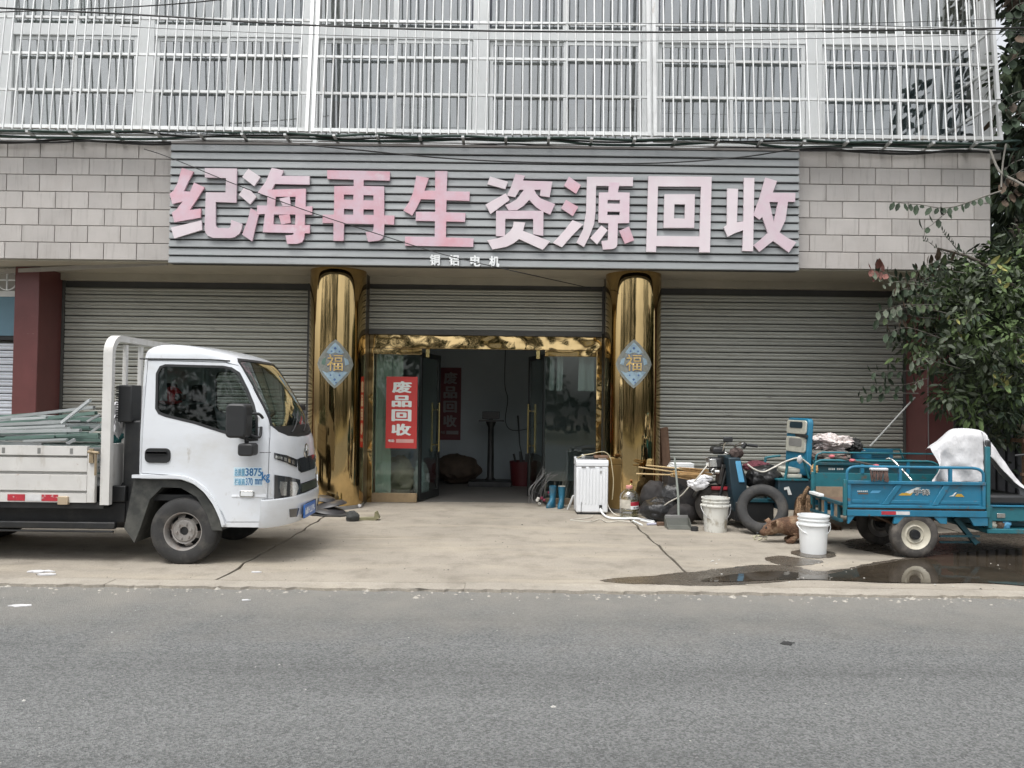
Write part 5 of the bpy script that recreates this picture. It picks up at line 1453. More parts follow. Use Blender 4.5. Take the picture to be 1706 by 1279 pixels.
# ---- second tricycle behind, facing the other way
YT = 10.12
tb_ = thing('cargo_tricycle', (4.2, YT + .5, 0), 'rear blue cargo tricycle facing left with cream seat back and loose headlamp', 'tricycle', 'blue cargo tricycles by the right shutter')
def pb(px, py, Y=YT): q = P(px, py, Y); return q.x, q.z
X0b, Zt = pb(1358, 770); X1b, _ = pb(1566, 770); Zb = pb(1400, 832)[1]
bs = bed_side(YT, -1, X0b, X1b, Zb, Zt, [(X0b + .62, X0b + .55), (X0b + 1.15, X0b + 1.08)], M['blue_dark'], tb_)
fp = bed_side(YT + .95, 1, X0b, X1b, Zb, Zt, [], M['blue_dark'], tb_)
MB().box((X0b - .02, YT, Zb), (X0b - .001, YT + .95, Zt + .02)).build('front_panel', M['blue_dark'], tb_, bevel=.004)
MB().box((X1b + .001, YT, Zb), (X1b + .02, YT + .95, Zt)).build('tailgate', M['blue_dark'], tb_, bevel=.004)
MB().box((X0b, YT, Zb - .03), (X1b, YT + .95, Zb - .002)).build('bed_floor', M['rust'], tb_)
MB().box((X0b, YT - .025, Zb + .20), (X0b + .5, YT - .0065, Zb + .23)).build('swage', M['blue_dark'], bs)
for k in range(9):
    if k == 4: continue
    flat('decal', [(1380 + 2.8 * k, 779.5), (1382 + 2.8 * k, 779.5), (1382 + 2.8 * k, 782.5), (1380 + 2.8 * k, 782.5)], YT, M['decal_w'], bs)
q0, q1 = P(1418, 747, YT + .6), P(1488, 765, YT + .6)
hp_ = MB().box((q0.x, YT + .60, q1.z), (q1.x, YT + .63, q0.z)).build('head_panel', M['blue'], tb_, bevel=.004)
for k in range(6): flat('decal', [(1424 + 3 * k, 749.3), (1426 + 3 * k, 749.3), (1426 + 3 * k, 750.6), (1424 + 3 * k, 750.6)], YT + .594, M['decal_w'], hp_)
for k in range(3): q2 = P(1452, 754 + 3.4 * k, YT + .59); MB().box((q2.x, YT + .592, q2.z - .006), (q2.x + .25, YT + .599, q2.z + .006)).build('louvre', M['blue_dark'], hp_)
rl = MB()
for y in (YT, YT + .95):
    pts = smooth_pts([(X0b + .01, y, Zt), (X0b + .02, y, Zt + .09), (X0b + .1, y, Zt + .13)], 5) + [Vector((X1b - .05, y, Zt + .13)), Vector((X1b, y, Zt))]
    rail_ = MB().tube(pts, .014, 8); rail_.build('rail', M['teal'], tb_, smooth=60)
# seat back facing left, arm loops, seat box
q = P(1343, 755, YT + .03); q2 = P(1343, 697, YT + .03)
xs_, zs_, zh = q.x, q.z, q2.z
fr_ = MB(); fr_.prism(rrect(YT + .03, zs_ - .30, YT + .60, zh, .07), lambda y, z, d: (d + (z - zs_) * .05 - (y - YT) * .14, y, z), xs_ + .02, xs_ + .085)
sb_ = fr_.build('seat_back', M['blue'], tb_, bevel=.012)
for za, zb2 in ((zs_ + .0, zs_ + .205), (zs_ + .245, zh - .03)):
    p_ = MB(); p_.prism(rrect(YT + .06, za, YT + .57, zb2, .04), lambda y, z, d: (d + (z - zs_) * .05 - (y - YT) * .14, y, z), xs_ - .004, xs_ + .0195); po = p_.build('pad', M['cream_pad'], sb_, bevel=.008)
    p_ = MB(); p_.prism(rrect(YT + .14, za + .08, YT + .48, zb2 - .02, .03), lambda y, z, d: (d + (z - zs_) * .05 - (y - YT) * .14, y, z), xs_ - .008, xs_ - .0045); p_.build('inset', M['navy'] if za > zs_ + .1 else mat('grey_inset', (.2, .2, .19), .6), po)
MB().box((xs_ - .02, YT + .02, zs_ + .206), (xs_ + .02, YT + .53, zs_ + .243)).build('strap', M['dark'], sb_)
arm = MB(); y = YT + .02
a0, a1, a2, a3 = P(1308, 797, y), P(1313, 768, y), P(1338, 763, y), P(1348, 797, y)
arm.tube(smooth_pts([a0, a0.lerp(a1, .6), a1, a1.lerp(a2, .5), a2], 4) + smooth_pts([a2, a2.lerp(a3, .5), a3], 4)[1:], .018, 8); arm.build('arm_loop', M['teal'], tb_, smooth=60)
arm = MB(); y = YT + .62
a0, a1, a2 = P(1272, 776, y), P(1277, 762, y), P(1300, 759, y); arm.tube(smooth_pts([a0, a0.lerp(a1, .7), a1, a2], 4), .018, 8); arm.build('arm_loop', M['teal'], tb_, smooth=60)
b0, b1_ = P(1297, 800, YT), P(1344, 850, YT)
MB().box((b0.x, YT, b1_.z), (b1_.x + .1, YT + .62, b0.z)).build('seat_box', M['navy'], tb_, bevel=.012)
MB().box((b0.x - .02, YT - .012, b0.z + .001), (b1_.x + .02, YT + .64, b0.z + .02)).build('seat_edge', M['teal'], tb_)
flat('decal', [(1306, 812), (1314, 810), (1319, 824), (1313, 824), (1311, 815), (1306, 816)], YT - .004, M['decal_w'], tb_)
cz = b0.z + .022
for k, (w0, w1) in enumerate(((1309, 1337), (1312, 1334))):
    p_ = MB(); a = P(w0, 790, YT + .03); b2 = P(w1, 790, YT + .03); p_.box((a.x, YT + .03, cz + .07 * k), (b2.x, YT + .42, cz + .07 * k + .062)); p_.build('cushion', M['cream_pad'], tb_, bevel=.02)
# floor, front column, leg shield, lamp, bars
XW = P(1192, 850, YT + .45).x
MB().box((b0.x - .42, YT + .12, .36), (b0.x + .2, YT + .82, .40)).build('foot_deck', M['blue_dark'], tb_)
MB().box((b0.x - .1, YT + .1, .40), (X1b, YT + .16, .46)).build('frame', M['blue_dark'], tb_)
trike_wheel(X0b + 1.0, YT + .1, .26, .12, tb_, False); trike_wheel(X0b + 1.0, YT + .85, .26, .12, tb_, False)
trike_wheel(XW, YT + .45, .275, .12, tb_, False)
ls = MB(); e0 = P(1236, 768, YT + .2); e1 = P(1246, 803, YT + .2)
ls.prism([(YT + .16, .40), (YT + .74, .40), (YT + .70, e0.z - .02), (YT + .58, e0.z + .05), (YT + .32, e0.z + .05), (YT + .20, e0.z - .02)], lambda y, z, d: (d + (z - .4) * -.18, y, z), e0.x + .0, e0.x + .05)
cwl = [P(*p_, YT + .2) for p_ in ((1212, 762), (1232, 762), (1243, 800), (1243, 852), (1222, 852), (1216, 800))]
MB().prism([(q_.x, q_.z) for q_ in cwl], lambda x, z, d: (x, d, z), YT + .16, YT + .72).build('front_cowl', M['navy'], tb_, bevel=.015)
MB().box((b0.x - .52, YT + .14, .10), (b0.x - .01, YT + .80, .355)).build('dark_fill_box', M['frame_black'], tb_, bevel=.012)  # added dark block that hides the bright ground seen through the tyre
lso = ls.build('leg_shield', M['blue_dark'], tb_, bevel=.02)
MB().prism([(YT + .14, .62), (YT + .19, .60), (YT + .22, e0.z), (YT + .16, e0.z + .01)], lambda y, z, d: (d + (z - .4) * -.18, y, z), e0.x - .012, e0.x + .062).build('shield_edge', M['decal_l'], lso, bevel=.006)
hd = P(1200, 760, YT + .45)
fkb = MB()
for s in (-.085, .085): fkb.tube([(XW, YT + .45 + s, .275), (XW + .14, YT + .45 + s, hd.z - .10)], .022, 8)
fkb.box((XW + .06, YT + .33, hd.z - .15), (XW + .22, YT + .57, hd.z - .10)); fkb.build('fork', M['frame_black'], tb_)
md = MB()
ring_o = []
for k in range(13):
    a = R(20 + 11 * k); ring_o.append([Vector((XW - .33 * math.cos(a) * 1, YT + .45 + w2, .275 + .33 * math.sin(a) - abs(w2) * .25)) for w2 in (-.085, -.05, 0, .05, .085)])
md.loft(ring_o, closed=False, cap=False); mo = md.build('mudguard', M['frame_black'], tb_, smooth=60); sl = mo.modifiers.new('t', 'SOLIDIFY'); sl.thickness = .006
q = P(1200, 814, YT + .36); MB().box((q.x - .12, YT + .355, q.z - .02), (q.x + .10, YT + .40, q.z + .03)).build('red_trim', mat('dull_red_trim', (.28, .02, .03), .5, var=.2), tb_, bevel=.01)
ap_ = MB(); ap_.prism([(YT + .36, .56), (YT + .54, .56), (YT + .57, hd.z - .10), (YT + .33, hd.z - .10)], lambda y, z, d: (d + (z - .5) * .15, y, z), XW + .0, XW + .05); ap_.build('front_apron', mat('scuffed_black_apron', (.05, .045, .042), .55, var=.3, vs=10), tb_, bevel=.01)
lq = P(1187, 770, YT + .40)
lamp = MB(); lamp.box((lq.x - .05, YT + .33, lq.z - .08), (lq.x + .12, YT + .52, lq.z + .07)); lo = lamp.build('headlamp', M['dark'], tb_, bevel=.03)
MB().box((lq.x - .062, YT + .345, lq.z - .06), (lq.x - .051, YT + .505, lq.z + .055)).build('lens', M['lamp_lens'], lo, bevel=.01)
MB().prism([(lq.x - .055, lq.z - .055), (lq.x + .05, lq.z - .055), (lq.x + .03, lq.z + .05), (lq.x - .055, lq.z + .05)], lambda x, z, d: (x, d, z), YT + .318, YT + .3295).build('lens', M['lamp_lens'], lo, bevel=.006)
q = P(1195, 750, YT + .42); MB().box((q.x - .08, YT + .34, q.z - .05), (q.x + .09, YT + .54, q.z + .05)).build('dash', M['dark'], tb_, bevel=.03)
for dx, dy in ((.0, -.13), (.0, .13)): MB().lathe([(.03, -.03), (.032, .03), (.001, .03)], (lq.x + .03, YT + .43 + dy * 1.0, lq.z - .12), 'X', 12).build('indicator', M['chrome'], tb_)
hbar = MB(); c0 = Vector((XW + .20, YT + .45, hd.z + .02))
gA = P(1262, 743, YT + .08); gB = P(1222, 741, YT + .85)
hbar.tube(smooth_pts([gA, P(1243, 740, YT + .08), P(1232, 739, YT + .15), P(1222, 748, YT + .3), c0, P(1196, 745, YT + .62), P(1205, 738, YT + .8), gB], 5), .013, 8); ho_ = hbar.build('handlebar', M['chrome'], tb_, smooth=60)
for u, v_ in ((gA, P(1245, 741, YT + .08)),): MB().cyl(u, v_, .021, n=12).build('grip', M['dark'], ho_)
MB().cyl(P(1243, 738, YT + .08), P(1237, 746, YT + .09), .03, n=12).build('switch', M['dark'], ho_)
mq = P(1212, 733, YT + .3)
mrr = MB(); mrr.tube([P(1204, 752, YT + .35), P(1206, 740, YT + .32), P(1210, 736, YT + .3)], .008, 6); mr_ = mrr.build('mirror_stem', M['chrome'], tb_)
MB().box((mq.x - .06, YT + .28, mq.z - .03), (mq.x + .07, YT + .31, mq.z + .045)).build('mirror', M['dark'], mr_, bevel=.015)
kq = P(1190, 785, YT + .34); kb_ = MB(); kb_.lathe([(.035, -.005), (.042, 0), (.035, .005), (.03, 0)], (kq.x, YT + .34, kq.z), 'Y', 18, closed=True); kb_.build('horn_ring', M['chrome'], tb_)
cl_ = P(1228, 755, YT + .25); tag(crumple('basket_net', (cl_.x, YT + .28, cl_.z), .10, 7, mat('brown_netting', (.07, .05, .045), .9, var=.4, vs=40), (1, .9, .8), .35, 6, sub=3), 'brown knotted netting hung on the rear tricycle handlebar', 'net')
# things lying on and around the rear tricycle
q = P(1262, 778, YT + .45); tag(crumple('seat_bundle', (q.x, YT + .5, q.z), .16, 3, mat('maroon_check_cloth', (.10, .025, .035), .9, var=.5, vs=45), (1.2, 1, .55), .3, 4), 'maroon checked cloth bundle on the rear tricycle foot space', 'bundle')
q = P(1277, 795, YT + .2); tag(crumple('black_bag', (q.x, YT + .28, q.z - .02), .24, 4, M['black_bag'], (1.1, .8, .75), .3, 4), 'shiny black bag hanging before the seat of the rear tricycle', 'bag')
q = P(1385, 735, YT + .5); tag(crumple('plastic_sheet', (q.x, YT + .5, q.z - .02), .30, 6, mat('torn_white_film', (.62, .56, .54), .45, var=.25, vs=9, dirt=((.1, .08, .06), .58, .7, 7)), (1.05, .9, .42), .65, 4, sub=5), 'crumpled dirty white film heaped on the rear tricycle bed', 'plastic film')
q = P(1420, 742, YT + .45); tag(crumple('scrap_bundle', (q.x, YT + .42, q.z), .13, 9, mat('black_scrap', (.03, .03, .03), .6, var=.6, vs=20, dirt=((.5, .5, .5), .62, .68, 18)), (1.0, .8, .8), .6, 6), 'small black and white scrap bundle beside the white film', 'scrap')
q = P(1388, 760, YT + .12); tag(crumple('mixed_rags', (q.x, YT + .22, q.z - .01), .13, 12, mat('mixed_rags', (.22, .18, .16), .9, var=.5, vs=14, dirt=((.5, .12, .12), .62, .68, 9)), (2.0, .9, .6), .5, 5), 'mixed rags spilling over the front of the rear tricycle bed', 'rags')
q = P(1163, 806, YT + .25); tag(crumple('white_rag', (q.x, YT + .25, q.z), .115, 14, M['cloth_white'], (1.2, .8, .75), .45, 3), 'white rag hanging on the rear tricycle front mudguard', 'rag')
q = P(1172, 798, YT + .30); tag(crumple('white_rag', (q.x + .04, YT + .36, q.z), .09, 15, M['cloth_white'], (1.2, .8, .6), .45, 3), 'smaller white rag tucked above the mudguard below the headlamp', 'rag')
def cable(name, pts, r, m, label, cat='cord', group=None, n=7):
    mb = MB(); mb.tube(smooth_pts(pts, n), r, 6); return tag(mb.build(name, m, None, smooth=60), label, cat, group)
M['cord_white'] = mat('dirty_white_cord', (.55, .53, .47), .6, var=.1)
M['cord_yellow'] = mat('yellowed_cord', (.45, .40, .26), .6, var=.1)
cable('tow_rope', [P(1245, 773, YT), P(1256, 781, YT - .03), P(1272, 786, YT - .03), P(1292, 777, YT - .03), P(1310, 768, YT - .01), P(1330, 763, YT - .01), P(1345, 771, YT - .02), P(1358, 784, YT - .03)], .011, M['cord_white'], 'pale rope strung from handlebar to bed on the rear tricycle', 'rope')
q = P(1332, 765, YT - .02); tag(crumple('knot', (q.x, YT - .03, q.z), .035, 4, M['cloth_white'], (1, 1, 1.6), .4, 4, sub=3), 'white knotted rag on the rope above the cushions', 'knot')
q = P(1356, 783, YT - .03); tag(crumple('rope_tuft', (q.x, YT - .05, q.z), .055, 8, M['straw'], (.9, .8, 1.5), .7, 6, sub=3), 'frayed straw coloured rope tuft beside the bed corner', 'rope')

# ---- loose tyre leaning on the rear tricycle
tm = MB(); RT = .315
tm.lathe([(.185, -.07), (.20, -.085), (.25, -.098), (.29, -.09), (.308, -.07), (RT, -.05), (RT, -.02), (RT - .01, -.015), (RT - .01, .015), (RT, .02), (RT, .05), (.308, .07), (.29, .09), (.25, .098), (.20, .085), (.185, .07), (.20, .02), (.26, .0), (.20, -.02)], (0, 0, 0), 'Y', 56, closed=True)
tme = tm.mesh('tyre'); tme.transform(Matrix.Rotation(R(-20), 4, 'Z') @ Matrix.Rotation(R(-17), 4, 'X'))
zmin = min(v_.co.z for v_ in tme.vertices); tq = P(1271, 842, 9.86)
tag(link('loose_tyre', tme, M['black_rubber'], None, (tq.x, 9.88, -zmin)), 'worn black tyre without rim leaning against the rear tricycle', 'tyre')

# ---- buckets
def bucket(px, py, Y, dt, db, h, m, label, rim_m, lid_amt):
    o = thing('plastic_bucket', (P(px, py, Y).x, Y, 0), label, 'bucket', 'white plastic buckets on the forecourt')
    x = P(px, py, Y).x; rt, rb_ = dt / 2, db / 2
    pf = [(.001, .006), (rb_ - .012, .006), (rb_, 0), (rb_ + .003, .012), (rb_ + (rt - rb_) * .75, h * .72), (rt - .006, h * .74), (rt + .012, h * .75), (rt + .012, h * .79), (rt - .004, h * .80), (rt - .002, h * .87), (rt + .008, h * .875), (rt + .008, h * .90), (rt - .002, h * .905), (rt + .0, h * .96), (rt + .010, h * .965), (rt + .010, h), (rt - .004, h), (rt - .008, h * .9), (rb_ - .004, .02), (.001, .02)]
    mb = MB(); mb.lathe(pf, (x, Y, 0), n=44); mb.build('tub', m, o, smooth=35)
    hd_ = MB(); pts = []
    for k in range(17):
        a = R(180 * k / 16); pts.append((x - (rt + .022) * math.cos(a), Y - (rt + .015) * math.sin(a) * .72, h * .77 - math.sin(a) * (rt * lid_amt)))
    hd_.tube(pts, .005, 6); hd_.build('handle', rim_m, o)
    for s in (-1, 1): MB().cyl((x + s * (rt + .003), Y, h * .77), (x + s * (rt + .026), Y, h * .77), .016, n=10).build('ear', m, o)
    return o
bucket(1355, 890, 8.66, .325, .27, .425, M['white_plastic'], 'clean white plastic bucket in front of the brown dog', M['white_plastic'], .75)
bucket(1192, 860, 10.06, .345, .28, .44, M['dirty_white'], 'dirty stained white bucket before the rear tricycle wheel', M['steel'], 1.15)

# ---- washing machine with hoses
wx0, wx1 = P(960, 820, 11.40).x, P(1011, 820, 11.40).x; YWm = 11.40
wm = thing('washing_machine', ((wx0 + wx1) / 2, YWm + .22, 0), 'small white washing machine standing with its ribbed back to the street', 'washing machine')
wt = P(985, 766, YWm).z
M['appliance'] = mat('white_appliance', (.70, .72, .74), .35, var=.03, dirt=((.45, .43, .38), .6, .8, 6, (1, 1, .5), .4))
mb = MB(); mb.box((wx0, YWm, .03), (wx1 + .02, YWm + .44, wt - .10)); mb.build('casing', M['appliance'], wm, bevel=.018)
mb = MB(); mb.prism([(YWm - .004, wt - .098), (YWm + .445, wt - .098), (YWm + .445, wt + .02), (YWm + .20, wt + .0), (YWm + .03, wt + .0), (YWm - .004, wt - .03)], lambda y, z, d: (d, y, z), wx0 - .004, wx1 + .024); mb.build('top_housing', M['appliance'], wm, bevel=.012)
for k in range(9):
    x = wx0 + .04 + (wx1 - wx0 - .07) * k / 8; MB().box((x - .010, YWm - .006, .16), (x + .010, YWm - .0005, wt - .14)).build('rib', M['appliance'], wm, bevel=.003)
for a, b2, c2, d2 in ((968, 836, 970, 857), (998, 841, 1003, 848)): qa, qb = P(a, b2, YWm), P(c2, d2, YWm); MB().box((qa.x, YWm - .010, qb.z), (qb.x if a > 990 else qa.x + .006, YWm - .007, qa.z)).build('slot', M['dark'], wm)
for px0, px1, py in ((969, 976, 777), (981, 991, 776.5), (999, 1003, 777)): qa, qb = P(px0, py, YWm), P(px1, py + 2, YWm); MB().box((qa.x, YWm - .009, qb.z), (qb.x, YWm - .0065, qa.z)).build('label_mark', M['steel'], wm)
qa = P(1001, 785, YWm); MB().box((qa.x - .01, YWm - .009, qa.z - .03), (qa.x + .012, YWm - .0065, qa.z + .01)).build('label_mark', M['steel'], wm)
MB().box((wx0 + .02, YWm + .02, 0), (wx1, YWm + .42, .03)).build('base', M['dark'], wm)
MB().box((wx0 + .02, YWm + .06, wt + .001), (wx1 - .12, YWm + .40, wt + .02)).build('lid', M['lamp_dark'], wm, bevel=.008)
qb = P(1003, 758, YWm + .1); tag(MB().box((qb.x - .12, YWm + .05, wt + .021), (qb.x + .10, YWm + .22, wt + .06)).build('brush_block', M['wood'], None, bevel=.012), 'brown scrubbing block lying on the washing machine lid', 'brush')
q = P(972, 756, YWm + .1); mbx = MB(); mbx.lathe([(.001, 0), (.025, 0), (.035, .03), (.030, .03), (.001, .008)], (q.x, YWm + .12, wt + .021), n=18); mbx.lathe([(.001, .031), (.012, .031), (.015, .05), (.001, .055)], (q.x - .01, YWm + .12, wt + .021), n=10); tag(mbx.build('small_cup', M['white_plastic']), 'tiny white cup on the washing machine lid', 'cup')
def g0(px, py, h=.012): q_ = G(px, py); return Vector((q_.x, q_.y, h))
cable('drain_hose', [P(1000, 846, YWm - .01), P(1001, 850, YWm - .03), g0(1006, 861, .03), g0(1016, 865, .02), g0(1035, 866, .02), g0(1058, 866, .02), g0(1075, 868, .02), g0(1090, 871, .018)], .016, M['white_plastic'], 'thick white drain hose snaking from the washing machine', 'hose')
cable('power_cord', [P(986, 858, YWm), g0(986, 862), g0(978, 864), g0(960, 866), g0(950, 867.5), g0(965, 869), g0(985, 870), g0(1000, 866), g0(1012, 871), g0(1035, 869), g0(1050, 871), g0(1058, 866)], .0055, M['cord_white'], 'thin white cord looped on the concrete before the washing machine', 'cord')
cable('inlet_hose', [P(962, 763, YWm + .1), P(972, 758, YWm + .05), P(985, 756, YWm + .08), P(1000, 752.5, YWm + .08), P(1010, 754, YWm + .05), P(1017, 763, YWm + .02), P(1020, 780, YWm), P(1022, 800, YWm), P(1021, 822, YWm), P(1020, 832, YWm + .02)], .007, M['cord_yellow'], 'yellowed hose curling over the washing machine side', 'hose')
cable('inlet_hose', [P(1012, 838, YWm), P(1015, 846, YWm), P(1022, 855, YWm - .05), g0(1034, 861), g0(1052, 862), g0(1070, 860, .03)], .006, M['cord_white'], 'thin pale hose running behind the water jug', 'hose')
cable('long_cord', [g0(1046, 862), g0(1062, 861, .02), P(1075, 856, 11.0), P(1096, 849, 10.8), P(1115, 836, 10.6), P(1135, 825, 10.45), P(1150, 808, 10.35), P(1162, 796, 10.3), P(1172, 783, 10.3), P(1180, 773, 10.35)], .0085, M['cord_white'], 'long pale cord rising from the ground to the rear tricycle headlamp', 'cord')
qa, qb = P(945, 846, 12.0), P(961, 822, 12.0); tag(MB().bar((qa.x, 11.85, .01), (wx0 - .012, 11.75, .24), .035, .012).build('white_batten', M['white_plastic']), 'short white batten leaning on the left side of the washing machine', 'batten')
# ---- big water jug
jx = P(1048, 840, 11.12).x
jg = thing('water_jug', (jx, 11.12, 0), 'clear ribbed water jug with pink cap and red label by the right gold column', 'jug')
M['jug'] = glass('clear_jug_plastic', (.80, .82, .78), .16)
JR = .138
pf = [(.001, .004), (JR * .9, 0), (JR, .02)]
for k in range(5): z = .05 + .05 * k; pf += [(JR, z - .018), (JR - .008, z), (JR, z + .018)]
pf += [(JR, .30), (JR * .93, .345), (JR * .62, .395), (JR * .30, .42), (JR * .28, .435)]
MB().lathe(pf, (jx, 11.12, 0), n=36).build('bottle', M['jug'], jg)
MB().lathe([(.001, .01), (JR - .012, .01), (JR - .012, .17), (.001, .17)], (jx, 11.12, 0), n=32).build('water', glass('murky_water', (.72, .70, .58), .05), jg)
MB().lathe([(.046, .425), (.048, .43), (.048, .462), (.04, .468), (.001, .468)], (jx, 11.12, 0), n=20).build('cap', mat('pink_cap', (.62, .28, .25), .4), jg)
def wrap(a0, a1, z0, z1, r, m, name, parent, n=8):
    vs = []; fs = []
    for k in range(n + 1):
        a = R(a0 + (a1 - a0) * k / n); vs += [(jx + r * math.sin(a), 11.12 - r * math.cos(a), z0), (jx + r * math.sin(a), 11.12 - r * math.cos(a), z1)]
    for k in range(n): fs.append((2 * k, 2 * k + 2, 2 * k + 3, 2 * k + 1))
    return MB().add(vs, fs).build(name, m, parent, smooth=60)
wrap(-80, 0, .15, .275, JR + .002, mat('cream_label', (.45, .42, .36), .6, var=.25, vs=25), 'label', jg)
wrap(0, 75, .19, .245, JR + .003, mat('red_label', (.42, .03, .05), .5), 'label', jg); wrap(0, 75, .14, .189, JR + .003, M['white_plastic'], 'label', jg)
wrap(18, 30, .155, .17, JR + .004, M['dark'], 'label_mark', jg, 3); wrap(34, 60, .158, .168, JR + .004, M['dark'], 'label_mark', jg, 3)
# ---- blue rubber boots
M['boot'] = mat('blue_rubber', (.022, .13, .21), .45, var=.25, vs=10, dirt=((.16, .16, .14), .5, .75, 9, (1, 1, 1), .6))
for k, (px, dy, lab) in enumerate(((921, 0, 'left one of the pair of blue rubber boots by the doorway'), (936, -.04, 'right one of the pair of blue rubber boots, nearer the washing machine'))):
    bx_ = P(px, 830, 12.15 + dy).x; by = 12.15 + dy
    rings = []
    for z, r_, dx_, ry in ((.0, .045, 0, .12), (.02, .048, 0, .125), (.06, .045, 0, .11), (.10, .043, 0, .075), (.15, .044, 0, .055), (.22, .052, 0, .058), (.31, .058, 0, .062), (.33, .060, 0, .064), (.332, .053, 0, .057), (.25, .045, 0, .05)):
        off = -(ry - .055) * .8
        rings.append([Vector((bx_ + r_ * math.cos(2 * math.pi * q_ / 18), by + off + ry * math.sin(2 * math.pi * q_ / 18), z)) for q_ in range(18)])
    mb = MB().loft(rings); me = mb.mesh('boot', 50); me.transform(Matrix.Translation((bx_, by, 0)) @ Matrix.Rotation(R(-18 if k else -35), 4, 'Z') @ Matrix.Translation((-bx_, -by, 0)))
    o = link('rubber_boot', me, M['boot']); tag(o, lab, 'boot', 'pair of blue rubber boots')
    sm_ = MB(); sm_.lathe([(.044, .333), (.056, .334), (.056, .340), (.044, .339)], (bx_, by, 0), n=18, closed=True); sm_.build('cuff', M['cord_white'] if k else M['boot'], o)
# clump of bent wire hangers by the right leaf
rr = random.Random(8)
hw = thing('wire_hangers', (.62, 12.25, 0), 'tangle of bent wire hangers standing by the right door leaf', 'wire hangers')
for k in range(13):
    x = .50 + rr.uniform(-.10, .12); y = 12.3 + rr.uniform(-.1, .15)
    pts = smooth_pts([(x - .05 + rr.uniform(-.08, .02), y, .03), (x - .09 + rr.uniform(-.05, .05), y, .25), (x + rr.uniform(-.03, .1), y + .02, .45), (x + .10 + rr.uniform(-.05, .06), y + .03, rr.uniform(.48, .62))], 5)
    MB().tube(pts, .0035, 5).build('wire', M['steel'], hw)
for k in range(8): q = Vector((.50 + rr.uniform(-.08, .12), 12.22 + rr.uniform(-.06, .06), rr.uniform(.03, .22))); crumple('clip', q, .03, k, [M['dirty_white'], mat('maroon_clip', (.2, .03, .06), .5), M['dark']][k % 3], (1, 1, .9), .3, 3, sub=2).parent = None; o = COL.objects[-1]; adopt(o, hw)
rd = thing('thin_rods', (.9, 12.62, 0), 'bundle of thin bent rods leaning behind the right glass pane', 'rods')
for k in range(6):
    x = .72 + k * .05; MB().tube(smooth_pts([(x, 12.60, .03), (x + .08, 12.61, .35), (x + .22, 12.62, .75), (x + .24, 12.63, .9)], 5), .004, 5).build('rod', M['steel'], rd)

# ---- left of the rear tricycle: planks, brooms, bags, dustpan
for k, (a, b2, c2, lab) in enumerate(((1090, 1104, 714, 'wider brown plank leaning on the right shutter beside the gold column'), (1101, 1114, 712, 'narrow brown plank leaning in front of the wider plank'))):
    x0, x1 = P(a, 760, 12.2).x, P(b2, 760, 12.2).x; z1 = P(a, c2, 12.35).z; y = 12.36 - .09 * k
    mb = MB(); mb.prism([(x0 + .04 * k, 0), (x1 + .06 * k, 0), (x1, z1), (x1 - .02, z1 + .015), (x0, z1 - .01)], lambda x, z, d: (x, y - .22 + .20 * z / z1 + d, z), 0, .035); tag(mb.build('plank', M['wood'], None, bevel=.004), lab, 'plank', 'brown planks leaning by the gold column')
def broom(p, q, L_, seed, label):
    o = thing('straw_broom', p, label, 'broom', 'straw brooms lying on the bags')
    p, q = Vector(p), Vector(q); d = (q - p).normalized()
    MB().tube([p, p + d * .55], .011, 7).build('handle', mat('bamboo', (.45, .33, .17), .55, var=.2) if 'bamboo' not in bpy.data.materials else bpy.data.materials['bamboo'], o)
    rr = random.Random(seed); st = MB(); side = d.cross(Vector((0, 0, 1))).normalized()
    for k in range(70):
        a = rr.uniform(-1, 1); b2 = rr.uniform(-1, 1); s0 = p + d * .48 + side * a * .02 + Vector((0, 0, b2 * .018)); e = p + d * (.48 + L_ * rr.uniform(.75, 1)) + side * a * .11 + Vector((0, 0, b2 * .05 - .02))
        st.bar(s0, e, .006, .003)
    tag(st.build('bristles', M['straw'], o, smooth=0), kind='stuff')
    for k in range(3): MB().lathe([(.024, -.006), (.028, 0), (.024, .006)], (0, 0, 0), 'X', 10).build('binding', M['cord_yellow'], o); b_o = COL.objects[-1]; me = b_o.data; me.transform(Matrix.Translation(p + d * (.50 + .06 * k)) @ d.to_track_quat('X', 'Z').to_matrix().to_4x4())
    return o
broom(P(1060, 789, 10.75), P(1180, 793, 10.75), .46, 1, 'nearest straw broom lying with its bristles to the right')
broom(P(1064, 778, 10.85), P(1160, 791, 10.8), .42, 2, 'straw broom sloping down behind the nearest one')
broom(P(1076, 775, 10.95), P(1190, 786, 10.95), .48, 3, 'farthest straw broom, bristles reaching toward the headlamp')
for k, (px, py, Y, r_, sc, lab) in enumerate(((1090, 835, 11.35, .24, (1, .9, 1.2), 'upright black sack beside the right gold column'), (1122, 830, 11.3, .25, (1.1, .9, 1.0), 'dark sack under the straw brooms'), (1152, 842, 11.1, .24, (.9, .9, 1.1), 'black sack behind the dustpan handle'), (1100, 850, 10.85, .22, (1.3, .9, .85), 'low black sack on the ground by the gold column'), (1135, 858, 10.7, .19, (1.1, .9, .8), 'small black sack behind the dustpan'), (1168, 850, 11.1, .22, (1, .8, 1.1), 'black sack behind the dirty bucket'))):
    q = P(px, py, Y); tag(crumple('sack', (q.x, Y, max(q.z, r_ * sc[2] * .8)), r_, k + 20, M['black_bag'] if k % 2 else mat('charcoal_sack', (.020, .0175, .017), .75, var=.4, vs=12), sc, .26, 2.4, flat=.004), lab, 'sack', 'dark sacks by the right gold column')
for k in range(3):
    q = P(1136, 780 - 3 * k, 11.35); tag(MB().box((q.x - .18 + .02 * k, 11.3, q.z), (q.x + .17, 11.55, q.z + .022)).build('white_board', M['white_plastic'], None, bevel=.004), ['lowest white board of the small stack behind the brooms', 'middle white board of the small stack behind the brooms', 'topmost white board of the small stack behind the brooms'][k], 'board', 'small stack of white boards')
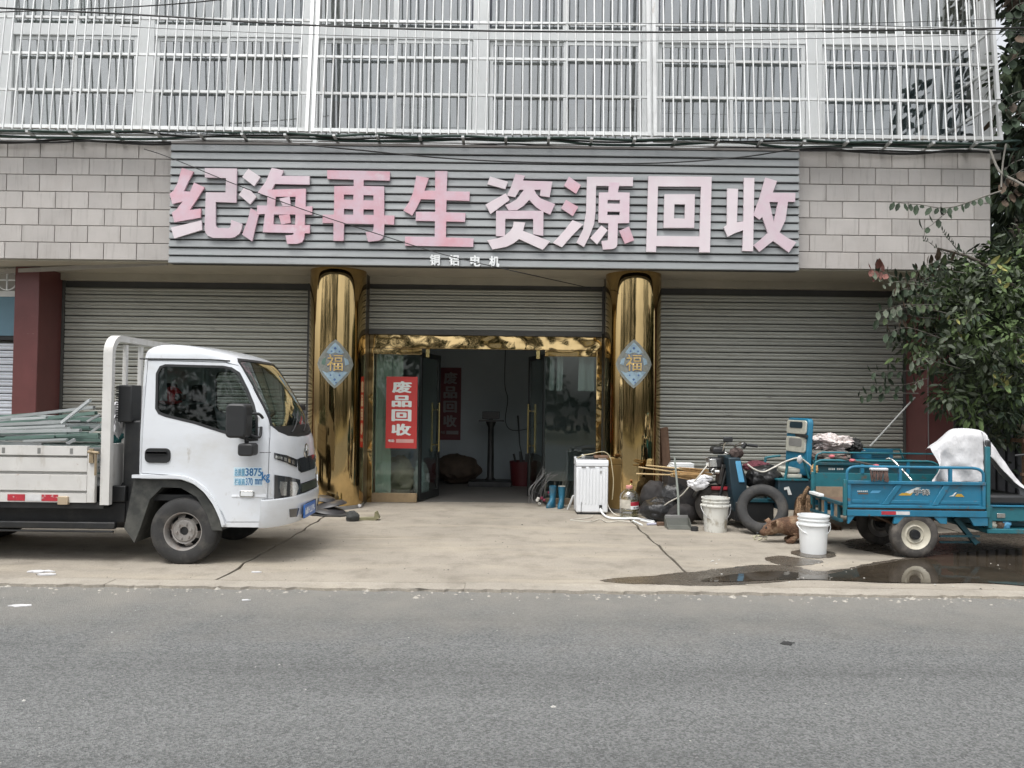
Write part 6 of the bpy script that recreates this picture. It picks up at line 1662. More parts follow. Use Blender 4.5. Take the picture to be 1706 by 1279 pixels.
# support of that stack
q = P(1136, 784, 11.35); tag(MB().box((q.x - .22, 11.25, 0), (q.x + .22, 11.62, q.z - .004)).build('dark_crate', mat('dark_crate_wood', (.03, .026, .024), .8), None, bevel=.01), 'dark crate holding up the white boards', 'crate')
dp = thing('dustpan', (P(1132, 880, 10.2).x, 10.2, 0), 'long handled metal dustpan standing by the dirty bucket', 'dustpan')
d0, d1 = G(1111, 882), G(1152, 882); yb = d0.y
MB().prism([(yb, 0), (yb, .008), (yb + .20, .03), (yb + .22, .145), (yb + .235, .145), (yb + .225, 0)], lambda y, z, d: (d, y, z), d0.x + .02, d1.x - .005).build('pan', mat('greenish_zinc', (.13, .135, .12), .55, metal=.3, var=.2, vs=7), dp)
for x in (d0.x + .012, d1.x - .004): MB().prism([(yb, 0), (yb + .225, 0), (yb + .235, .145), (yb + .12, .11), (yb, .03)], lambda y, z, d: (d, y, z), x, x + .006).build('cheek', bpy.data.materials['greenish_zinc'], dp)
MB().box((d0.x + .02, yb + .215, .12), (d1.x - .005, yb + .24, .16)).build('lip', M['steel'], dp, bevel=.003)
h0 = P(1131, 862, yb + .23); h1 = P(1124, 762, yb + .23); MB().tube([(h0.x, yb + .23, .02), (h0.x - .01, yb + .23, .4), (h1.x, yb + .23, h1.z)], [.016, .015, .012], 8).build('handle', mat('grey_green_tube', (.28, .31, .28), .5, var=.15), dp)
for nm, a, b2, r_, m_, lab in (('pipe_offcut', (1068, 868), (1090, 873), .014, M['white_plastic'], 'white pipe offcut on the ground left of the dustpan'), ('pipe_offcut', (1078, 875), (1110, 874), .016, mat('lilac_pipe', (.42, .42, .50), .5), 'lilac grey pipe offcut touching the dustpan'), ('pipe_offcut', (1055, 869), (1070, 876), .012, M['white_plastic'], 'thin white offcut near the concrete joint')):
    tag(MB().tube([g0(*a, r_), g0(*b2, r_)], r_, 8).build(nm, m_), lab, 'pipe', 'pipe offcuts on the concrete')
q = G(1157, 884); mbx = MB(); mbx.lathe([(.001, 0), (.05, 0), (.05, .05), (.04, .055), (.001, .05)], (q.x, q.y, 0), n=16); tag(mbx.build('black_tape_roll', M['dark']), 'small black roll on the ground right of the dustpan', 'roll')
q = G(1101, 876); tag(MB().box((q.x - .05, q.y, 0), (q.x + .05, q.y + .06, .05)).build('brick_piece', M['rust'], None, bevel=.008), 'small rusty brick piece by the dustpan', 'brick')

# ---- mop and bent pipe lying over the front tricycle bed, pole leaning behind
mp = thing('mop', P(1462, 782, YA + .1), 'mop with brown fringe hung over the front tricycle rail', 'mop')
MB().tube([P(1364, 757, YA + .75), P(1400, 763, YA + .45), P(1461, 776, YA + .02)], .012, 8).build('handle', mat('dark_mop_handle', (.05, .045, .04), .5), mp)
for px, py in ((1386, 760), (1460, 776), (1420, 767)): q = P(px, py, YA + (.55 if px < 1400 else .02 if px > 1450 else .3)); crumple('tie', q, .03, px % 7, mat('pink_tie', (.45, .12, .14), .7) if 'pink_tie' not in bpy.data.materials else bpy.data.materials['pink_tie'], (1.3, 1, .7), .3, 4, sub=2); adopt(COL.objects[-1], mp)
hq = P(1463, 782, YA - .04); MB().box((hq.x - .09, YA - .07, hq.z - .01), (hq.x + .10, YA - .02, hq.z + .018)).build('mop_head', M['cloth_white'], mp, bevel=.008)
rr = random.Random(2); frm = mat('brown_mop_yarn', (.11, .07, .06), .9, var=.4, vs=20)
for k in range(16):
    x = hq.x - .09 + .19 * k / 15; MB().tube(smooth_pts([(x, YA - .055 + .02 * (k % 2), hq.z), (x + rr.uniform(-.01, .01), YA - .06, hq.z - .06), (x + rr.uniform(-.012, .012), YA - .05, hq.z - rr.uniform(.10, .135))], 3), .0085, 6).build('yarn', frm, mp)
cable('bent_pipe', [P(1476, 765, YA + .35), P(1482, 763.5, YA + .33), P(1490, 769, YA + .3), P(1505, 784, YA + .2), P(1519, 800, YA + .1)], .010, M['chrome'], 'bright bent pipe lying across the front tricycle bed', 'pipe')
tag(MB().tube([P(1449, 744, 10.9), P(1524, 662, 11.9)], .013, 8).build('leaning_pole', mat('grey_pole', (.34, .35, .34), .5, var=.1)), 'grey pole leaning from the rear tricycle to the right pillar', 'pole')
tag(MB().tube([P(1547, 742, 11.84), P(1546.5, 690, 11.84), P(1546, 620, 11.84), P(1545.5, 480, 11.84)], .007, 6).build('pillar_cable', mat('grey_cable', (.22, .21, .21), .6)), 'thin grey cable hanging down the right maroon pillar edge', 'cable')

# ---- left side odds and ends
mb = MB(); a, b2 = P(69, 600, 12.35), P(89, 600, 12.35); zt_ = P(75, 582, 12.4).z; mb.prism([(a.x, 0), (b2.x, 0), (b2.x - .03, zt_), (a.x - .02, zt_ + .02)], lambda x, z, d: (x, 12.10 + .14 * z / zt_ + d, z), 0, .03); tag(mb.build('plank', mat('dull_brown_board', (.085, .06, .055), .7, var=.2, vs=5, stretch=(6, 6, .6))), 'dull brown board leaning by the left maroon pillar', 'plank')
q = G(555, 858); mt = MB(); w_ = wobble([(q.x - .38, q.y + .0), (q.x - .1, q.y - .16), (q.x + .2, q.y - .14), (q.x + .26, q.y + .02), (q.x + .05, q.y + .22), (q.x - .3, q.y + .2)], .03, 4, 3, 1); mt.prism(w_, lambda x, y, d: (x, y, d), .001, .018); tag(mt.build('rubber_mat', M['black_rubber']), 'flat black rubber mat on the concrete before the left gold column', 'mat')
for k, (px, py, r_, tl_, lab) in enumerate(((548, 849, .27, 8, 'black plastic cover lying lowest by the truck bumper'), (549, 838, .25, -12, 'second black cover tilted on top of the lower one'), (542, 829, .17, 10, 'small dark cover topmost by the truck bumper'))):
    mb = MB(); mb.lathe([(.001, .03), (r_ * .5, .035), (r_ * .8, .02), (r_, -.03), (r_ * .97, -.04), (r_ * .78, .008), (.001, .018)], n=30, sy=.8); me = mb.mesh('cover'); me.transform(Matrix.Rotation(R(tl_), 4, 'Y'))
    q = P(px, py, 11.15 + .05 * k); tag(link('plastic_cover', me, mat('scuffed_black_plastic', (.035, .034, .036), .42, var=.3, vs=7) if 'scuffed_black_plastic' not in bpy.data.materials else bpy.data.materials['scuffed_black_plastic'], None, (q.x, 11.15 + .05 * k, .06 + .075 * k)), lab, 'plastic cover', 'black covers by the truck bumper')
q = G(587, 868); tag(crumple('dark_rag', (q.x, q.y, .05), .085, 31, mat('charcoal_cloth', (.05, .052, .05), .9), (1.1, .8, 1.15), .35, 3, flat=.003), 'charcoal rag bunched up on the concrete before the left column', 'rag')
q = G(612, 866); mb = MB(); mb.prism([(-.16, .004), (.10, .0), (.17, .03), (.13, .12), (.11, .115), (.10, .04), (-.1, .03)], lambda x, z, d: (q.x + x, q.y + d, z), -.05, .07); tag(mb.build('cardboard_scrap', mat('olive_card', (.20, .19, .11), .8, var=.3, vs=12)), 'folded olive cardboard scrap on the concrete right of the rag', 'scrap')
q = G(597, 846); tag(crumple('paper_scrap', (q.x, q.y, .03), .045, 33, M['cloth_white'], (1.2, .8, .7), .5, 4, sub=3, flat=.002), 'crumpled pale paper at the foot of the left column', 'paper')
for k, (px, py, s, lab) in enumerate(((68, 953, .11, 'white torn paper on the concrete below the truck bed'), (76, 958, .08, 'smaller white paper strip beside the torn paper'), (33, 1004, .085, 'flat white paper stuck on the asphalt at the far left'), (427, 954, .04, 'tiny pale paper scrap near the left concrete joint'), (410, 995, .035, 'tiny white scrap on the asphalt below the left joint'))):
    q = G(px, py); mb = MB(); w_ = wobble([(-s, 0), (-s * .3, -s * .35), (s * .9, -s * .1), (s, s * .2), (0, s * .4)], s * .16, 3, k + 40, 1); mb.prism(w_, lambda x, y, d: (q.x + x, q.y + y, d), .002 if py < 975 else -.024, (.012 if py < 975 else -.018)); tag(mb.build('paper_scrap', M['cloth_white']), lab, 'paper')
st_ = G(1311, 1072, -.025); w_ = wobble([(st_.x - .045, st_.y), (st_.x, st_.y - .04), (st_.x + .05, st_.y), (st_.x, st_.y + .04)], .012, 4, 4, 1); tag(MB().prism(w_, lambda x, y, d: (x, y, d), -.024, -.019).build('oil_spot', mat('oil_spot', (.03, .03, .03), .6)), 'small dark oil spot alone on the asphalt', 'oil spot')

# ---- posters and plaques
M['poster_red'] = mat('poster_red', (.50, .045, .04), .5, var=.06, vs=3)
M['poster_ink'] = mat('poster_white', (.72, .76, .74), .5, var=.04)
def poster(x0, x1, z0, z1, y, label, tilt=0):
    o = MB().box((x0, y, z0), (x1, y + .004, z1)).build('poster', M['poster_red']); tag(o, label, 'poster', 'red recycling posters at the entrance')
    W, H = x1 - x0, z1 - z0
    for k, chx in enumerate('废品回收'):
        me = text_mesh(chx, W * .64, H * .165, .045, .0012); facing(me, ((x0 + x1) / 2, y - .0022, z1 - H * (.145 + .198 * k))); link('lettering', me, M['poster_ink'], o)
    me = text_mesh('电话:', W * .20, H * .04, .03, .0012); facing(me, (x0 + W * .19, y - .0022, z0 + H * .105)); link('lettering', me, M['poster_ink'], o)
    n = MB().box((x0 + W * .34, y - .0022, z0 + H * .078), (x0 + W * .90, y - .0002, z0 + H * .128)).build('number_strip', M['poster_ink'] if y > 13 else mat('poster_pink', (.62, .35, .32), .5), o)
    return o
a, b2 = P(644, 627, 12.488), P(694, 747, 12.488)
poster(a.x, b2.x, b2.z, a.z, 12.488, 'bright red poster with white characters on the left glass pane')
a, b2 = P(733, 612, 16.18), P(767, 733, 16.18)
M['poster_red'] = mat('poster_red_shaded', (.11, .018, .022), .6, var=.1); M['poster_ink'] = mat('poster_ink_shaded', (.20, .19, .19), .6)  # room shade put into the second poster's red and ink colours
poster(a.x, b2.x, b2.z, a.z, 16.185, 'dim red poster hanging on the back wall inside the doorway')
GOLDP = mat('plaque_gold_print', (.50, .36, .14), .35, metal=.3, var=.25, vs=30); BLUEP = mat('plaque_blue_print', (.23, .32, .38), .4, var=.25, vs=18); DKP = mat('plaque_dark_blue', (.05, .10, .24), .4, var=.3, vs=30); CLR = mat('plaque_grey_film', (.19, .20, .18), .25, var=.25, vs=20)
for ci, (cx, cy) in enumerate(COLS):
    q = P((558, 1056)[ci], (606, 606)[ci], cy - CR)
    ox = q.x - cx; oz = q.z
    pl = None
    def onto(me, e): return xf(me, lambda p: Vector((cx + (CR + e + p.z) * math.sin((p.x + ox) / CR), cy - (CR + e + p.z) * math.cos((p.x + ox) / CR), oz + p.y)))
    def grid(poly, name, e, m, parent):
        bm = bmesh.new(); bm.faces.new([bm.verts.new((x, y, 0)) for x, y in poly])
        for k in range(-8, 9): bmesh.ops.bisect_plane(bm, geom=bm.verts[:] + bm.edges[:] + bm.faces[:], plane_co=(k * .04, 0, 0), plane_no=(1, 0, 0))
        r_ = bmesh.ops.extrude_face_region(bm, geom=bm.faces[:])
        for v_ in r_['geom']:
            if isinstance(v_, bmesh.types.BMVert): v_.co.z = .0015
        bmesh.ops.recalc_face_normals(bm, faces=bm.faces[:]); me = bpy.data.meshes.new(name); bm.to_mesh(me); bm.free(); onto(me, e); finish(me, 30); return link(name, me, m, parent)
    s, hh = .285, .37
    pl = grid([(0, -hh), (s * .30, -hh * .80), (s * .64, -hh * .50), (s * .90, -hh * .2), (s, 0), (s * .90, hh * .22), (s * .62, hh * .52), (s * .28, hh * .82), (0, hh), (-s * .28, hh * .82), (-s * .62, hh * .52), (-s * .90, hh * .22), (-s, 0), (-s * .90, -hh * .2), (-s * .64, -hh * .50), (-s * .30, -hh * .80)], 'fortune_plaque', .003, CLR, None)
    tag(pl, ['blue and gold diamond fortune plaque on the left gold column', 'blue and gold diamond fortune plaque on the right gold column'][ci], 'plaque', 'fortune plaques on the gold columns')
    rr = random.Random(ci)
    top = [(-.13, .17), (-.07, .145), (0, .175), (.07, .145), (.13, .17), (.07, .25), (0, .325), (-.07, .25)]
    bot = [(-.20, -.10), (-.12, -.135), (-.04, -.11), (.05, -.13), (.12, -.11), (.19, -.12), (.10, -.22), (0, -.325), (-.10, -.22)]
    grid(top, 'cloud', .006, BLUEP, pl); grid(bot, 'wave', .006, BLUEP, pl)
    for (x, y, w2) in ((0, .235, .022), (-.05, .19, .014), (.06, .19, .014), (0, -.235, .02), (-.06, -.17, .014), (.07, -.17, .016), (.02, -.28, .014)): grid([(x - w2, y), (x, y - w2), (x + w2, y), (x, y + w2)], 'flower', .009, DKP, pl)
    for sx in (-1, 1): grid([(sx * .15, -.02), (sx * .21, .0), (sx * .19, .07), (sx * .13, .10)], 'cloud', .006, mat('plaque_green', (.10, .16, .13), .4) if ci == 0 and sx < 0 else BLUEP, pl)
    me = text_mesh('福', .25, .27, .035, .001); onto(xf(me, lambda p: Vector((p.x + (.0), p.y + .02, p.z))), .010); link('lettering', me, DKP, pl)
    me = text_mesh('福', .235, .255, .012, .001); onto(xf(me, lambda p: Vector((p.x + (.0), p.y + .02, p.z))), .0125); link('lettering', me, GOLDP, pl)

# ---- things inside the doorway
M['sage'] = mat('sage_curtain', (.44, .49, .41), .9, var=.10, vs=4, stretch=(6, 6, .4))
mb = curtain(-2.24, -1.98, .12, 2.42, 12.68, 2); tag(mb.build('door_curtain', M['sage'], None, smooth=60), 'sage green curtain hanging behind the left glass pane', 'curtain')
mb = curtain(-1.97, -1.80, 1.5, 2.42, 12.70, 5); tag(mb.build('door_curtain', M['sage'], None, smooth=60), 'short pale curtain end above the red poster', 'curtain')
for k, (xa, xb) in enumerate(((.62, .70), (.74, .84), (1.1, 1.36))):
    mb = curtain(xa, xb, 1.85 - .0 * k, 2.42, 12.70, 11 + k); tag(mb.build('door_curtain', cloth_mat('pale_cloth', (.36, .38, .38)) if k == 0 else bpy.data.materials['pale_cloth'], None, smooth=60), ['leftmost pale cloth strip behind the top of the right pane', 'middle pale cloth strip behind the top of the right pane', 'widest pale cloth strip behind the top of the right pane'][k], 'cloth')
for k, (x, y, z, r_, sc, mm, lab) in enumerate(((-1.88, 12.95, .36, .30, (.9, .7, 1.2), mat('beige_sack', (.30, .25, .18), .9, var=.2, vs=6), 'beige woven sack behind the left glass pane under the poster'), (-1.52, 13.0, .34, .20, (.75, .8, 1.7), mat('pale_sack', (.52, .56, .56), .8, var=.2, vs=9), 'tall pale plastic sack by the left door leaf'), (-1.1, 15.5, .30, .38, (1.3, 1, .8), mat('brown_heap', (.055, .038, .026), .9, var=.3, vs=6), 'brown slumped bag on the floor inside the doorway'))):
    tag(crumple('sack', (x, y, z), r_, 50 + k, mm, sc, .3, 3, flat=.004), lab, 'sack')
sx_ = P(818, 700, 15.2).x
sc_ = thing('platform_scale', (sx_, 15.2, 0), 'dark platform scale with display on a post inside the shop', 'scale')
def at15(px, py): q_ = P(px, py, 15.2); return q_.x, q_.z
zt_ = at15(820, 702)[1]
MB().box((sx_ - .42, 14.9, .0), (sx_ + .42, 15.5, .10)).build('platform', M['frame_black'], sc_, bevel=.01)
MB().lathe([(.12, .10), (.07, .16), (.055, zt_ - .12), (.10, zt_ - .02), (.10, zt_)], (sx_, 15.25, 0), n=16).build('post', M['frame_black'], sc_)
MB().box((sx_ - .24, 15.1, zt_), (sx_ + .26, 15.35, zt_ + .03)).build('tray', M['frame_black'], sc_)
MB().box((sx_ - .17, 15.1, zt_ + .05), (sx_ + .17, 15.22, zt_ + .20)).build('display', M['dark'], sc_, bevel=.01)
MB().box((sx_ - .04, 15.12, zt_ + .03), (sx_ + .04, 15.2, zt_ + .06)).build('bracket', M['frame_black'], sc_)
rbx = P(872, 790, 15.3).x
rb2 = thing('red_bin', (rbx, 15.3, 0), 'dark red bin with scrap sticking out inside the shop', 'bin')
MB().lathe([(.001, 0), (.24, 0), (.28, .48), (.26, .48), (.22, .03), (.001, .03)], (rbx, 15.3, 0), n=24).build('tub', mat('dark_red_plastic', (.085, .012, .014), .5), rb2)
for k in range(4): MB().bar((rbx - .12 + .08 * k, 15.3, .3), (rbx - .2 + .13 * k, 15.32, .62 + .05 * (k % 2)), .05, .03).build('scrap_piece', M['dark'], rb2)
tag(MB().tube([P(872, 772, 15.3), P(866, 740, 15.3), P(863, 692, 15.3)], [.012, .012, .02], 7).build('mop_stick', M['frame_black']), 'thin dark stick standing in the red bin', 'stick')
cable('wall_cable', [P(842, 580, 16.15), P(841, 640, 16.15), P(846, 665, 16.15), P(842, 700, 16.15), P(852, 716, 16.15), P(880, 714, 16.15), P(900, 704, 16.15)], .008, M['dark'], 'dark cable drooping down the back wall inside the shop', 'cable')

# ---- cables along the facade and overhead
M['cable_black'] = mat('black_cable', (.02, .02, .02), .6)
M['cable_green'] = mat('green_black_cable', (.03, .06, .05), .6)
rr = random.Random(9)
names_ = ['lowest cable of the bundle along the fascia top', 'sagging black cable in the bundle under the grilles', 'greenish cable running along the fascia top', 'topmost cable of the bundle under the grilles', 'second greenish cable tied under the grilles']
for k in range(5):
    pts = []
    x = -9.0
    while x < 7.4:
        pts.append((x, YC - .10 - .03 * k, 5.40 + .028 * k + rr.uniform(-.035, .03) - (.03 if k == 1 else 0))); x += rr.uniform(.5, 1.0)
    pts.append((7.6, YC - .12, 5.44)); pts.append((10.5, 10.4, 5.15 + .03 * k))
    cable('facade_cable', pts, .013 if k % 2 else .018, M['cable_green'] if k in (2, 4) else M['cable_black'], names_[k], 'cable', 'cable bundle along the fascia')
cable('sign_cable', [P(500, 240, 11.0), P(600, 250, 11.0), P(800, 267, 11.0), P(1065, 272, 11.0), P(1230, 262, 11.0), P(1335, 247, 11.0), P(1420, 246, 11.0)], .010, M['cable_black'], 'black cable sagging across the top of the sign', 'cable')
cable('sign_wire', [P(240, 248, 11.05), P(285, 263, 11.03), P(400, 310, 11.02), P(520, 354, 11.02), P(640, 393, 11.02), P(740, 424, 11.02), P(850, 450, 11.05), P(985, 480, 11.9)], .0065, M['cable_black'], 'thin black wire slanting down across the sign characters', 'wire')
ov = [[(-60, 8), (0, 13), (240, 25), (480, 40), (750, 50), (1000, 53), (1250, 53), (1500, 50), (1706, 46), (1800, 44)], [(-60, 22), (200, 12), (330, 3), (420, -8)], [(560, 38), (820, 40), (1080, 39), (1400, 41), (1706, 52)], [(200, 44), (480, 56), (830, 66), (1100, 68), (1400, 63), (1706, 56)], [(1150, 36), (1400, 39), (1706, 30)]]
ol = ['thickest overhead cable crossing the grilles', 'overhead cable climbing out at the top left', 'thin overhead wire above the thickest cable', 'thin overhead wire below the thickest cable', 'short thin overhead wire at the upper right']
for k, pts in enumerate(ov): cable('overhead_cable', [P(a, b2, 9.6 + .15 * k) for a, b2 in pts], (.011, .008, .004, .0035, .004)[k], M['cable_black'], ol[k], 'cable', 'overhead cables')
tag(MB().bar(P(-30, 454, 12.0), P(279, 438, 11.45), .05, .06).build('eave_conduit', mat('pale_conduit', (.36, .34, .31), .6, var=.15)), 'pale conduit slanting under the fascia at the left', 'conduit')

# ================================================================= DOGS
def skin_mesh(pts, edges, root, sub=2):
    me = bpy.data.meshes.new('skin'); me.from_pydata([p[:3] for p in pts], edges, [])
    o = bpy.data.objects.new('tmp', me); COL.objects.link(o)
    s = o.modifiers.new('skin', 'SKIN'); s.use_smooth_shade = True
    for i, p in enumerate(pts):
        sv = me.skin_vertices[0].data[i]; r_ = p[3]; sv.radius = (r_, p[4] if len(p) > 4 else r_); sv.use_root = (i == root)
    u = o.modifiers.new('sub', 'SUBSURF'); u.levels = sub; u.render_levels = sub
    bpy.context.view_layer.update()
    r_ = bpy.data.meshes.new_from_object(o.evaluated_get(bpy.context.evaluated_depsgraph_get()))
    bpy.data.objects.remove(o); r_.materials.clear(); return r_
def dog(loc, label, furm, P_, E_, ear, rz, s=1.0, tail=None):
    """P_: joints (x, y, z, radius), nose last of the head chain; the dog looks along -X in its own space"""
    me = skin_mesh(P_, E_, 1)
    bm = bmesh.new(); bm.from_mesh(me)
    if tail:
        t_ = smooth_pts([p[:3] for p in tail], 4); n_ = len(t_); tm_ = MB().tube(t_, [tail[0][3] + (tail[-1][3] - tail[0][3]) * (i / (n_ - 1)) ** 1.5 for i in range(n_)], 9).mesh('t'); bm.from_mesh(tm_)
    hx, hz, hr = P_[5][0], P_[5][2], P_[5][3]
    for sg in (-1, 1):
        b = [Vector((hx + .055, sg * .028, hz + hr * .80)), Vector((hx - .010, sg * .050, hz + hr * .72)), Vector((hx + .050, sg * .075, hz + hr * .45))]
        tip = Vector((hx + .030, sg * (.085 + ear), hz + hr + .055 - ear)); fold = Vector((hx - .030, sg * (.085 + ear), hz + hr + .025 - ear))
        vs = [bm.verts.new(v_) for v_ in b + [tip, fold]]
        for f in ((0, 1, 3), (1, 4, 3), (1, 2, 4), (2, 3, 4), (2, 0, 3), (0, 2, 1)): bm.faces.new([vs[i] for i in f])
    bm.normal_update()
    for v_ in bm.verts: v_.co += v_.normal * (.008 * mnoise.noise(v_.co * 30) + .004 * mnoise.noise(v_.co * 80))
    bm.to_mesh(me); bm.free(); finish(me, 70)
    o = link('dog', me, furm); tag(o, label, 'dog')
    mx, mz, mr = P_[7][0], P_[7][2], P_[7][3]
    for sg in (-1, 1): MB().ball((hx - hr * .80, sg * hr * .50, hz + hr * .22), .0125, 10, 6).build('eye', M['dark'], o)
    MB().ball((mx - mr * .9, 0, mz + mr * .35), .020, 10, 8, (.8, 1.1, .9)).build('nose', M['dark'], o)
    MB().tube([(mx - mr * .6, -mr * .7, mz - mr * .3), (mx + .02, -mr * 1.0, mz - mr * .5), (mx + .06, -mr * 1.25, mz - mr * .35)], .005, 5).build('mouth', M['dark'], o)
    # coat: short hairs lying back along the body
    rr = random.Random(len(me.vertices)); hb_ = MB(); polys = [p for p in me.polygons if p.area > 1e-6]; tot = sum(p.area for p in polys)
    for p in polys:
        for _ in range(max(1, int(9000 * p.area / tot + rr.random()))):
            vs = [me.vertices[i].co for i in p.vertices]; w_ = [rr.random() for _ in vs]; sw = sum(w_); c = sum((v_ * q_ for v_, q_ in zip(vs, w_)), Vector()) / sw
            d = (p.normal * .45 + Vector((.8, 0, -.45)) + rdir0(rr) * .45).normalized(); side = d.cross(p.normal).normalized() * .0030; L_ = rr.uniform(.014, .032)
            if abs(c.x - hx) < .1 and c.z > hz - .12: L_ *= .45
            hb_.add([c - side, c + side, c + d * L_], [(0, 1, 2)])
    tag(hb_.build('coat', furm, o, smooth=0, fix=False), kind='stuff')
    for c in o.children: c.matrix_parent_inverse = Matrix.Identity(4)
    o.location = loc; o.rotation_euler.z = rz; o.scale = (s, s, s)
    return o
def rdir0(rr): return Vector((rr.uniform(-1, 1), rr.uniform(-1, 1), rr.uniform(-1, 1)))
fur = mat('rusty_brown_fur', (.125, .068, .040), .95, var=.35, vs=7, fine=.35, fs=70, bump=.012, bs=70, bst=(.5, 1, 1), dirts=(((.27, .19, .12), .50, .62, 7, (1, 1, 1), .85), ((.05, .028, .018), .56, .66, 9, (1, 1, 1), .8)))
fur2 = mat('sandy_fur', (.24, .155, .09), .95, var=.2, vs=6, fine=.3, fs=70, bump=.012, bs=70, dirts=(((.11, .065, .04), .56, .68, 7, (1, 1, 1), .7),))
def graph(chains):
    P_, E_, ix = [], [], {}
    for start, pts in chains:
        prev = ix[start] if start is not None else None
        for p in pts:
            if isinstance(p[0], str): ix[p[0]] = len(P_); p = p[1:]
            P_.append(p)
            if prev is not None: E_.append((prev, len(P_) - 1))
            prev = len(P_) - 1
    return P_, E_
spine = [('rump', .27, 0, .225, .108), ('mid', .10, 0, .215, .115), ('chest', -.09, 0, .205, .118), (-.20, 0, .205, .098), (-.28, 0, .19, .086), ('skull', -.355, 0, .165, .080), (-.425, .0, .125, .052), ('muz', -.475, 0, .095, .038)]
ch_ = [(None, spine), ('rump', [(.36, 0, .21, .06), (.45, .03, .18, .035), (.56, .05, .16, .026)])]
for sg in (-1, 1):
    ch_.append(('chest', [(-.08 , .085 * sg, .13, .060), (-.03 + .03 * sg, .09 * sg, .085, .038), (-.10 + .03 * sg, .09 * sg, .045, .030), (-.125 + .03 * sg, .09 * sg, .022, .033), (-.165 + .03 * sg, .09 * sg, .018, .026)]))
    ch_.append(('rump', [(.25, .09 * sg, .155, .080), (.17, .10 * sg, .10, .052), (.285, .10 * sg, .075, .032), (.25, .10 * sg, .022, .032), (.20, .10 * sg, .018, .026)]))
dog((P(1331, 880, 9.30).x, 9.32, 0), 'rusty brown dog sniffing the ground behind the clean white bucket', fur, *graph(ch_), .02, R(5), 1.0)
sp2_ = [('rump', .22, 0, .42, .070), ('mid', .05, 0, .42, .10), ('chest', -.16, 0, .42, .11), (-.26, 0, .47, .085), (-.33, 0, .52, .07), ('skull', -.40, 0, .55, .072), (-.47, 0, .53, .045), ('muz', -.52, 0, .515, .034)]
ch2 = [(None, sp2_)]
for sg in (-1, 1):
    ch2.append(('chest', [(-.17, .075 * sg, .30, .055), (-.15, .08 * sg, .20, .036), (-.165, .08 * sg, .06, .027), (-.21, .08 * sg, .02, .027)]))
    ch2.append(('rump', [(.21, .075 * sg, .33, .058), (.16, .08 * sg, .23, .042), (.27, .085 * sg, .14, .030), (.25, .085 * sg, .05, .026), (.20, .085 * sg, .018, .027)]))
d2 = P(1348, 840, 10.0)
dog((P(1339, 840, 9.95).x, 9.95, 0), 'sandy dog seen from behind with tail raised between the tricycles', fur2, *graph(ch2), 0, R(-113), .92, [(.25, 0, .44, .030), (.32, .01, .52, .034), (.33, .03, .61, .036), (.28, .06, .67, .030), (.23, .07, .66, .016)])
# morsels the dog is sniffing
rr = random.Random(6); cr = MB()
for k in range(26):
    q = G(1258 + rr.uniform(-3, 24), 897 + rr.uniform(-4, 4)); cr.ball((q.x, q.y, .012), rr.uniform(.008, .018), 6, 4, (1, 1, .6))
tag(cr.build('food_scraps', mat('pale_food', (.40, .38, .27), .8, var=.4, vs=30)), 'pale food scraps under the brown dog nose', 'food scraps', kind='stuff')
# grit and small litter
rr = random.Random(15)
def grit(n, fx, fy, z, smin, smax, m, label, name, seed):
    rr = random.Random(seed); mb = MB()
    for k in range(n):
        x, y = fx(rr), fy(rr); s = rr.uniform(smin, smax) * (1 + (rr.random() > .95))
        a = rr.uniform(0, 6); vs = []
        for q_ in range(5): b2 = a + q_ * 1.2566; vs.append((x + s * math.cos(b2) * rr.uniform(.7, 1.2), y + s * math.sin(b2) * rr.uniform(.6, 1.1), z))
        vs.append((x, y, z + s * .55)); mb.add(vs, [(q_, (q_ + 1) % 5, 5) for q_ in range(5)])
    return tag(mb.build(name, m, None, smooth=0), label, 'grit', kind='stuff')
pale_g = mat('pale_grit', (.42, .41, .38), .9, var=.3, vs=50, rnd=0); dark_g = mat('dark_grit', (.05, .045, .04), .9, var=.4, vs=50)
grit(110, lambda r_: r_.uniform(-6, 6), lambda r_: r_.uniform(2.5, 6.75), -.025, .003, .009, pale_g, 'scattered pale grit on the asphalt', 'road_grit', 1)
grit(300, lambda r_: r_.uniform(-6, 6.5), lambda r_: 6.8 - abs(r_.gauss(0, .12)), -.025, .006, .02, mat('kerb_crumbs', (.34, .32, .28), .9, var=.3, vs=50), 'crumbled concrete along the kerb', 'kerb_crumbs', 2)
grit(260, lambda r_: r_.uniform(-5, 6.5), lambda r_: r_.uniform(7.0, 12.2), .0, .003, .010, dark_g, 'dark crumbs and dirt on the forecourt', 'forecourt_dirt', 3)
grit(45, lambda r_: r_.uniform(1.9, 6.5), lambda r_: r_.uniform(7.0, 8.2), .006, .005, .014, pale_g, 'pale crumbs in and beside the puddle', 'puddle_crumbs', 4)
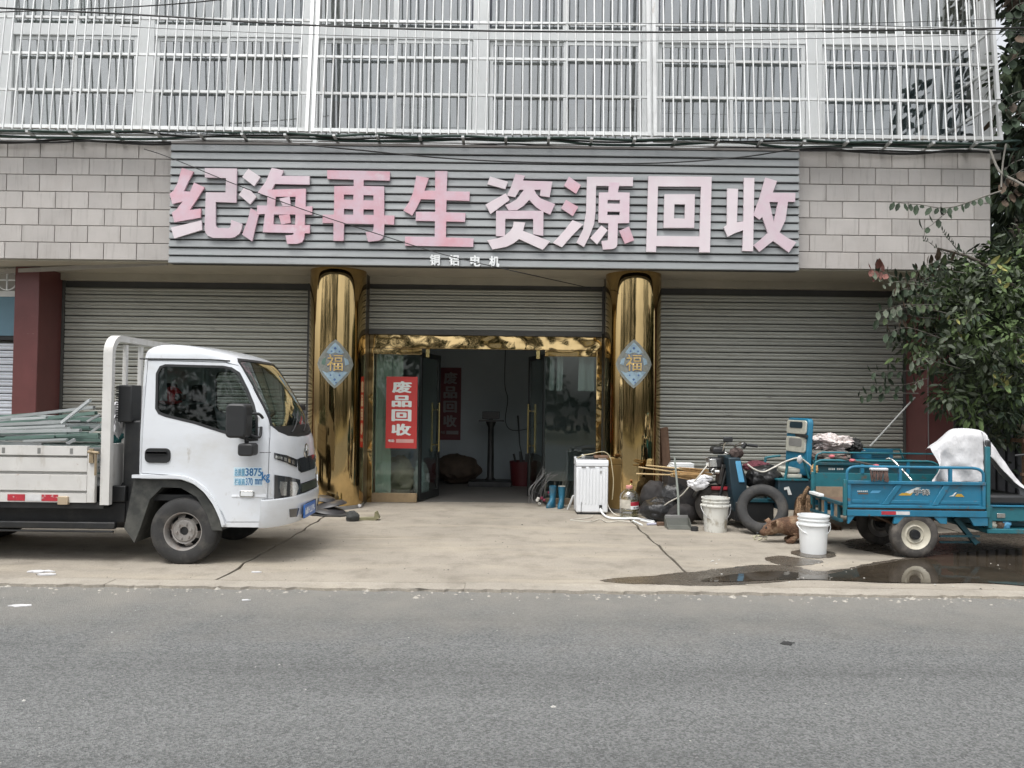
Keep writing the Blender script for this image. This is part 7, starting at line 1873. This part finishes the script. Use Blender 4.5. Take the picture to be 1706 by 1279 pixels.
# ================================================================= TREES AND GREENERY
def leaf_mat(n, c, var=.35): return mat(n, c, .62, var=var, vs=2.5, rnd=.25, spec=.2)
M['leaf'] = leaf_mat('dull_green_leaf', (.052, .072, .035)); M['leaf2'] = leaf_mat('dark_green_leaf', (.030, .045, .027)); M['leaf3'] = leaf_mat('grey_green_leaf', (.085, .10, .072)); M['leaf_red'] = leaf_mat('reddish_leaf', (.20, .095, .08)); M['leaf_y'] = leaf_mat('yellow_leaf', (.26, .25, .09)); M['leaf4'] = leaf_mat('fresh_green_leaf', (.085, .125, .048))
M['leaf_brown'] = leaf_mat('brownish_leaf', (.085, .062, .045))
M['bark'] = mat('grey_bark', (.10, .085, .07), .9, var=.3, vs=9, bump=.01, bs=20, bst=(1, 1, .3))
M['twig'] = mat('grey_twig', (.16, .15, .13), .8)
def leaf_verts(c, d, n, L_, W):
    d = d.normalized(); s = d.cross(n).normalized(); n = s.cross(d)
    return [c, c + d * L_ * .3 + s * W * .5 - n * W * .10, c + d * L_ * .68 + s * W * .42 - n * W * .14 - Vector((0, 0, L_ * .05)), c + d * L_ - n * W * .2 - Vector((0, 0, L_ * .14)), c + d * L_ * .68 - s * W * .42 - n * W * .14 - Vector((0, 0, L_ * .05)), c + d * L_ * .3 - s * W * .5 - n * W * .10, c + d * L_ * .5 - Vector((0, 0, L_ * .03))]
LF = [(0, 1, 6), (1, 2, 6), (2, 3, 6), (3, 4, 6), (4, 5, 6), (5, 0, 6)]
def rdir(rr, up=.3):
    while True:
        v_ = Vector((rr.uniform(-1, 1), rr.uniform(-1, 1), rr.uniform(-1, 1)))
        if .05 < v_.length < 1: return (v_.normalized() + Vector((0, 0, up))).normalized()
def foliage(clumps, per, L_, mats, seed, name, parent, droop=-.35):
    """leaves hung in sprays round many small clump centres"""
    rr = random.Random(seed); mb = MB()
    for (c, r_) in clumps:
        c = Vector(c); mi0 = rr.randrange(len(mats))
        for k in range(per):
            d = rdir(rr, 0); rad = r_ * rr.random() ** .45
            p = c + Vector((d.x, d.y, d.z * .8)) * rad
            dd = (d + Vector((0, 0, droop)) + rdir(rr, 0) * .5).normalized(); n = (Vector((0, 0, 1)) + rdir(rr, 0) * .8).normalized()
            l = L_ * rr.uniform(.6, 1.25); mi = mi0 if rr.random() < .7 else rr.randrange(len(mats))
            mb.add(leaf_verts(p, dd, n, l, l * rr.uniform(.36, .48)), LF, mi)
    me = mb.mesh(name, 0, fix=False)
    for m_ in mats: me.materials.append(m_)
    o = link(name, me, None, parent); tag(o, kind='stuff'); return o
def limbs(base, pts_list, parent, m=None, name='trunk'):
    for k, (pts, r0, r1) in enumerate(pts_list):
        sp_ = smooth_pts(pts, 4); n = len(sp_); MB().tube(sp_, [r0 + (r1 - r0) * i / (n - 1) for i in range(n)], 9).build(name if k == 0 else 'limb', m or M['bark'], parent, smooth=60)

# --- tree in front of the building corner
rr = random.Random(77)
tr = thing('street_tree', (7.7, 10.9, 0), 'dense broadleaf tree leaning into the picture at the right edge', 'tree')
limbs(None, [([(7.7, 10.9, 0), (7.6, 10.85, 1.2), (7.35, 10.7, 2.2), (7.2, 10.5, 3.2), (7.3, 10.4, 4.4)], .14, .05), ([(7.45, 10.75, 1.9), (6.9, 10.4, 2.5), (6.3, 10.2, 2.9), (5.7, 10.1, 3.1)], .06, .015), ([(7.3, 10.6, 2.6), (6.8, 10.3, 3.2), (6.2, 10.2, 3.6), (5.6, 10.1, 3.75)], .05, .012), ([(7.25, 10.5, 3.0), (7.0, 10.3, 3.6), (6.7, 10.2, 4.1)], .04, .012), ([(7.6, 10.8, 1.4), (7.0, 10.6, 1.9), (6.4, 10.3, 2.2)], .05, .012)], tr)
cl = []
def clump_px(px0, py0, px1, py1, n, Y0, Y1, r0, r1, test=None):
    out = []
    while len(out) < n:
        a, b_ = rr.uniform(px0, px1), rr.uniform(py0, py1)
        if test and not test(a, b_): continue
        Y = rr.uniform(Y0, Y1); out.append((P(a, b_, Y), rr.uniform(r0, r1)))
    return out
left_edge = lambda y: 1500 + 95 * max(0, (470 - y) / 60) * .9 if y < 470 else (1500 if y < 560 else 1500 + (y - 560) * .25)
crown_t = lambda a, b_: a > left_edge(b_) + rr.uniform(5, 95) and b_ < 660 + (a - 1520) * .45 + rr.uniform(-30, 20) and not (1560 < a < 1650 and b_ < 420 and rr.random() < .8)
cl = clump_px(1500, 380, 1800, 740, 240, 9.7, 11.3, .10, .26, crown_t)
foliage(cl, 38, .115, [M['leaf'], M['leaf2'], M['leaf'], M['leaf3'], M['leaf4']], 5, 'crown', tr)
cl3 = clump_px(1535, 425, 1720, 610, 80, 10.4, 11.4, .14, .26, lambda a, b_: a > 1535 + abs(b_ - 520) * .4)
foliage(cl3, 38, .115, [M['leaf2'], M['leaf'], M['leaf2']], 15, 'crown', tr)
cl2 = clump_px(1560, 430, 1740, 600, 40, 9.3, 9.9, .12, .22)
foliage(cl2, 32, .10, [M['leaf4'], M['leaf'], M['leaf3']], 6, 'crown', tr)
# leaves that stand out one by one: each an object on its twig
lm = {}
def one_leaf(parent, c, d, n, L_, m, W=.38):
    me = bpy.data.meshes.get('leaf_%s' % m.name)
    if me is None:
        me = MB().add(leaf_verts(Vector((0, 0, 0)), Vector((1, 0, 0)), Vector((0, 0, 1)), 1, .5), LF).mesh('leaf_%s' % m.name, 0, fix=False); me.materials.append(m)
    d = d.normalized(); s = d.cross(n).normalized() * -1; n2 = d.cross(s) * -1
    rot = Matrix((d, s, n2)).transposed()
    o = bpy.data.objects.new('leaf', me); COL.objects.link(o)
    o.matrix_world = Matrix.Translation(c) @ rot.to_4x4() @ Matrix.Diagonal((L_, L_ * W * 2, L_, 1))
    loc, q_, sc_ = o.matrix_world.decompose(); o.rotation_mode = 'QUATERNION'; o.location = loc; o.rotation_quaternion = q_; o.scale = sc_
    adopt(o, parent); return o
def twig(pts, leaves, m, r=.006, size=.13, alt=True, name='branch', lm_=None, W=.36):
    sp_ = smooth_pts(pts, 5); o = MB().tube(sp_, [r * (1 - .7 * i / (len(sp_) - 1)) for i in range(len(sp_))], 6).build(name, M['twig'], tr, smooth=60)
    rr = random.Random(int(abs(pts[0][0] * 999)))
    for k in range(leaves):
        t = .12 + .86 * k / max(1, leaves - 1); i = min(len(sp_) - 2, int(t * (len(sp_) - 1))); p = sp_[i].lerp(sp_[i + 1], t * (len(sp_) - 1) - i)
        ax_ = (sp_[i + 1] - sp_[i]).normalized(); side = Vector((0, -.25, 1)) if (k % 2 and alt) else Vector((0, -.35, -1))
        d = (ax_ * .55 + side * rr.uniform(.6, 1.0) + Vector((rr.uniform(-.2, .2), rr.uniform(-.5, .1), rr.uniform(-.35, .1)))).normalized()
        n = (Vector((rr.uniform(-.4, .4), -1, rr.uniform(.2, .9)))).normalized()
        one_leaf(o, p, d, n, size * rr.uniform(.75, 1.15), (lm_ or [m])[k % len(lm_ or [m])], W)
    return o
YT_ = 9.9
pp = lambda l, Y=YT_: [P(a, b_, Y) for a, b_ in l]
twig(pp([(1668, 318), (1640, 327), (1615, 336), (1590, 344), (1565, 346), (1535, 341), (1510, 339), (1488, 336)]), 16, M['leaf2'], .011, 0.208, False)
twig(pp([(1584, 346), (1574, 356), (1562, 366), (1550, 376), (1536, 382)]), 6, M['leaf2'], .007, 0.221)
twig(pp([(1600, 425), (1592, 412), (1580, 398), (1570, 384)]), 20, M['leaf2'], .006, .065)
twig(pp([(1600, 428), (1582, 424), (1562, 414), (1546, 402), (1538, 398)]), 16, M['leaf2'], .006, .065)
twig(pp([(1560, 470), (1530, 466), (1500, 462), (1478, 458), (1456, 452)]), 11, M['leaf3'], .008, 0.221, True, lm_=[M['leaf3'], M['leaf2']])
twig(pp([(1482, 458), (1470, 452), (1460, 449), (1452, 450)]), 8, M['leaf_red'], .006, 0.208, True)
twig(pp([(1560, 530), (1530, 528), (1505, 522), (1482, 528), (1462, 532)]), 11, M['leaf3'], .007, 0.208, True, lm_=[M['leaf3'], M['leaf2'], M['leaf']])
twig(pp([(1570, 505), (1540, 495), (1512, 482), (1495, 478)]), 11, M['leaf3'], .007, 0.221, True, lm_=[M['leaf3'], M['leaf']])
twig(pp([(1560, 560), (1530, 558), (1505, 552), (1480, 560)]), 10, M['leaf2'], .007, 0.208)
twig(pp([(1545, 615), (1510, 618), (1480, 618), (1450, 620)]), 12, M['leaf2'], .007, 0.156)
twig(pp([(1545, 630), (1510, 640), (1480, 642), (1455, 640)]), 11, M['leaf2'], .007, 0.169)
twig(pp([(1530, 655), (1490, 655), (1455, 655), (1430, 660)]), 10, M['leaf2'], .007, 0.182)
twig(pp([(1640, 650), (1636, 662), (1625, 664), (1612, 660)]), 6, M['leaf3'], .006, 0.169)
for k in range(16):      # loose sprays breaking the left outline of the crown
    b_ = rr.uniform(425, 640) if k else 450; a = left_edge(b_) + rr.uniform(10, 60); Y = rr.uniform(9.5, 10.2); L2 = rr.uniform(28, 62)
    twig([P(a + 40, b_ + rr.uniform(-4, 12), Y), P(a, b_ + rr.uniform(-8, 4), Y - .05), P(a - L2 * .5, b_ + rr.uniform(-9, 4), Y - .08), P(a - L2, b_ + rr.uniform(-4, 14), Y - .1)], 11, M['leaf2'], .007, rr.uniform(.12, .19), True, lm_=rr.choice([[M['leaf3'], M['leaf2']], [M['leaf'], M['leaf2']], [M['leaf2'], M['leaf_brown']]]))
rr = random.Random(31)
for k in range(30):      # sprays all over the sunny face of the crown
    a, b_ = rr.uniform(1530, 1700), rr.uniform(440, 640); Y = rr.uniform(9.2, 9.6)
    dx = rr.uniform(-45, 30); twig([P(a, b_, Y), P(a + dx * .5, b_ + rr.uniform(-14, 6), Y - .05), P(a + dx, b_ + rr.uniform(-8, 22), Y - .1)], 8, M['leaf'], .005, rr.uniform(.11, .16), True, lm_=rr.choice([[M['leaf'], M['leaf4']], [M['leaf3'], M['leaf']], [M['leaf2'], M['leaf']], [M['leaf4'], M['leaf_y'], M['leaf']]]))
tag(MB().tube(smooth_pts([P(1650, 250, 10.6), P(1665, 285, 10.4), P(1690, 300, 10.2), P(1712, 312, 10.0)], 4), .016, 7).build('bare_branch', M['twig']), 'bare grey branch beside the building corner', 'branch')
tag(MB().tube(smooth_pts([P(1676, 240, 10.6), P(1672, 262, 10.5), P(1670, 280, 10.4), P(1668, 312, 10.3)], 4), .012, 7).build('hanging_vine', M['twig']), 'thin vine hanging beside the tiled corner', 'vine')
# --- second tree: big brownish leaves beside the grille
t2 = thing('large_leaf_tree', (8.3, 11.3, 0), 'tall tree with big brownish leaves beside the grille at the upper right', 'tree')
limbs(None, [([(8.3, 11.3, 0), (8.3, 11.3, 2.5), (8.1, 11.2, 4.5), (8.0, 11.1, 7.5)], .12, .05), ([(8.15, 11.2, 4.2), (7.8, 10.9, 5.2), (7.6, 10.8, 6.0)], .05, .015)], t2)
rr = random.Random(12)
cl = clump_px(1672, -80, 1850, 340, 150, 11.0, 12.8, .18, .32, lambda a, b_: a > 1672 + rr.uniform(-6, 18))
foliage(cl, 34, .20, [M['leaf2'], M['leaf2'], M['leaf2'], M['leaf'], M['leaf2'], M['leaf_brown']], 9, 'crown', t2)
tr_save = tr; tr = t2
for k in range(16):
    a, b_ = rr.uniform(1682, 1712), rr.uniform(-10, 330); twig([P(a + 25, b_ - 8, 10.5), P(a, b_, 10.4), P(a - 14, b_ + 12, 10.35)], 5, M['leaf2'], .007, .24, True, lm_=rr.choice([[M['leaf2'], M['leaf3']], [M['leaf_brown'], M['leaf2']], [M['leaf2']]]), W=.46)
tr = tr_save
# --- bushes and shade trees behind the corner, so only chinks of sky show
def round_tree(name, x, y, h, cr, seed, label, cat='tree', mats=None, L_=.22, n=34, per=26, group=None, low=.35):
    o = thing(name, (x, y, 0), label, cat, group)
    rr = random.Random(seed)
    limbs(None, [([(x, y, 0), (x + .1, y, h * .35), (x - .05, y + .1, h * .75)], .03 * h, .01 * h), ([(x, y, h * .35), (x + cr * .4, y + .2, h * .55), (x + cr * .7, y, h * .7)], .014 * h, .004 * h), ([(x, y, h * .3), (x - cr * .4, y - .2, h * .5), (x - cr * .7, y, h * .68)], .014 * h, .004 * h)], o)
    cs = []
    for k in range(n):
        d = rdir(rr, 0); q = rr.random() ** .4; cs.append((Vector((x + d.x * cr * q, y + d.y * cr * q, h * (low + 1) / 2 + d.z * h * (1 - low) / 2 * q)), cr * rr.uniform(.22, .38)))
    foliage(cs, per, L_, mats or [M['leaf2'], M['leaf'], M['leaf2']], seed, 'crown', o)
    return o
round_tree('background_tree', 10.2, 15.5, 8.6, 2.8, 3, 'dark tree filling the gap beyond the building corner', low=.1, n=90, per=44, L_=.30)
round_tree('background_tree', 12.5, 17.0, 7.5, 2.9, 4, 'taller dark tree farther beyond the building corner', low=.1, n=90, per=44, L_=.34)
round_tree('bush', 7.75, 13.1, 2.6, .75, 5, 'dark bush against the side of the building', 'bush', low=.05, n=26, per=30, L_=.14)
round_tree('bush', 8.9, 12.3, 2.3, .9, 6, 'dark bush behind the front tricycle at the right edge', 'bush', low=.05, n=26, per=30, L_=.14)
# dark corrugated side wall panel and lattice behind the tree
sw_ = thing('side_shed', (8.2, 12.9, 0), 'dark corrugated shed wall in the shade beyond the right pillar', 'shed')
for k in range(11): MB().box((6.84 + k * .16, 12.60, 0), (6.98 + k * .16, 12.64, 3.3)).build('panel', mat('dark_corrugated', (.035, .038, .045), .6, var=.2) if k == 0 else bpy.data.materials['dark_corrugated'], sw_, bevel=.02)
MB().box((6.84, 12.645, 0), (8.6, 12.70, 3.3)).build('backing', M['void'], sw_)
la = thing('window_lattice', (8.0, 13.0, 4.6), 'pale wall lattice glimpsed beyond the building corner', 'lattice')
q0, q1 = P(1675, 280, 12.9), P(1712, 320, 12.9)
for k in range(4): x = q0.x + (q1.x - q0.x) * k / 3; MB().bar((x, 12.9, q1.z), (x, 12.9, q0.z), .03).build('bar', M['cord_white'], la)
for k in range(5): z = q1.z + (q0.z - q1.z) * k / 4; MB().bar((q0.x, 12.9, z), (q1.x, 12.9, z), .03).build('bar', M['cord_white'], la)
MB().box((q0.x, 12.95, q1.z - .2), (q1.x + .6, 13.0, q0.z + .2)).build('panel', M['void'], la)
# pots and odds at the far right
tb2 = thing('work_table', (7.0, 11.0, 0), 'rough wooden bench holding pots at the right edge', 'bench')
bx0, bz0_ = P(1688, 720, 10.6).x, P(1690, 730, 10.6).z
MB().box((bx0, 10.4, bz0_ - .05), (bx0 + 1.0, 10.9, bz0_)).build('top', M['wood'], tb2, bevel=.004)
for x in (bx0 + .05, bx0 + .9): MB().box((x, 10.45, 0), (x + .05, 10.5, bz0_ - .05)).build('leg', M['wood'], tb2)
MB().box((bx0, 10.42, bz0_ - .5), (bx0 + 1.0, 10.46, bz0_ - .46)).build('rail', M['wood'], tb2)
px_ = thing('plant_pot', (bx0 + .15, 10.6, bz0_), 'pale pot standing on the bench at the right edge', 'pot')
MB().lathe([(.001, 0), (.07, 0), (.10, .16), (.112, .16), (.112, .19), (.09, .19), (.06, .03), (.001, .03)], (bx0 + .15, 10.6, bz0_), n=20).build('pot', mat('pale_clay', (.35, .30, .22), .8, var=.2), px_)
# --- across the road, behind the camera: seen only in glass, gold and water
far = [(-40, 10, 4.5), (-33, 12, 4.6), (-26.5, 11, 4.2), (-20.5, 13, 4.6), (-14.5, 11.5, 4.2), (-9, 12.5, 4.3), (-4.2, 11, 3.6), (-.2, 10, 2.9), (22, 11, 4.2), (28, 12.5, 4.6), (34.5, 11, 4.4)]
for k, (x, h, cr_) in enumerate(far):
    round_tree('roadside_tree', x, -13.5 - (k % 3) * 1.5, h, cr_, 60 + k, 'broadleaf tree across the road from the shop', mats=[M['leaf'], M['leaf2']], L_=.42, n=60, per=44, group='trees across the road', low=.06)
hedge = MB(); rr = random.Random(3)
for k in range(2600):
    p = Vector((rr.uniform(-45, 45), rr.uniform(-19, -17), rr.uniform(0, 2.6) * rr.random() ** .3)); d = rdir(rr, .1); hedge.add(leaf_verts(p, d, rdir(rr, .6), .6, .34), LF)
tag(hedge.build('hedge_row', M['leaf2'], None, smooth=0, fix=False), 'low hedge line far across the road', 'hedge', kind='stuff')
